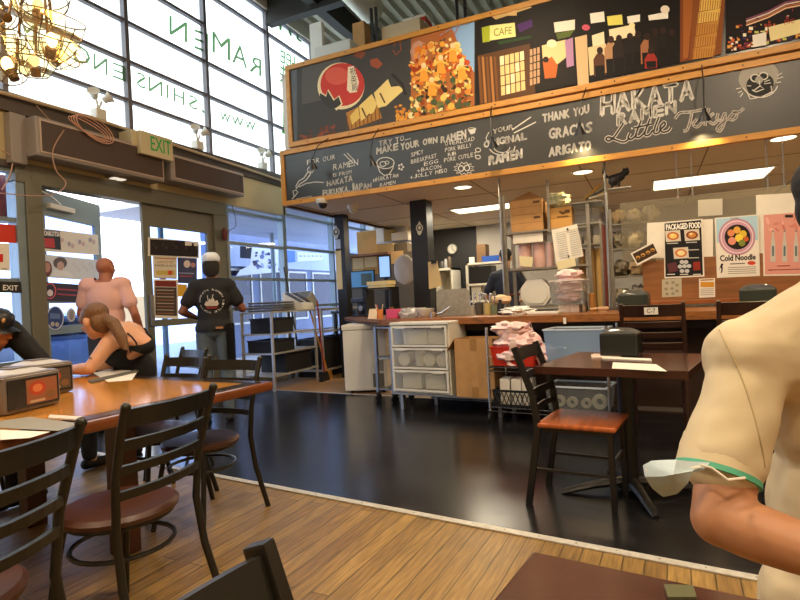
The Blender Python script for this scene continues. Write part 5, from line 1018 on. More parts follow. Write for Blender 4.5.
MB().b2((a, 9.7, 0), (a + .04, 10.2, zt)).b2((b - .04, 9.7, 0), (b, 10.2, zt)).b2((a, 9.7, zt - .04), (b, 10.2, zt)).b2((a, 10.16, 0), (b, 10.2, zt)).b2((a, 9.7, .6), (b, 10.2, .64)).build('body', m_white, k2, world=True)
for k, (px, c) in enumerate(((443, '3c3a38'), (447, '8a8a8a'), (450.5, '4a3c2c'))): simple(MB().lathe([(0, 0), (.045, 0), (.045, .1 + .04 * k), (.02, .14 + .04 * k), (0, .14 + .04 * k)], (0, 0, 0), 14), 'spice_bottle', mat('sp_' + c, c, .4), V((cx(px, 9.8), 9.85, zt + .001)), ['dark squat bottle at the left on the white cabinet', 'grey bottle in the middle on the white cabinet', 'brown tall bottle at the right on the white cabinet'][k], 'bottle', smooth=True)
# hood & prep line hidden mostly behind the counter
kb = root('prep_table', (-1.2, 8.9, 0), 0, 'steel prep table behind the counter in front of the cook', 'table'); MB().b2((-1.25, -.3, .86), (3.0, .3, .9)).build('top', m_steel, kb); MB().b2((-1.2, .1, .1), (2.95, .28, .86)).build('panel', m_steel, kb)
for a in (-1.2, 2.9): MB().b2((a - .02, -.28, 0), (a + .02, -.24, .86)).build('leg', m_steel, kb)
# dome cameras under the sign
for k, (px, py, y, m, lab) in enumerate(((322.5, 207, 6.25, 'white', 'white dome camera with a black eye under the sign corner'), (353, 213, 6.6, 'white', 'plain white dome camera above the left black column'))):
    q = at_z(px, py - (8 if k == 0 else 8), ZC); r = root('dome_camera', (max(q.x, -4.25), q.y, ZC - .001), 0, lab, 'camera')
    MB().lathe([(0, 0), (.085, 0), (.085, -.04), (.07, -.06), (0, -.06)], (0, 0, 0), 22).build('housing', m_plas, r, smooth=True); MB().ball((0, 0, -.065), .06, 16).build('dome', m_black if k == 0 else m_plas, r, smooth=True)

# ================= fittings over the doors =================
m_acgrey = mat('air_curtain_grey', '8e8680', .5, var=.04, scale=3); m_grille = mat('air_curtain_grille', '473830', .6, var=.08, scale=30)
def air_curtain(y0, y1, z0, z1, lab):
    r = root('air_curtain', (XW + .05, (y0 + y1) / 2, z0), 0, lab, 'air curtain', 'air curtains over the doors'); w = y1 - y0; h = z1 - z0
    MB().b2((.005, -w / 2, 0), (.24, w / 2, h), bev=.02).build('body', m_acgrey, r); MB().b2((.235, -w / 2 + .05, .045), (.246, w / 2 - .03, h - .04)).build('grille', m_grille, r)
    f = MB().frame((.238, -w / 2 + .035, .03), (0, 1, 0), (0, 0, 1), w - .05, h - .055, .014, .02).build('grille_frame', mat('grille_frame', 'b9a698', .4, .2), r); return r
air_curtain(3.18, 4.62, 2.62, 2.98, 'long air curtain unit with a brown grille above the open door'); air_curtain(4.72, 5.98, 2.66, 2.98, 'second air curtain unit right of the exit sign')
tag(MB().b2((0, -.05, 0), (.09, .09, .45), bev=.008).build('junction_box', m_acgrey, loc=(0, 0, 0)), 'tall grey box at the left end of the long air curtain', 'box').location = (XW + .055, 3.1, 2.55)
q = at_x(155, 157, XW + .34); ex = root('exit_sign', (XW + .3, q.y, q.z), 0, 'beige exit sign box with green letters above the doors', 'sign')
yA, yB = at_x(140, 150, XW + .34).y - q.y, at_x(172, 150, XW + .34).y - q.y; MB().b2((0, yA, 0), (.055, yB, .25), bev=.006).b2((-.2, yA - .06, .09), (0, yA + .06, .25), bev=.006).build('housing', mat('exit_housing', 'c9bd98', .5), ex)
A = Art(lambda a, b: V((.056, yA + (yB - yA) * a, .25 * b)), lift=.001); A.text('3fae5c', 'EXIT', (.3, .86), (.93, .86), (.93, .25), (.3, .25), bold=.006); A.build('exit_letters', ex, (1, 0, 0), world=False)
p = at_x(117, 176, XW + .12); o = root('door_sensor', p, 0, 'small beige sensor with white lens over the door opening', 'sensor'); MB().b2((-.06, -.1, -.03), (.06, .1, .05), bev=.01).build('body', m_acgrey, o); MB().b2((-.03, -.07, -.04), (.05, -.01, -.03)).b2((-.03, .01, -.04), (.05, .07, -.03)).build('lens', mat('sensor_lens', 'fff4e0', .3, emit=.8), o)
for k, (px, py, lab) in enumerate(((99, 124, 'twin white spotlight on the ledge near the left'), (198, 152, 'twin white spotlight on the ledge right of the exit sign'), (263, 172, 'twin white spotlight on the ledge nearest the chalkboard'))):
    p = at_x(px, py, XW + .06); p.z = 3.2; r = root('ledge_spotlight', p, 0, lab, 'lamp', 'spotlights on the window ledge'); MB().b2((-.05, -.06, 0), (.05, .06, .11), bev=.008).build('base', m_plas, r)
    for s in (-1, 1): MB().cyl((0, 0, .1), (.02, s * .03, .2), .012, seg=8).build('arm', m_plas, r)
    for s in (-1, 1): MB().lathe([(0, 0), (.03, 0), (.04, .05), (.062, .09), (.05, .09), (0, .06)], (.02, s * .05, .21), 16, (.5, s * .5, .5)).build('lamp_head', m_plas, r, smooth=True)
rng = random.Random(12)
cb1 = MB(); c0 = at_x(88, 128, XW + .3)
for k in range(4): cb1.tube([c0 + V((.0 + .01 * k, .2 * math.cos(a) + .02 * k, (.05 + .02 * k) * math.sin(a) - .1 * math.cos(a) * .5)) for a in [i * PI / 8 for i in range(16)]], .0045, 6, True)
tag(cb1.build('cable_coil', mat('cable_orange', 'dba58c', .5), loc=c0, smooth=True), 'loop of pale orange cable hanging over the long air curtain', 'cable')
def sm3(p, n=5):
    o = []
    for i in range(len(p) - 1):
        a, b, c, d = p[max(i - 1, 0)], p[i], p[i + 1], p[min(i + 2, len(p) - 1)]
        for k in range(n): t = k / n; o.append(.5 * (2 * b + (c - a) * t + (2 * a - 5 * b + 4 * c - d) * t * t + (3 * b - a - 3 * c + d) * t ** 3))
    return o + [p[-1]]
tag(MB().tube(sm3([at_x(x, y, XW + .12) for x, y in ((0, 150), (12, 158), (10, 175), (2, 190))]), .006, 6).tube(sm3([at_x(x, y, XW + .3) for x, y in ((64, 130), (53, 150), (56, 170), (66, 183), (58, 192), (40, 196), (0, 193))]), .005, 6).tube(sm3([at_x(x, y, XW + .25) for x, y in ((36, 105), (50, 120), (62, 130), (80, 134), (120, 140))]), .004, 6).build('loose_cable', mat('cable_beige', 'b58f78', .5), smooth=True), 'beige cables sagging over the open door frame', 'cable')
tag(MB().tube([at_x(x, y, XW + .13) for x, y in ((0, 92), (90, 117), (180, 147), (250, 170), (285, 182))], .018, 8).build('conduit_pipe', mat('conduit', 'c4b090', .5), smooth=True), 'thin beige conduit running along the window ledge', 'pipe')
tag(MB().tube(sm3([at_x(x, y, XW + .1) for x, y in ((232, 205), (236, 225), (228, 232), (226, 245), (230, 300))]), .005, 6).build('loose_cable', mat('cable_dark', '4a4440', .5), smooth=True), 'thin dark cable hanging beside the closed door frame', 'cable')
tag(MB().lathe([(0, 0), (.03, 0), (.04, .06), (.04, .12), (.02, .16), (0, .16)], at_x(225, 240, XW + .12), 14).build('wall_bell', mat('dark_red', '5a1c1c', .4)), 'small dark red bell on the closed door frame', 'bell')
# ---- writing and posters on the doors and windows ----
def wsheet(name, pts, m, pl, n, lab, cat, art=None, parent=None, t=.003):
    p = [pl(a, b) for a, b in pts]; base = p[-1].copy(); n = V(n).normalized()
    o = MB().prism(p, n * -t).build(name, m, loc=base); tag(o, lab, cat)
    if art: art.build('printed_picture', o, n)
    return o
pw = planeX(XW + .03)
A = Art(planeX(XW + .066), lift=.001); A.text('e8e8e4', 'EXIT', (3, 285), (18, 285.6), (18, 290.3), (3, 290), bold=.15)
wsheet('exit_plate', [(-8, 281), (21, 282), (22, 293), (-8, 292.5)], m_black, planeX(XW + .065), (1, 0, 0), 'black EXIT plate on the glazing bar at the left edge', 'sign', A)
wsheet('red_poster', [(-10, 223), (15, 225), (16.5, 243), (-10, 242)], m_red, pw, (1, 0, 0), 'red notice stuck to the left window', 'poster')
A = Art(planeX(XW + .034), lift=.001); A.rect('c22a1c', -6, 254, 3, 262); A.line('8a8680', [(2, 268.5), (7, 268.7)], .8)
wsheet('white_notice', [(-10, 243), (9, 243.5), (10, 271), (-10, 270)], m_paper, planeX(XW + .033), (1, 0, 0), 'white notice with a red square under the red one', 'notice', A)
Mo = chain_matrix(dl_open); nO = (Mo.to_3x3() @ V((1, 0, 0))).normalized(); pO = on_plane(Mo @ V((.03, 0, 0)), nO)
def Ao(): return Art(pO, lift=.001, step=.0001)
A = Ao(); A.poly('23211f', [(41, 229.5), (60, 231), (61, 250), (42, 248)]); A.text('e9e6dc', 'TONKOTSU', (41.5, 230.5), (60, 232), (60, 236.5), (42, 235.5), bold=.2); A.poly('b9302a', [(43, 238), (54, 238.5), (55, 248), (43, 247)])
for k in range(10): x = 62 + k * 3.5; A.ell(('c9b3b3', 'dcd9d4', 'a9a3b0')[k % 3], x, 240 + (k % 4) * 2, 1.8, 2.6, 8)
wsheet('white_banner', [(40, 228), (98, 235), (99, 255), (41, 251)], m_paper, pO, nO, 'white banner headed TONKOTSU on the open glass door', 'poster', A)
A = Ao(); A.ell('6a3c34', 47, 269, 5, 8, 16); A.ell('b98a78', 47, 267.5, 3.4, 5, 14); A.ell('5a504c', 60, 263, 7, 6, 14); A.ell('c0a090', 60.5, 266, 3.6, 4.6, 14); A.poly('dfe4e6', [(52, 276), (54, 270), (68, 271), (74, 277)])
for k in range(8): A.ell('c9cdd2', 74 + k * 2.6, 264 + k % 3 * 3, 1.3, 2, 8)
wsheet('portrait_poster', [(41, 254), (99, 260), (100, 281), (42, 277)], mat('poster_pale', 'cfd6da', .5), pO, nO, 'pale poster with two faces on the open glass door', 'poster', A)
A = Ao(); A.poly('2a1214', [(43, 282.5), (99, 286), (99, 303), (43.5, 300)]); A.ring('c9505a', 50, 291, 5.5, 7.5, 1.2); A.ell('d9cfd0', 50, 293, 3, 3.4); A.line('a83038', [(57, 289), (97, 292)], 1.4); A.line('a83038', [(57, 294), (97, 297)], 1.2)
wsheet('dark_red_banner', [(43, 282), (99, 286), (99, 304), (43, 300.5)], m_black, pO, nO, 'dark banner with a red ring on the open glass door', 'poster', A)
A = Ao(); A.ell('dfe3ea', 55, 318, 9, 12, 24); A.ell('243a7c', 55, 318, 7.6, 11, 24); A.poly('6a86b8', [(50, 313), (60, 314), (60, 319), (50, 318.5)]); A.ell('c9c4b0', 52.5, 324, 2, 2.4); A.ell('c9c4b0', 57, 324.5, 2, 2.4); A.ell('d9dcdf', 71, 315, 4.5, 7, 18); A.ell('a99c90', 71.5, 315, 2.6, 5, 14)
tag(A.build('window_stickers', None, nO), 'blue oval sticker and a small portrait sticker low on the open door', 'sticker')
pS = planeX(XW + .028); nS = (1, 0, 0)
def As(): return Art(pS, lift=.001, step=.0001)
A = As(); A.poly('241d1e', [(150, 239), (185, 241), (185, 245.5), (198, 246), (198, 257), (150, 255)])
for k in range(14): A.rect(('3c2c2a', '4a3634', '1a1516')[k % 3], 152 + k * 3.3, 243 + k % 3 * 3, 154 + k * 3.3, 246 + k % 3 * 3)
wsheet('dark_photo_strip', [(148, 237), (199, 242), (199, 258.5), (148, 256)], m_paper, pS, nS, 'wide dark photo strip high on the closed door', 'poster', A)
A = As(); A.line('b06a3c', [(155, 258), (176, 259)], 1); A.text('a3502c', 'LUNCH SET', (157, 260.5), (174, 261), (174, 263.5), (157, 263)); A.text('6a3c2c', 'RAMEN & RICE', (155, 264.2), (176, 264.8), (176, 267), (155, 266.4)); A.rect('c8b060', 156, 270.5, 175, 275); A.rect('c8502c', 168, 270.5, 172, 275); A.line('8a5a4c', [(155, 278), (176, 278.5)], .8)
wsheet('cream_notice', [(153, 256), (177, 257), (177, 279), (153.5, 278)], mat('notice_cream', 'd6cdb8', .6), pS, nS, 'cream notice with a yellow strip on the closed door', 'notice', A)
A = As(); A.poly('7a2c26', [(155, 280.5), (176, 281), (176.5, 287), (155, 286.5)]); A.poly('4a3c36', [(155, 287), (176.5, 287.5), (177, 316), (155.5, 315)])
for k in range(8): A.line('9a6a50' if k % 2 else 'b0a090', [(156.5, 290 + k * 3.3), (174, 290.4 + k * 3.3)], .9)
wsheet('menu_poster', [(153.5, 279), (178, 279.5), (178.5, 319), (154.5, 318)], m_paper, pS, nS, 'tall dark red menu on the closed door', 'poster', A)
A = As(); A.ell('d9c9c4', 187, 264, 3.4, 3.8, 14); A.ell('b98a94', 193, 265, 2.4, 2.6, 12); A.line('9aa0c0', [(179, 273), (194, 273.5)], 1); A.line('b04a4a', [(180, 276), (192, 276.4)], 1)
wsheet('blue_poster', [(177.5, 257.5), (197, 258.5), (197, 284), (178, 283)], mat('poster_navy', '2c2f5c', .5), pS, nS, 'navy blue poster behind the employee on the closed door', 'poster', A)
wsheet('yellow_notice', [(178, 284), (187, 284.4), (187, 297), (178, 296.5)], mat('notice_yellow', 'd9a82c', .6), pS, nS, 'small yellow notice under the navy poster', 'notice')
# shop posters outside
pX = planeX(-8.899); A = Art(pX, lift=.001, step=.0005)
R = random.Random(8)
A.poly('1c1c2c', [(240, 246), (256, 247), (254, 259), (240, 258)]); A.poly('e6ecf6', [(252, 247), (278, 250), (278, 272), (236, 276), (240, 270), (250, 265)])
for k in range(22): A.ell(R.choice(('2c2f58', '6a78a8', 'aab6d8', '3c4068')), R.uniform(254, 276), R.uniform(252, 268), R.uniform(1, 3.2), R.uniform(1, 2.6), 10, R.uniform(0, 3))
A.poly('5c86d8', [(284, 250), (295, 251), (295, 262), (284, 263)]); A.poly('dfe8f8', [(297, 252), (322, 254), (322, 260), (297, 262)])
for k in range(6): A.line('7a8ac0', [(299 + k * 4, 256), (301.5 + k * 4, 256.2)], 1)
tag(A.build('shop_poster', None, (1, 0, 0)), 'pale poster with dark swirls on the shop across the walkway', 'poster')
tag(MB().lathe([(0, 0), (.1, 0), (.19, .1), (.22, .25), (.19, .4), (.1, .5), (0, .5)], at_x(2, 222, -6.4), 20).cyl(at_x(2, 222, -6.4) + V((0, 0, .45)), V((-6.4, at_x(2, 222, -6.4).y, 2.96)), .006, seg=6).build('paper_lantern', mat('lantern_red', '6a1c1c', .6), smooth=True), 'dark red round lantern outside the left window', 'lantern')

# ================= service shelves under the windows =================
m_lsteel = mat('light_grey_steel', 'b4b2ac', .4, .4, var=.06, scale=12)
sr = root('service_rack', (-4.86, 6.35, 0), 0, 'steel service rack of trays beside the employee', 'rack')
for x in (-5.12, -4.62):
    for y in (5.98, 7.02): MB().b2((x - .015, y - .015, 0), (x + .015, y + .015, 1.08)).build('post', m_lsteel, sr, world=True)
for z in (.22, .52, .78, 1.08): MB().b2((-5.14, 5.96, z - .02), (-4.6, 7.04, z)).build('shelf', m_lsteel, sr, world=True)
def lbox(px, py, x, z0, sz, nm, m, lab, cat, rz=0, group=None, bev=.008):
    y = at_x(px, py, x).y; r = root(nm, (x, y, z0), rz, lab, cat, group); MB().b2((-sz[0] / 2, -sz[1] / 2, 0), (sz[0] / 2, sz[1] / 2, sz[2]), bev=bev).build('body', m, r); return r
def open_bin(x, y, z0, w, l, h, lab, rz=0, m=None):
    r = root('black_bin', (x, y, z0), rz, lab, 'bin', 'black bins under the windows'); t = .012
    MB().b2((-w / 2, -l / 2, 0), (w / 2, l / 2, t)).b2((-w / 2, -l / 2, t), (-w / 2 + t, l / 2, h)).b2((w / 2 - t, -l / 2, t), (w / 2, l / 2, h)).b2((-w / 2 + t, -l / 2, t), (w / 2 - t, -l / 2 + t, h)).b2((-w / 2 + t, l / 2 - t, t), (w / 2 - t, l / 2, h)).build('body', m or m_rubber, r)
    MB().frame((-w / 2 - .012, -l / 2 - .012, h), (1, 0, 0), (0, 1, 0), w + .024, l + .024, .022, .015).build('rim', m_black, r); return r
open_bin(-4.86, 6.6, .221, .44, .62, .26, 'black bin on the low shelf of the service rack'); open_bin(-4.86, 6.3, .781, .42, .42, .2, 'small black bin under the trays on the service rack')
open_bin(-4.86, 6.27, .521, .42, .5, .16, 'flat black bin on the middle shelf of the service rack')
for k in range(4):
    y = at_x(256, 300, -4.8).y; r = root('tray', (-4.85, 6.3, 1.082 + k * .035), .04 * k, ['lowest grey tray of the stack beside the employee', 'second grey tray of the stack beside the employee', 'third grey tray of the stack beside the employee', 'top grey tray of the stack beside the employee'][k], 'tray', 'stacked grey trays'); MB().b2((-.2, -.26, 0), (.2, .26, .012), bev=.004).frame((-.21, -.27, .018), (1, 0, 0), (0, 1, 0), .42, .54, .015, .014).build('body', mat('tray_grey', '67645e', .4), r)
for k, (yy, zz0, lab) in enumerate(((6.72, 1.082, 'lower tilted card machine on the service rack'), (6.9, 1.082, 'card machine at the right end of the service rack'))):
    r = root('card_machine', (-4.75, yy, zz0), .2, lab, 'machine', 'card machines on the service rack'); MB().prism([(-.15, -.09, 0), (.15, -.09, 0), (.15, -.09, .08), (-.15, -.09, .26)], (0, .18, 0)).build('body', m_plas, r); MB().prism([(-.12, -.07, .247), (.11, -.07, .109), (.11, -.07, .117), (-.12, -.07, .255)], (0, .14, 0)).build('screen', m_black, r)
bo = root('steel_box', (-4.85, 7.2, 1.12), 0, 'tilted open steel box leaning by the window', 'box'); R_ = M4.Rotation(.7, 3, 'X')
s = MB()
for c, z in (((0, 0, 0), (.3, .16, .008)), ((-.15, 0, .12), (.008, .16, .24)), ((.15, 0, .12), (.008, .16, .24)), ((0, -.08, .12), (.3, .008, .24)), ((0, .08, .12), (.3, .008, .24))): s.box(R_ @ V(c), z, rot=R_)
s.build('body', mat('pale_grey_metal', 'b9b7ae', .5), bo)
# steel cart further along
sc = root('steel_cart', (-4.85, 7.85, 0), 0, 'steel framed cart of black bins nearest the left column', 'cart')
for x in (-5.12, -4.62):
    for y in (7.2, 8.45): MB().b2((x - .018, y - .018, 0), (x + .018, y + .018, 1.06)).build('post', m_lsteel, sc, world=True)
for z in (.12, .72, 1.06): 
    s = MB().frame((-5.14, 7.18, z), (1, 0, 0), (0, 1, 0), .54, 1.29, .03, .03)
    if z == .72: s.b2((-5.12, 7.2, z - .01), (-4.62, 8.45, z))
    s.build('shelf_frame', m_lsteel, sc, world=True)
open_bin(-4.88, 7.5, .001, .44, .5, .6, 'tall black bin at the left inside the steel cart'); open_bin(-4.88, 8.1, .001, .44, .6, .6, 'tall black bin at the right inside the steel cart')
def broom(x0, y0, z0, x1, y1, z1, m, lab, head):
    r = root('broom', (x0, y0, z0), 0, lab, 'broom', 'brooms by the windows'); a = V((0, 0, .1)); b = V((x1 - x0, y1 - y0, z1 - z0)); MB().cyl(a, b, .013, seg=10).build('handle', m, r); MB().prism([(-.03, -.12, 0), (-.03, .12, 0), (-.02, .06, .14), (-.02, -.06, .14)], (.05, 0, 0)).build('head', head, r)
broom(-4.5, 7.12, 0, -4.72, 6.98, 1.25, mat('broom_yellow', 'c98a2c', .5), 'yellow broom leaning between the rack and cart', mat('straw', 'b9822c', .8)); broom(-4.45, 6.95, 0, -4.6, 7.08, 1.2, mat('broom_red', '8a2420', .5), 'dark red broom leaning between the rack and cart', m_rubber)
broom(-5.0, 7.12, .3, -5.12, 7.0, 1.75, m_black, 'dark handled mop against the window behind the steel box', m_rubber)

# ================= storage on top of the sign =================
zt_ = 4.262
def tb(px0, px1, py0, y, d, nm, m, lab, cat, group='boxes stored on top of the signs', py1=None, h=None):
    x0, x1 = cx(px0, y, py0), cx(px1, y, py0); z1 = zz((px0 + px1) / 2, py0, y) if h is None else zt_ + h; r = root(nm, ((x0 + x1) / 2, y + d / 2, zt_), 0, lab, cat, group); MB().box((0, 0, (z1 - zt_) / 2), (x1 - x0, d, z1 - zt_), bev=.006).build('body', m, r); return r
tb(314, 350, 43, 6.25, .5, 'storage_box', mat('pale_storage', 'cfd2cc', .5), 'pale grey box at the left end above the lantern picture', 'box')
wb = root('foam_screen', at_y(318, 50, 6.85), 0, 'tall thin white panel standing behind the pale grey box', 'panel'); wb.location.z = zt_; MB().b2((-.1, -.04, 0), (.1, .04, .95)).build('body', m_plas, wb)
tb(352, 364, 22, 6.9, .3, 'cardboard_box', m_card, 'small cardboard box behind the pale grey box above the sign', 'box')
tb(381, 420, 22, 6.3, .35, 'storage_box', mat('beige_long_box', 'c9b894', .6), 'long beige box above the float picture', 'box')
for k, (a, b, lab) in enumerate(((401, 411.5, 'left white and red carton on the long beige box'), (412.5, 424, 'right white and red carton beside its twin above the sign'))):
    r = root('red_carton', (cx((a + b) / 2, 6.7, 10), 6.85, zt_), 0, lab, 'carton', 'white and red cartons'); w = cx(b, 6.7, 10) - cx(a, 6.7, 10); MB().box((0, 0, .3), (w, .25, .6), bev=.005).build('body', m_paper, r); MB().b2((-w / 2 - .001, -.126, .5), (w / 2 + .001, .126, .56)).build('red_band', m_red, r)
for k in range(2): 
    x = cx(438 + k * 13, 6.3, 14); r = root('paper_roll', (x, 6.32, zt_ + .075), 0, ['left fat white roll above the float picture', 'right fat white roll above the night street picture'][k], 'roll', 'white rolls above the sign'); MB().lathe([(0, 0), (.075, 0), (.075, .4), (.02, .4), (.02, .38), (0, .38)], (0, 0, 0), 20, (0, 1, 0)).build('roll', m_plas, r, smooth=True)
tag(MB().lathe([(0, 0), (.12, .02), (.14, .12), (.06, .2), (0, .2)], (cx(436, 6.7, 4), 6.85, zt_), 18).build('red_bowl', m_red, smooth=True), 'red bowl half hidden behind the white rolls above the sign', 'bowl')
for px, lab in ((372, 'black bracket post left of the long beige box'), (376.5, 'second black bracket post beside the long beige box'), (458, 'black bracket post right of the white rolls'), (466, 'second black bracket post right of the white rolls')): x = cx(px, 6.25, 30); tag(MB().b2((x - .015, 6.24, 4.2), (x + .015, 6.27, 4.85)).build('bracket_post', m_black), lab, 'post', 'black bracket posts')
tag(MB().cyl((-3.55, 7.3, 5.45), (-3.2, -2, 5.45), .2, seg=28).build('air_duct', mat('duct_white', 'c9c9b8', .45, .3), smooth=True), 'round pale air duct running under the metal roof', 'duct')
# ================= chairs =================
m_chm = mat('chair_metal_dark', '2f2d28', .32, .5, var=.08, scale=9); m_vin = mat('brown_vinyl_seat', '4c2e22', .35, var=.12, scale=5)
m_seatw = mat('orange_wood_seat', 'a8582a', .32, var=.28, scale=6, stretch=(1, 7, 1), coat=.3); m_blk = mat('black_chair_paint', '151414', .38); m_dwood = mat('dark_mahogany', '2e1813', .3, var=.2, scale=8, stretch=(1, 1, 6), coat=.2)
def arc(z, y, hw, bulge, n=8): return [(hw * (2 * k / n - 1), y - bulge * (1 - (2 * k / n - 1) ** 2), z) for k in range(n + 1)]
def slat(mb, z, y, hw, bulge, h, t, tilt=.12):
    p = arc(z, y, hw, bulge); s = mb
    s.tube([V(a) for a in p], 1, flat=(t / 2, h / 2), up=(0, -tilt, 1)); return s
def chair_bent(label, loc, rz, group):
    r = root('dining_chair', loc, rz, label, 'chair', group)
    MB().lathe([(0, -.012), (.17, -.014), (.2, -.004), (.205, .012), (.19, .026), (.1, .03), (0, .028)], (0, 0, .43), 32).build('seat', m_vin, r, smooth=True)
    for s in (-1, 1):
        MB().tube([(s * .205, -.29, 0), (s * .19, -.215, .25), (s * .183, -.19, .43), (s * .19, -.205, .6), (s * .2, -.25, .76), (s * .203, -.28, .85)], .0145, 10).ball((s * .203, -.282, .852), .0165, 10).build('leg', m_chm, r, smooth=True)
        MB().tube([(s * .13, .12, .42), (s * .15, .15, .25), (s * .17, .19, 0)], .0135, 10).build('leg', m_chm, r, smooth=True)
    MB().tube([(.175 * math.cos(a), .175 * math.sin(a) - .01, .31) for a in [k * PI / 12 for k in range(24)]], .009, 8, True).tube([(.18 * math.cos(a), .18 * math.sin(a), .415) for a in [k * PI / 12 for k in range(24)]], .01, 8, True).build('ring_stretcher', m_chm, r, smooth=True)
    for z, y, h in ((.815, -.268, .06), (.725, -.243, .034), (.64, -.218, .03), (.555, -.203, .03)):
        slat(MB(), z, y, .195, .035, h, .014).build('back_slat', m_chm, r, smooth=False)
    return r
def chair_ladder(label, loc, rz, group, m=None, seat=None):
    m = m or m_blk; r = root('ladder_back_chair', loc, rz, label, 'chair', group)
    MB().box((0, .0, .445), (.4, .4, .028), bev=.012, seg=3).build('seat', seat or m_seatw, r, smooth=True)
    MB().frame((-.18, -.18, .42), (1, 0, 0), (0, 1, 0), .36, .36, .02, .02).build('seat_frame', m, r)
    for s in (-1, 1):
        b = MB()
        for p, q in (((s * .185, -.27, 0), (s * .185, -.2, .43)), ((s * .185, -.2, .43), (s * .185, -.22, .6)), ((s * .185, -.22, .6), (s * .185, -.31, .86))): b.beam(p, q, .022, .036, (0, 1, 0), bev=.004)
        b.build('leg', m, r); MB().beam((s * .165, .17, 0), (s * .165, .165, .43), .028, .028, (0, 1, 0), bev=.003).build('leg', m, r)
        MB().beam((s * .17, -.235, .2), (s * .165, .165, .2), .014, .014).build('stretcher', m, r)
    MB().beam((-.165, .165, .26), (.165, .165, .26), .014, .014).build('stretcher', m, r)
    for z, y, h in ((.815, -.293, .07), (.7, -.256, .04), (.6, -.224, .04), (.52, -.21, .03)): slat(MB(), z, y, .18, .02, h, .016, .3).build('back_slat', m, r)
    return r
def bar_stool(label, loc, rz, group):
    r = root('bar_stool', loc, rz, label, 'stool', group)
    MB().box((0, 0, .64), (.42, .4, .035), bev=.015, seg=3).build('seat', m_dwood, r, smooth=True)
    for s in (-1, 1):
        b = MB()
        for p, q in (((s * .2, -.24, 0), (s * .2, -.2, .62)), ((s * .2, -.2, .62), (s * .2, -.27, 1.04))): b.beam(p, q, .028, .04, (0, 1, 0), bev=.006)
        b.build('leg', m_dwood, r); MB().beam((s * .18, .18, 0), (s * .17, .17, .63), .032, .032, (0, 1, 0), bev=.004).build('leg', m_dwood, r); MB().beam((s * .19, -.22, .25), (s * .175, .175, .25), .016, .022).build('stretcher', m_dwood, r)
    MB().beam((-.18, .175, .2), (.18, .175, .2), .02, .03).build('stretcher', m_steel, r)
    for z, y, h in ((.985, -.262, .085), (.885, -.244, .04), (.81, -.232, .04), (.735, -.22, .04)): slat(MB(), z, y, .19, .03, h, .018, .2).build('back_slat', m_dwood, r)
    return r
GB = 'chairs around the big orange table'
ch = chair_bent('dark metal slat-back chair on the near side, closest to the big table corner', (-1.82, 1.41, 0), PI / 2 + .05, GB)
dup(ch, (-1.70, .77, 0), PI / 2 + .2, 'dark metal slat-back chair cut off by the left edge of the photo', GB)
dup(ch, (-2.26, 2.26, 0), PI + .02, 'dark metal chair with round brown seat tucked under the far corner of the big table', GB)
dup(ch, (-2.78, 2.4, 0), PI - .08, 'dark metal chair on the far side right beside the woman in black', GB)
dup(ch, (-3.3, 2.92, 0), PI - .35, 'dark metal chair the woman in the black top sits on', GB)
dup(ch, (-4.02, 1.98, 0), -PI / 2, 'dark metal chair the person in the black cap sits on', GB)
chair_ladder('black ladder-back chair with orange wooden seat left of the dark table', (-.36, 3.14, 0), -PI / 2 - .12, 'ladder-back chairs')
chair_ladder('black ladder-back chair seen from above at the bottom edge of the photo', (-.14, .36, 0), -PI / 2 + .02, 'ladder-back chairs', m_chm, m_dwood)
chair_ladder('black ladder-back chair the man in the cream shirt sits on', (.42, 1.36, 0), PI - .25, 'ladder-back chairs', m_blk, m_dwood)
bs = bar_stool('dark wooden bar stool with a white tag at the counter', (.02, 4.55, 0), -.06, 'bar stools')
dup(bs, (.62, 4.45, 0), -.04, 'dark wooden bar stool partly hidden behind the cream shirt', 'bar stools')
p_ = MB().b2((-.045, -.005, -.025), (.045, 0, .025)).build('tag', m_paper, bs); p_.location = (0, -.312, .985)
A = Art(lambda a, b: V((-.045 + .09 * a, -.319, .96 + .05 * b)), lift=0, step=0); A.text('3a3a3a', 'C-7', (.2, .85), (.8, .85), (.8, .2), (.2, .2)); A.build('tag_number', bs, (0, -1, 0), world=False)
# ================= tables =================
m_orange = mat('orange_table_veneer', 'c98836', .16, var=.22, scale=4, stretch=(1, 5, 1), coat=.6); m_inlay = mat('dark_table_border', '2a2521', .2, coat=.5); m_edge = mat('red_brown_edge', '74401f', .25, var=.15, scale=8, coat=.4)
u_, v_ = V((-.995, .1, 0)), V((-.1, -.995, 0)); Cn = V((-1.86, 2.4, 0)); LU, LV = 1.72, 2.1
bt = root('communal_table', Cn + u_ * LU / 2 + v_ * LV / 2, math.atan2(-.1, .995), label='big glossy orange communal table with a dark border at left', cat='table')
hw, hv = LU / 2, LV / 2
MB().b2((-hw, -hv, .70), (hw, hv, .748), bev=.014).build('tabletop', m_edge, bt); MB().b2((-hw + .03, -hv + .03, .748), (hw - .03, hv - .03, .750)).build('border_inlay', m_inlay, bt); MB().b2((-hw + .12, -hv + .12, .750), (hw - .12, hv - .12, .7515)).build('centre_panel', m_orange, bt)
for a in (-.42, .42):
    for b in (-.45, .45): MB().b2((a - .05, b - .05, 0), (a + .05, b + .05, .70), bev=.006).build('leg', mat('table_leg_brown', '4a2718', .4, var=.2, scale=6), bt)
MB().b2((-.4, -.64, .62), (.4, -.6, .70)).b2((-.4, .6, .62), (.4, .64, .70)).b2((-.42, -.62, .62), (-.38, .62, .70)).b2((.38, -.62, .62), (.42, .62, .70)).build('apron', m_edge, bt)
m_dtop = mat('dark_red_tabletop', '3f211a', .22, var=.15, scale=6, stretch=(1, 6, 1), coat=.25)
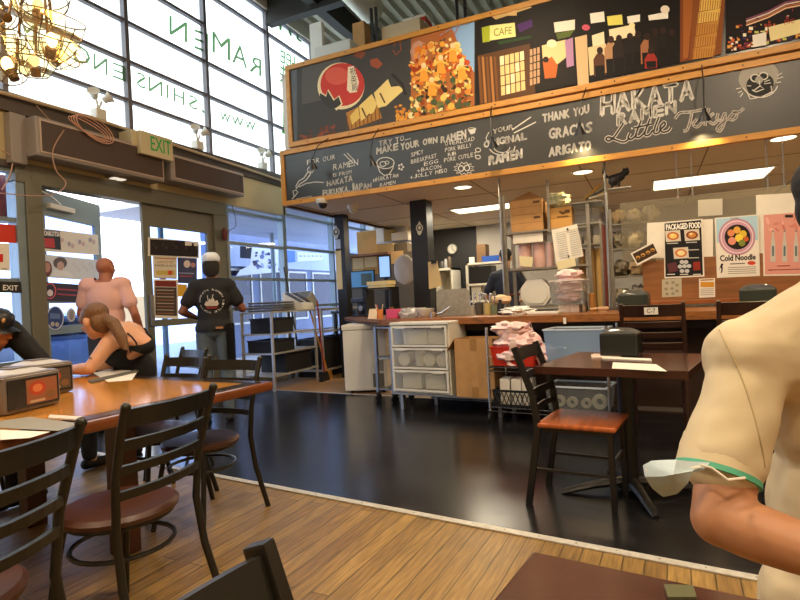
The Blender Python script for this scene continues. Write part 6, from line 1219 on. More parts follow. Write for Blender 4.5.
_a, _b = at_z(533, 551, .75), at_z(766, 600, .75); _d = (_b - _a).normalized(); NTR = math.atan2(_d.y, _d.x) ; _n = V((_d.y, -_d.x, 0)); NT = _a + _d * .37 + _n * .36; NT.z = 0
def pedestal_table(label, c, rz, w, d, h=.75):
    r = root('pedestal_table', c, rz, label, 'table', 'dark pedestal tables'); MB().b2((-w / 2, -d / 2, h - .042), (w / 2, d / 2, h), bev=.004).build('tabletop', m_dtop, r)
    MB().cyl((0, 0, .05), (0, 0, h - .05), .045, seg=24).cyl((0, 0, .03), (0, 0, .09), .07, .05, 24).build('pedestal', m_blk, r, smooth=True); MB().b2((-.2, -.2, h - .055), (.2, .2, h - .043)).build('mounting_plate', m_blk, r)
    for k in range(4):
        a = k * PI / 2 + .55; dx, dy = math.cos(a), math.sin(a); MB().tube([(dx * .03, dy * .03, .07), (dx * .2, dy * .2, .05), (dx * .36, dy * .36, .018), (dx * .38, dy * .38, .012)], [(.035, .03), (.028, .022), (.024, .014), (.018, .01)], 8).build('foot', m_blk, r, smooth=True)
    return r
pedestal_table('dark square pedestal table with a napkin dispenser near the counter', (-.15, 3.34, 0), -.2, .76, .76)
pedestal_table('dark red table corner at the bottom edge of the photo', NT, NTR, .74, .72)
# things on the dark table
dispenser((-.17, 3.52, .7505), -.2, 'black napkin dispenser with a clear domed lid on the dark table', m_blk_pl, m_smoke, 1.08)
MTX = lambda px, py: at_z(px, py, .7505)
def flat(name, pts, z, t, m, lab, cat, group=None, n=None):
    p = [at_z(a, b, z) for a, b in pts]; c = sum(p, V()) / len(p); return tag(MB().prism(p, (0, 0, t)).build(name, m, loc=c), lab, cat, group)
flat('paper_menu', [(613, 362.5), (656, 364.5), (667, 371.5), (612, 368.5)], .7507, .0015, m_paper, 'white paper strip lying near the front of the dark table', 'paper')
flat('chopstick_sleeve', [(601, 357.5), (651, 359.5), (652, 361.5), (603, 359.2)], .7507, .006, m_paper, 'white chopstick sleeve in front of the black dispenser', 'chopsticks')
flat('chopstick_sleeve', [(591, 356), (594, 354.8), (626, 355.2), (626, 357.2), (592, 358.6)], .7507, .008, mat('red_white_sleeve', 'd9c4b4', .6), 'red and white chopstick sleeve on the dark table', 'chopsticks')
flat('foil_card', [(664, 587), (693, 588), (697, 600), (668, 600)], .7507, .004, mat('olive_foil', '6a6c50', .3, .4), 'small olive foil packet on the dark red table', 'packet')
# dispensers and menus on the big table
m_gpl = mat('grey_box_plastic', '6f6660', .35, var=.06, scale=10); m_glid = mat('grey_lid', 'b9b3ac', .3)
def big_dispenser(pa, pb, lab, art):
    a, b = at_z(*pa, .752), at_z(*pb, .752); w = (b - a).length; d, h = .2, .165; dr = (b - a).normalized(); c = (a + b) / 2 + V((-dr.y, dr.x, 0)) * d / 2
    r = root('napkin_dispenser', c, math.atan2(dr.y, dr.x), lab, 'napkin dispenser', 'napkin dispensers on the big table')
    MB().b2((-w / 2, -d / 2, 0), (w / 2, d / 2, h), bev=.02).build('body', m_gpl, r, smooth=True)
    MB().surf(lambda a, b: ((a - .5) * w, (b - .5) * d, h - .012 + .03 * (1 - abs(2 * a - 1) ** 3) * (1 - abs(2 * b - 1) ** 3)), 14, 10).build('lid', m_glid, r, smooth=True); MB().b2((-.05, -.04, h + .016), (.05, .04, h + .021), bev=.002).build('napkin_slot', m_gpl, r)
    MB().b2((-w * .44, -d / 2 - .004, .018), (w * .44, -d / 2, h - .022)).build('face_plate', m_blk_pl, r)
    A = Art(lambda a, b: V((-w * .44 + w * .88 * a, -d / 2 - .004, .018 + (h - .04) * b)), lift=.0006, step=.0002); A.rect('8c5a40' if art else '55483c', .34, .08, .96, .92); A.ell('a8442c', .56, .6, .17, .24); A.ell('c9764a', .56, .6, .1, .14); A.ell('7a5a3c', .82, .3, .1, .14); A.rect('b9a084', .4, .12, .7, .2); A.build('label', r, (0, -1, 0), world=False); return r
big_dispenser((4, 417), (62, 403), 'nearer grey napkin dispenser with a red bowl picture on the big table', 1)
big_dispenser((26, 400), (75, 391), 'farther grey napkin dispenser behind its twin on the big table', 0)
flat('paper_menu', [(93, 373), (108, 369.5), (138, 371), (132, 380), (108, 382)], .7522, .001, m_paper, 'white paper menu by the woman on the big table', 'paper')
flat('chopstick_sleeve', [(88, 381), (136, 370.5), (139, 372), (92, 382.8)], .7533, .006, mat('dark_sleeve', '55524a', .6), 'grey chopstick sleeve across the far paper menu', 'chopsticks')
flat('paper_menu', [(0, 421), (30, 417), (82, 424), (58, 431), (0, 428)], .7522, .001, mat('grey_menu', '8c887c', .6), 'grey printed menu at the near left of the big table', 'paper')
flat('paper_menu', [(0, 430), (50, 432), (30, 438), (0, 440)], .7522, .001, m_paper, 'white sheet under the grey menu at the left edge', 'paper')
flat('chopstick_sleeve', [(50, 416), (82, 418), (80, 421), (48, 419)], .7533, .006, mat('red_white_sleeve', 'd9c4b4', .6), 'pale chopstick sleeve beside the grey printed menu', 'chopsticks')

# ================= wire basket chandelier, upper left =================
m_wire = mat('bronze_wire', '5a4630', .4, .6); m_gl = glass('amber_shade_glass', 'faf3dc', .07, .03, .05)
chn = root('chandelier', at_d(40, -40, 2.2), 0, 'chandelier of wire basket shades with glowing bulbs at upper left', 'chandelier')
hub = at_d(38, -30, 2.2)
MB().cyl(hub, hub + V((0, 0, .9)), .012, seg=10).ball(hub, .06, 14).build('stem', m_wire, chn, world=True)
for k, (px, py, d, ax, r, bl) in enumerate(((52, 38, 2.1, (.55, -.2, .75), .105, 1), (34, 58, 2.25, (.35, -.3, .85), .1, 0), (6, 62, 2.2, (-.3, -.2, .85), .105, 1), (62, 56, 2.4, (.8, .1, .45), .075, 1), (38, 4, 2.15, (-.2, .2, .9), .11, 0), (-4, 10, 2.1, (-.8, -.1, .6), .1, 1))):
    c = at_d(px, py, d); ax = V(ax).normalized(); h = r * 1.45
    bk = root('lamp_basket', c, 0); bk.parent = chn; bk.location = c - chn.location
    # shade: open at the rim along ax, narrowing to a round bottom away from it
    prof = [(r * .42, -h * .5), (r * .72, -h * .25), (r * .92, h * .15), (r * 1.0, h * .5)]
    s = MB(); q = V((0, 0, 1)).rotation_difference(ax).to_matrix()
    for rr, z in prof[:1] + prof[2:]: s.tube([q @ V((rr * math.cos(a), rr * math.sin(a), z)) for a in [i * PI / 12 for i in range(24)]], .0024, 5, True)
    for i in range(6):
        a = i * PI / 3; s.tube([q @ V((rr * math.cos(a + z * 1.5), rr * math.sin(a + z * 1.5), z)) for rr, z in prof], .0018, 5)
    s.build('wire_basket', m_wire, bk, smooth=True)
    MB().lathe([(r * .4, -h * .5), (r * .7, -h * .25), (r * .9, h * .15), (r * .98, h * .5)], (0, 0, 0), 28, ax).build('lamp_shade', m_gl, bk, smooth=True)
    MB().lathe([(0, -h * .5), (.018, -h * .5), (.02, -h * .25), (0, -h * .25)], (0, 0, 0), 14, ax).build('socket', m_wire, bk)
    MB().ball(ax * (-h * .05), (.02, .02, .028), 14).build('bulb', m_bulb if bl else mat('clear_bulb', 'f2d9a0', .1, emit=1.5), bk, smooth=True)
    MB().tube([c - ax * (h * .5), (c + hub) / 2 + V((0, 0, .05)), hub], .006, 6).build('arm', m_wire, chn, world=True, smooth=True)
    if bl:
        l = bpy.data.lights.new('bulb_light', 'POINT'); l.energy = 1.5; l.color = lin('ffc878')[:3]; l.shadow_soft_size = .03; o = bpy.data.objects.new('bulb_light', l); C.objects.link(o); o.location = c + ax * (h * .55)
# ================= people =================
sm2 = lambda p: smooth2(p, 4)
def frame_of(x, z):
    x = V(x).normalized(); z = V(z).normalized(); y = z.cross(x).normalized(); z = x.cross(y); return M4((x, y, z)).transposed()
def head_vol(mb, c, f, up=(0, 0, 1), k=1.0, ears=True):
    f = V(f).normalized(); x = f.cross(V(up)).normalized(); R = frame_of(x, x.cross(f)); q = lambda a, b, d: V(c) + R @ (V((a, b, d)) * k)
    B3 = lambda p, r, seg=18: mb.ball(q(*p), tuple(v * k for v in r), seg, R)
    B3((0, -.012, .028), (.076, .094, .086)); B3((0, .012, -.03), (.062, .076, .078)); B3((0, .045, -.078), (.036, .036, .03)); B3((0, .08, .03), (.05, .016, .016), 12)
    mb.limb([(q(0, .088, .012), .009 * k), (q(0, .108, -.022), .0135 * k)], 8); B3((0, .092, -.028), (.018, .012, .01), 10); B3((0, .086, -.056), (.024, .011, .006), 10); B3((0, .084, -.067), (.02, .01, .006), 10)
    B3((.038, .068, -.012), (.022, .018, .018), 10); B3((-.038, .068, -.012), (.022, .018, .018), 10)
    if ears:
        for s in (-1, 1): B3((s * .079, -.005, -.005), (.012, .02, .032), 10)
    return q, R
def hand_vol(mb, w, d, palm_n, s=1, side=1, curl=.5):
    """palm, four unequal bent fingers and a thumb; d = direction of the hand, palm_n = where the palm faces"""
    d = V(d).normalized(); n = V(palm_n); n = (n - d * n.dot(d)).normalized(); a = d.cross(n) * side; R = frame_of(a, d)
    mb.ball(V(w) + d * .045 * s, (.04 * s, .016 * s, .05 * s), 14, R); mb.limb([(w, .022 * s), (V(w) + d * .03 * s, .024 * s)], 10)
    for k, (o, L) in enumerate(((-.03, .068), (-.01, .078), (.01, .073), (.03, .058))):
        b = V(w) + d * .08 * s + a * o * s; p = [(b - d * .02 * s, .0095 * s)]; an = .25 + curl * .3; cur = b; L *= s
        for seg, fr in enumerate((.45, .32, .25)):
            dr = (d * math.cos(an) + n * math.sin(an)); p.append((cur, .009 * s - seg * .0008)); cur = cur + dr * L * fr; an += curl * .75
        p.append((cur, .0072 * s)); mb.limb(p, 8)
    tb_ = V(w) + d * .02 * s - a * .03 * s; t1 = tb_ + (d * .6 - a * .7 + n * .4).normalized() * .035 * s; t2 = t1 + (d * .9 - a * .25 + n * .4).normalized() * .03 * s; mb.limb([(tb_, .014 * s), (t1, .011 * s), (t2, .009 * s)], 8)
def torso_vol(mb, J, g=0, k=1, low=True):
    x = (J['shR'] - J['shL']); sp = J['neck'] - J['pelvis']; R = frame_of(x, sp); s = V((k, k, k))
    mb.ball(J['chest'], ((.158 + g) * k, (.108 + g) * k, (.17 + g) * k), 20, R); mb.ball(J['belly'], ((.138 + g) * k, (.1 + g) * k, (.16 + g) * k), 20, R)
    mb.limb([(J['shL'], (.058 + g) * k), (J['chest'] + R @ V((0, -.01, .1)) * k, (.075 + g) * k), (J['shR'], (.058 + g) * k)], 16)
    for s in 'LR': mb.limb([(J['neck'] + R @ V((0, 0, -.035)) * k, (.05 + g * .5) * k), (J['sh' + s] + R @ V((0, 0, -.002)) * k, (.054 + g) * k)], 14)
    if low: mb.ball(J['pelvis'], ((.16 + g) * k, (.115 + g) * k, (.12 + g) * k), 20, R)
    mb.limb([(J['chest'] + R @ V((0, -.01, .08)) * k, (.085 + g) * k), (J['neck'], (.06 + g * .4) * k)], 14)
    return R
def leg_vol(mb, J, g=0, k=1, to=1.0):
    for s in 'LR':
        h, n, a = J['hip' + s], J['kn' + s], J['an' + s]; e = n.lerp(a, to); mb.limb([(h, (.085 + g) * k), (h.lerp(n, .5), (.075 + g) * k), (n, (.056 + g) * k), (n.lerp(e, .35), (.056 + g) * k), (e, (.038 + g * 1.2) * k)], 14)
def arm_vol(mb, J, g=0, k=1, to=2.0, sides='LR'):
    for s in sides:
        a, b, c = J['sh' + s], J['el' + s], J['wr' + s]
        if to <= 1: mb.limb([(a, (.046 + g) * k), (a.lerp(b, to), (.05 + g * .95) * k)], 14)
        else: mb.limb([(a, (.056 + g) * k), (a.lerp(b, .5), (.049 + g) * k), (b, (.04 + g) * k), (b.lerp(c, .3), (.041 + g) * k), (b.lerp(c, min(1, to - 1)), (.027 + g) * k)], 14)
def stand_joints(h=1.72, lean=0):
    k = h / 1.72; J = dict(neck=(0, -.01, 1.45), chest=(0, 0, 1.25), belly=(0, .01, 1.08), pelvis=(0, -.005, .95), shL=(-.155, -.01, 1.375), shR=(.155, -.01, 1.375), elL=(-.23, -.03, 1.12), elR=(.23, -.03, 1.12), wrL=(-.26, .05, .88), wrR=(.26, .05, .88), hipL=(-.085, 0, .9), hipR=(.085, 0, .9), knL=(-.1, .02, .5), knR=(.1, .02, .5), anL=(-.11, -.02, .09), anR=(.11, -.02, .09), head=(0, .015, 1.6))
    return {a: V(b) * k for a, b in J.items()}
def person(loc, rz, J, label, skin, k=1, arm_g=0, face=(0, 1, 0), hair=None, hstyle='short', shirt=None, pants=None, sleeve=.6, shoes=True, voxel=.012, hands=(('L', .5), ('R', .5)), palm=None, shirt_g=.016, up=(0, 0, 1), hdir=None, hem=None):
    mb = MB(); q, R = head_vol(mb, J['head'], face, up, k); torso_vol(mb, J, 0, k); leg_vol(mb, J, 0, k); arm_vol(mb, J, arm_g, k)
    mb.limb([(J['neck'] - (J['head'] - J['neck']) * .2, .056 * k), (J['head'] + R @ V((0, -.015, -.05)) * k, .054 * k)], 14)
    for s, cu in hands:
        d = (hdir or {}).get(s) or (J['wr' + s] - J['el' + s]); hand_vol(mb, J['wr' + s], d, (palm or {}).get(s, (1 if s == 'L' else -1, .2, 0)), k, 1 if s == 'L' else -1, cu)
    for s in 'LR': f = V((0, 1, 0)); mb.limb([(J['an' + s], .04 * k), (J['an' + s] + V((0, .03, -.05)) * k, .035 * k), (J['an' + s] + V((0, .15, -.06)) * k, .03 * k)], 10)
    o = fuse(mb, 'person', skin, voxel=voxel, smooth=4); o.location = loc; o.rotation_euler = (0, 0, rz); tag(o, label, 'person')
    e = MB()
    for s in (-1, 1): e.ball(q(s * .031, .081, .004), (.0115 * k, .007 * k, .0065 * k), 10, R)
    e.build('eyes', mat('eye_dark', '1c1410', .2), o, smooth=True)
    if shirt:
        m = MB(); torso_vol(m, J, shirt_g, k); arm_vol(m, J, shirt_g * .9, k, sleeve)
        cuts = [(J['neck'] + (J['neck'] - J['chest']).normalized() * .012, (J['neck'] - J['chest']), .1 * k)]
        if hem: cuts.append((hem, J['pelvis'] - J['chest']))
        fuse(m, 'shirt', shirt, o, voxel, 9, cuts, wrinkle=.005, wf=7)
    if pants: m = MB(); R2 = frame_of(J['shR'] - J['shL'], J['neck'] - J['pelvis']); m.ball(J['pelvis'], ((.17) * k, .125 * k, .12 * k), 18, R2); leg_vol(m, J, .013, k, .95); fuse(m, 'trousers', pants, o, voxel, 4)
    if shoes:
        m = MB()
        for s in 'LR': m.limb([(J['an' + s] + V((0, -.03, -.045)) * k, .042 * k), (J['an' + s] + V((0, .06, -.05)) * k, .04 * k), (J['an' + s] + V((0, .16, -.058)) * k, .034 * k)], 12)
        fuse(m, 'shoes', m_rubber, o, voxel, 2)
    if hair:
        m = MB(); m.ball(q(0, -.024, .05), tuple(v * k for v in (.081, .096, .078)), 20, R)
        if hstyle == 'tail':
            m.ball(q(0, -.05, -.02), tuple(v * k for v in (.074, .06, .085)), 16, R); m.ball(q(.06, .02, .02), tuple(v * k for v in (.024, .05, .05)), 12, R); m.ball(q(-.06, .02, .02), tuple(v * k for v in (.024, .05, .05)), 12, R)
            m.limb([(q(0, -.1, -.02), .035 * k), (q(0, -.15, -.08), .042 * k), (q(0, -.175, -.19), .036 * k), (q(0, -.17, -.3), .018 * k)], 12)
        elif hstyle == 'long': m.ball(q(0, -.045, -.05), tuple(v * k for v in (.085, .065, .13)), 18, R); m.ball(q(0, -.03, -.14), tuple(v * k for v in (.07, .05, .06)), 14, R)
        else: m.ball(q(0, -.045, .0), tuple(v * k for v in (.07, .06, .07)), 16, R)
        fr = q(0, .062, .045); fuse(m, 'hair', hair, o, voxel * .8, 3, [(fr, R @ V((0, 1, -.75)))])
    return o, q, R
def skin(n, c): return mat(n, c, .5, var=.06, scale=18, sss=.15)
sk_tan, sk_light, sk_brown, sk_pale = skin('skin_tan', 'b9764e'), skin('skin_light', 'cf9a78'), skin('skin_brown', '7a4a36'), skin('skin_fair', 'c9957a')
m_hairb = mat('hair_brown', '6b4a2c', .55, var=.35, scale=60, stretch=(3, 3, .4), bump=.5); m_hairk = mat('hair_black', '16120f', .8, bump=.4, bscale=60)
m_tee = mat('black_cotton', '17181b', .85, bump=.25, bscale=12); m_jean = mat('grey_blue_jeans', '55626e', .85, var=.12, scale=12, bump=.2, bscale=40)

# --- employee in black at the racks ---
J = stand_joints(1.73); J['elL'] = V((-.29, -.06, 1.14)); J['wrL'] = V((-.2, .16, 1.08)); J['elR'] = V((.29, .0, 1.14)); J['wrR'] = V((.24, .25, 1.16)); J['head'] = V((0, .03, 1.615))
em, q, R = person((-4.06, 4.32, 0), .66, J, 'employee in a black printed tee with a white bandana facing the windows', sk_brown, 1.0, 0, (0, 1, -.15), m_hairk, 'long', m_tee, m_jean, .62, hem=V((0, 0, .93)), shirt_g=.026, palm={'L': (0, 0, -1), 'R': (0, 0, -1)})
bn = MB().ball(q(0, -.02, .05), (.09, .106, .074), 24, R); fuse(bn, 'bandana', mat('white_bandana', 'dfe6f0', .8, bump=.4, bscale=20), em, .008, 3, [(q(0, 0, .03), R @ V((0, .35, -1)))])
def em_back(a, b): return V((a, -.2 + .0, b))
# white ring print on the back of the tee, laid onto the cloth
from mathutils.bvhtree import BVHTree
sh = [c for c in em.children if c.name.startswith('shirt')][0]; bvh = BVHTree.FromPolygons([v.co.copy() for v in sh.data.vertices], [tuple(p.vertices) for p in sh.data.polygons])
def on_back(a, b):
    h = bvh.ray_cast(V((a, -1, b)), V((0, 1, 0))); return h[0] if h[0] else V((a, -.13, b))
A = Art(on_back, lift=.003, step=.0006); c0 = (.0, 1.235)
txt = 'HAKATA RAMEN LITTLE TOKYO '
for k in range(26):
    a = PI * .98 - k * 2 * PI / 26; r1, r2 = .105, .123; w = .1; pt = lambda r, a: (c0[0] + r * math.cos(a), c0[1] + r * math.sin(a))
    if txt[k] != ' ': A.text('d9d6d0', txt[k], pt(r2, a + w), pt(r2, a - w), pt(r1, a - w), pt(r1, a + w))
A.hold = True; A.poly('d9cfc4', [(-.07, 1.2), (-.05, 1.235), (-.03, 1.225), (-.015, 1.26), (0, 1.235), (.02, 1.265), (.03, 1.23), (.055, 1.24), (.07, 1.2), (.05, 1.185), (-.05, 1.185)]); A.line('d9cfc4', [(-.03, 1.23), (-.035, 1.29)], .006); A.line('d9cfc4', [(.0, 1.24), (.02, 1.3)], .006)
A.poly('8a3a34', [(-.06, 1.18), (.06, 1.18), (.045, 1.155), (-.045, 1.155)]); A.build('printed_ring', em, (0, -1, 0), world=False)
MB().surf(lambda u, v: ((.2 - .14 * v * 0) * math.cos(-.9 + u * 1.9) + .0, .0 + .165 * math.sin(-.9 + u * 1.9), 1.0 - v * .42), 10, 6, .006).build('apron', m_black, em); MB().b2((.03, -.155, .955), (.1, -.148, .975)).build('jeans_patch', mat('leather_patch', 'a8744c', .6), em)

# --- man in the pink shirt walking out ---
J = stand_joints(1.8); J['head'] = V((0, .03, 1.6)); J['neck'] = V((0, -.005, 1.455)); J['elR'] = V((.27, -.06, 1.15)); J['wrR'] = V((.29, .08, .93)); J['elL'] = V((-.25, .04, 1.17)); J['wrL'] = V((-.2, .2, 1.05))
pm, q, R = person((-4.85, 3.72, 0), .6, J, 'bald man in a pink tee walking out of the open door', skin('skin_ruddy', 'a8684c'), 1.0, 0, (.35, 1, -.05), None, '', mat('pink_tee', 'e0b0a6', .85, bump=.25, bscale=10), mat('dark_shorts', '2f3038', .85), .62, hem=V((0, 0, 1.0)), shirt_g=.024)
ph = MB().box(J['wrR'] + V((.01, .06, -.07)), (.012, .07, .14), bev=.004).build('phone', m_black, None); ph.location = (-4.85, 3.72, 0); ph.rotation_euler = (0, 0, .6); tag(ph, 'phone held low in the right hand of the man in pink', 'phone')

# --- cook in navy far behind the counter ---
J = stand_joints(1.76); J['elL'] = V((-.3, .05, 1.15)); J['wrL'] = V((-.18, .27, 1.05)); J['elR'] = V((.3, .05, 1.15)); J['wrR'] = V((.18, .27, 1.05)); J['head'] = V((.0, .05, 1.66)); J['neck'] = V((0, .01, 1.5))
kx = at_d(507, 290, 7.75); ck_, q, R = person((kx.x, kx.y, 0), .2, J, 'cook in a navy shirt and black cap bent over the stove', sk_light, 1.0, 0, (0, 1, -.3), m_hairk, 'short', mat('navy_shirt', '232c44', .8), m_black, .7, shirt_g=.024, hem=V((0, 0, .92)), palm={'L': (0, 0, -1), 'R': (0, 0, -1)})
MB().lathe([(.086, 0), (.09, .03), (.075, .075), (.03, .095), (0, .1)], q(0, -.012, .045), 22, R @ V((0, 0, 1))).build('cap', m_rubber, ck_, smooth=True); MB().tube([J['belly'] + V((.16 * math.cos(a), .13 * math.sin(a), .04)) for a in [i * PI / 10 for i in range(20)]], .02, 6, True).build('apron_tie', mat('maroon', '5c2420', .7), ck_, smooth=True)

# --- woman in a black top at the big table ---
def wj(d): return {a: V(b) for a, b in d.items()}
P0 = V((-3.28, 2.95, 0))
J = wj(dict(head=at_d(95, 322, 3.72), neck=at_d(114, 333, 3.84), chest=at_d(126, 358, 3.93), belly=at_d(135, 380, 4.02), pelvis=at_d(143, 404, 4.08)))
J['chest'].z = .93; J['belly'].z = .72; J['pelvis'].z = .55
fd = V((-.95, .1, 0)).normalized(); sd = V((.25, 1, 0)).normalized()      # she faces left in the view
J['shL'] = at_d(108, 345, 3.68); J['shR'] = J['shL'] + V((.09, .22, -.02)); J['elL'] = at_d(90, 371, 3.58); J['wrL'] = at_d(66, 371, 3.72); J['elR'] = J['shR'] + V((-.3, -.02, -.2)); J['wrR'] = J['wrL'] + V((.03, .13, .01))
J['elL'].z = .805; J['wrL'].z = .79; J['elR'].z = .8; J['wrR'].z = .79
J['hipL'] = J['pelvis'] + V((-.04, -.08, -.04)); J['hipR'] = J['pelvis'] + V((-.02, .09, -.04)); J['knL'] = J['hipL'] + V((-.4, -.06, 0)); J['knR'] = J['hipR'] + V((-.4, .04, 0)); J['anL'] = V((J['knL'].x + .02, J['knL'].y, .09)); J['anR'] = V((J['knR'].x, J['knR'].y, .09))
J = {a: b - P0 for a, b in J.items()}
wm, q, R = person(P0, 0, J, 'woman with a brown ponytail in a black strappy top leaning over the table', sk_light, 1.0, 0, V((-.93, -.05, -.38)), m_hairb, 'tail', None, mat('dark_trousers', '22242a', .85), shoes=True, voxel=.009, up=(0, 0, 1), hands=(('L', .6), ('R', .6)), palm={'L': (0, .3, -1), 'R': (0, -.3, -1)})
m = MB(); torso_vol(m, J, .012, 1.0); top_c = J['chest'] + (J['neck'] - J['chest']) * .4; fuse(m, 'black_top', m_tee, wm, .009, 4, [(top_c, J['neck'] - J['pelvis'])])
s_ = MB(); 
wb_ = BVHTree.FromPolygons([v.co.copy() for v in wm.data.vertices], [tuple(p.vertices) for p in wm.data.polygons])
def on_skin(bv, P, px, py, lift=.003):
    o = V((0, 0, H_)) - P; r = ray(px, py).normalized(); h = bv.ray_cast(o, r); return (h[0] + h[1] * lift) if h[0] else None
for pl in ([(112, 329), (116, 331), (120, 335), (124, 340), (128, 346), (131, 352)], [(127, 333), (132, 337), (136, 342), (139, 348)]):
    pts = [x for x in (on_skin(wb_, P0, *p_) for p_ in pl) if x is not None]
    if len(pts) > 2: MB().tube(pts, .0055, 6).build('strap', m_tee, wm, smooth=True)
MB().ball(J['elL'].lerp(J['shL'], .32) + V((.0, -.036, 0)), (.022, .008, .03), 10).build('tattoo', mat('tattoo_ink', '5f4a44', .6), wm, smooth=True)

# --- person in a black cap at the left edge ---
P0 = V((-3.98, 2.0, 0))
J = wj(dict(head=at_d(-4, 330, 3.45), neck=at_d(-14, 350, 3.5), chest=(-3.87, 1.98, .96), belly=(-3.98, 1.97, .74), pelvis=(-4.02, 1.96, .56)))
J['shR'] = V((-3.76, 1.86, 1.07)); J['shL'] = V((-3.76, 2.18, 1.08))
J['elL'] = at_d(48, 369, 3.62); J['elL'].z = .82; J['wrL'] = at_d(30, 380, 3.36); J['wrL'].z = .80; J['elR'] = V((-3.62, 1.72, .82)); J['wrR'] = at_d(12, 383, 3.25); J['wrR'].z = .80
J['hipL'] = V((-4.0, 2.05, .52)); J['hipR'] = V((-4.0, 1.88, .52)); J['knL'] = V((-3.6, 2.08, .5)); J['knR'] = V((-3.6, 1.85, .5)); J['anL'] = V((-3.6, 2.08, .09)); J['anR'] = V((-3.6, 1.85, .09))
J = {a: b - P0 for a, b in J.items()}
cp, q, R = person(P0, 0, J, 'person in a black long-sleeved shirt and cap cut off by the left edge', sk_tan, .98, 0, V((.9, .3, -.3)), m_hairk, 'short', m_tee, mat('dark_trousers', '22242a', .85), 1.9, voxel=.01, shirt_g=.02, palm={'L': (0, 0, -1), 'R': (0, 0, 1)}, hands=(('L', .5), ('R', .5)))
MB().lathe([(.088, 0), (.094, .03), (.086, .07), (.05, .1), (0, .108)], q(0, -.008, .035), 26, R @ V((0, 0, 1))).build('cap', m_black, cp, smooth=True)
MB().surf(lambda u, v: q((u - .5) * .15, .075 + .085 * v * math.sqrt(max(0, 1 - (2 * u - 1) ** 2 * .8)), .05 - .015 * v - .03 * abs(2 * u - 1) ** 2), 12, 4, .004).build('cap_brim', m_black, cp, smooth=True)
MB().ball(q(.05, .078, .085), (.014, .006, .016), 8, R).build('cap_badge', mat('badge_tan', 'c9a070', .6), cp, smooth=True)
pp = at_z(24, 377, .80); o = MB().box((0, 0, 0), (.15, .075, .01), bev=.003).build('phone', mat('phone_case', '6f6658', .4), None, loc=(0, 0, 0)); o.location = (pp.x, pp.y, .835); o.rotation_euler = (.45, -.1, .5); tag(o, 'phone in a worn case held over the table by the person in the cap', 'phone')

# --- man in the cream shirt at right ---
P0 = V((.42, 1.28, 0)); D = 1.06
J = wj(dict(head=at_d(854, 206, 1.10), neck=at_d(850, 272, 1.14), chest=at_d(850, 400, 1.16), belly=at_d(848, 500, 1.18), pelvis=at_d(845, 600, 1.2), shR=at_d(748, 360, 1.10), shL=at_d(930, 345, 1.16), elR=at_d(719, 519, 1.0), wrR=at_d(868, 572, .86), elL=at_d(985, 520, 1.05), wrL=at_d(900, 580, .84)))
for a, b in (('L', .09), ('R', -.09)): pass
xd = (J['shR'] - J['shL']).normalized(); fw = V((0, 0, 1)).cross(xd); fw = fw if fw.y < 0 else -fw; fw.z = 0; fw.normalize()
J['hipR'] = J['pelvis'] + xd * .09 + V((0, 0, -.03)); J['hipL'] = J['pelvis'] - xd * .09 + V((0, 0, -.03)); J['knR'] = J['hipR'] + fw * .4 + xd * .04; J['knL'] = J['hipL'] + fw * .4 - xd * .04
for s in 'LR': J['an' + s] = V((J['kn' + s].x, J['kn' + s].y, .09)) - fw * .05
J = {a: b - P0 for a, b in J.items()}
m_cream = mat('cream_shirt', 'cdbd9c', .85, var=.03, scale=5, bump=.5, bscale=4.5)
fm, q, R = person(P0, 0, J, 'man in a cream shirt with green cuffs across the near table', skin('skin_warm', 'b98460'), 1.0, arm_g=.009, face=fw + V((.1, 0, -.15)), hair=m_hairk, hstyle='short', shirt=None, pants=mat('light_trousers', 'a8a294', .8), voxel=.007, hands=(('L', .5), ('R', .5)), palm={'L': (0, .2, -1), 'R': (0, .2, -1)})
m = MB(); torso_vol(m, J, .026, 1.0); a, b = J['shR'], J['elR']; m.limb([(a + V((0, 0, -.005)), .069), (a.lerp(b, .35), .071), (a.lerp(b, .66) + V((-.014, -.003, 0)), .0725)], 20); a2, b2 = J['shL'], J['elL']; m.limb([(a2, .069), (a2.lerp(b2, .35), .071), (a2.lerp(b2, .66), .073)], 20)
shirt = fuse(m, 'shirt', m_cream, fm, .006, 8, [(J['neck'] + V((0, 0, .0)), J['neck'] - J['chest'], .12)], wrinkle=.009, wf=9)
for (sa, sb) in ((a, b), (a2, b2)):
    c = sa.lerp(sb, .70) + V((-.017, -.004, 0)) * (1 if sa is a else -1); ax = (sb - sa).normalized(); m = MB()
    m.lathe([(.068, -.05), (.071, -.01), (.0715, .012), (.066, .012), (.064, -.05), (.068, -.05)], c, 32, ax).build('sleeve_hem', m_cream, fm, smooth=True)
    MB().lathe([(.0725, .008), (.0735, .0185), (.066, .0185), (.066, .008), (.0725, .008)], c, 32, ax).build('sleeve_trim', mat('green_trim', '4fa889', .7), fm, smooth=True)
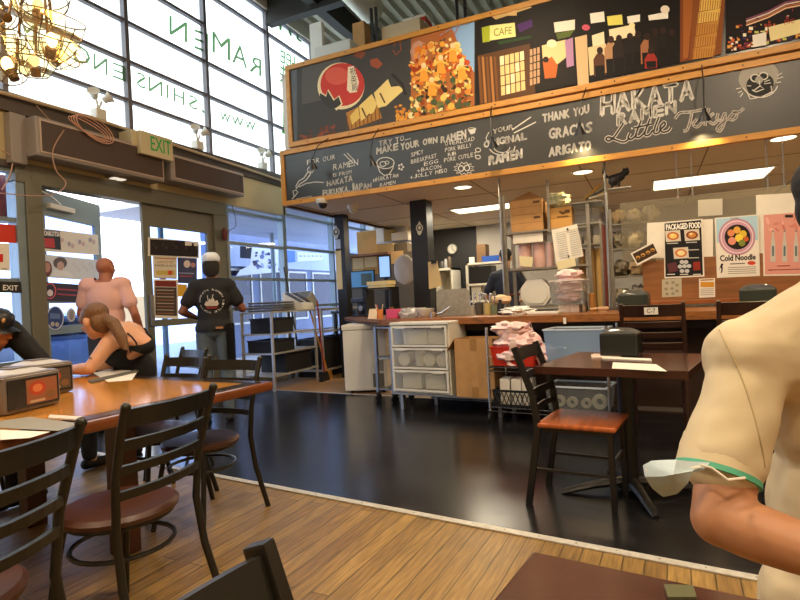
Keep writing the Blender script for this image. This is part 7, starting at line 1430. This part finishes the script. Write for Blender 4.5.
MB().tube([J['neck'] + R @ V((.062 * math.cos(t), .062 * math.sin(t) - .0, .004 - .012 * math.sin(t))) for t in [i * PI / 12 for i in range(24)]], .008, 8, True).build('collar', mat('collar_pale_blue', 'a9c9c9', .7), fm, smooth=True)
sb_ = BVHTree.FromPolygons([v.co.copy() for v in shirt.data.vertices], [tuple(p.vertices) for p in shirt.data.polygons])
pts = [x for x in (on_skin(sb_, P0, *p_, .0006) for p_ in sm2([(716, 322), (724, 340), (735, 362), (746, 390), (755, 420), (762, 450), (765, 468)])) if x is not None]
MB().tube(pts, .0016, 5).build('shoulder_seam', mat('seam_tan', 'b9a67e', .9), fm)
# blue paper mask hanging off his elbow by its ear loop
mk = root('face_mask', at_d(700, 470, .97), 0, 'pale blue paper face mask hanging from the elbow of the man in cream', 'mask')
pp = [(644, 466), (652, 462), (676, 461), (708, 463), (704, 470), (690, 473), (686, 482), (676, 492), (663, 495), (653, 487), (646, 476)]
c0 = at_d(676, 476, .96)
def mask_pt(px, py): d = .97 - .03 * math.sin((px - 644) / 64 * PI) - .012 * math.sin((py - 461) / 8); return at_d(px, py, d)
mm_ = MB(); n0 = [mm_.bm.verts.new(mask_pt(*p)) for p in pp]; cc = mm_.bm.verts.new(mask_pt(672, 474) + V((0, -.008, 0))); c2 = mm_.bm.verts.new(mask_pt(690, 467))
for i in range(len(pp)): mm_.bm.faces.new((n0[i], n0[(i + 1) % len(pp)], cc))
mm_.bm.verts.remove(c2); bmesh.ops.subdivide_edges(mm_.bm, edges=mm_.bm.edges[:], cuts=2, smooth=.3); bmesh.ops.solidify(mm_.bm, geom=mm_.bm.faces[:], thickness=.004); mm_.build('mask_sheet', mat('mask_blue', 'b9ccd6', .8, bump=.3, bscale=30), mk, world=True, smooth=True)
MB().tube([mask_pt(700, 465), at_d(712, 468, .955), at_d(728, 480, .94), at_d(745, 478, .95)], .0025, 6).build('ear_loop', m_paper, mk, world=True)
MB().tube([mask_pt(646, 470), mask_pt(672, 470), mask_pt(700, 467)], .003, 6).build('nose_strip', m_paper, mk, world=True)
bpy.data.scenes.remove(tmp_scene)
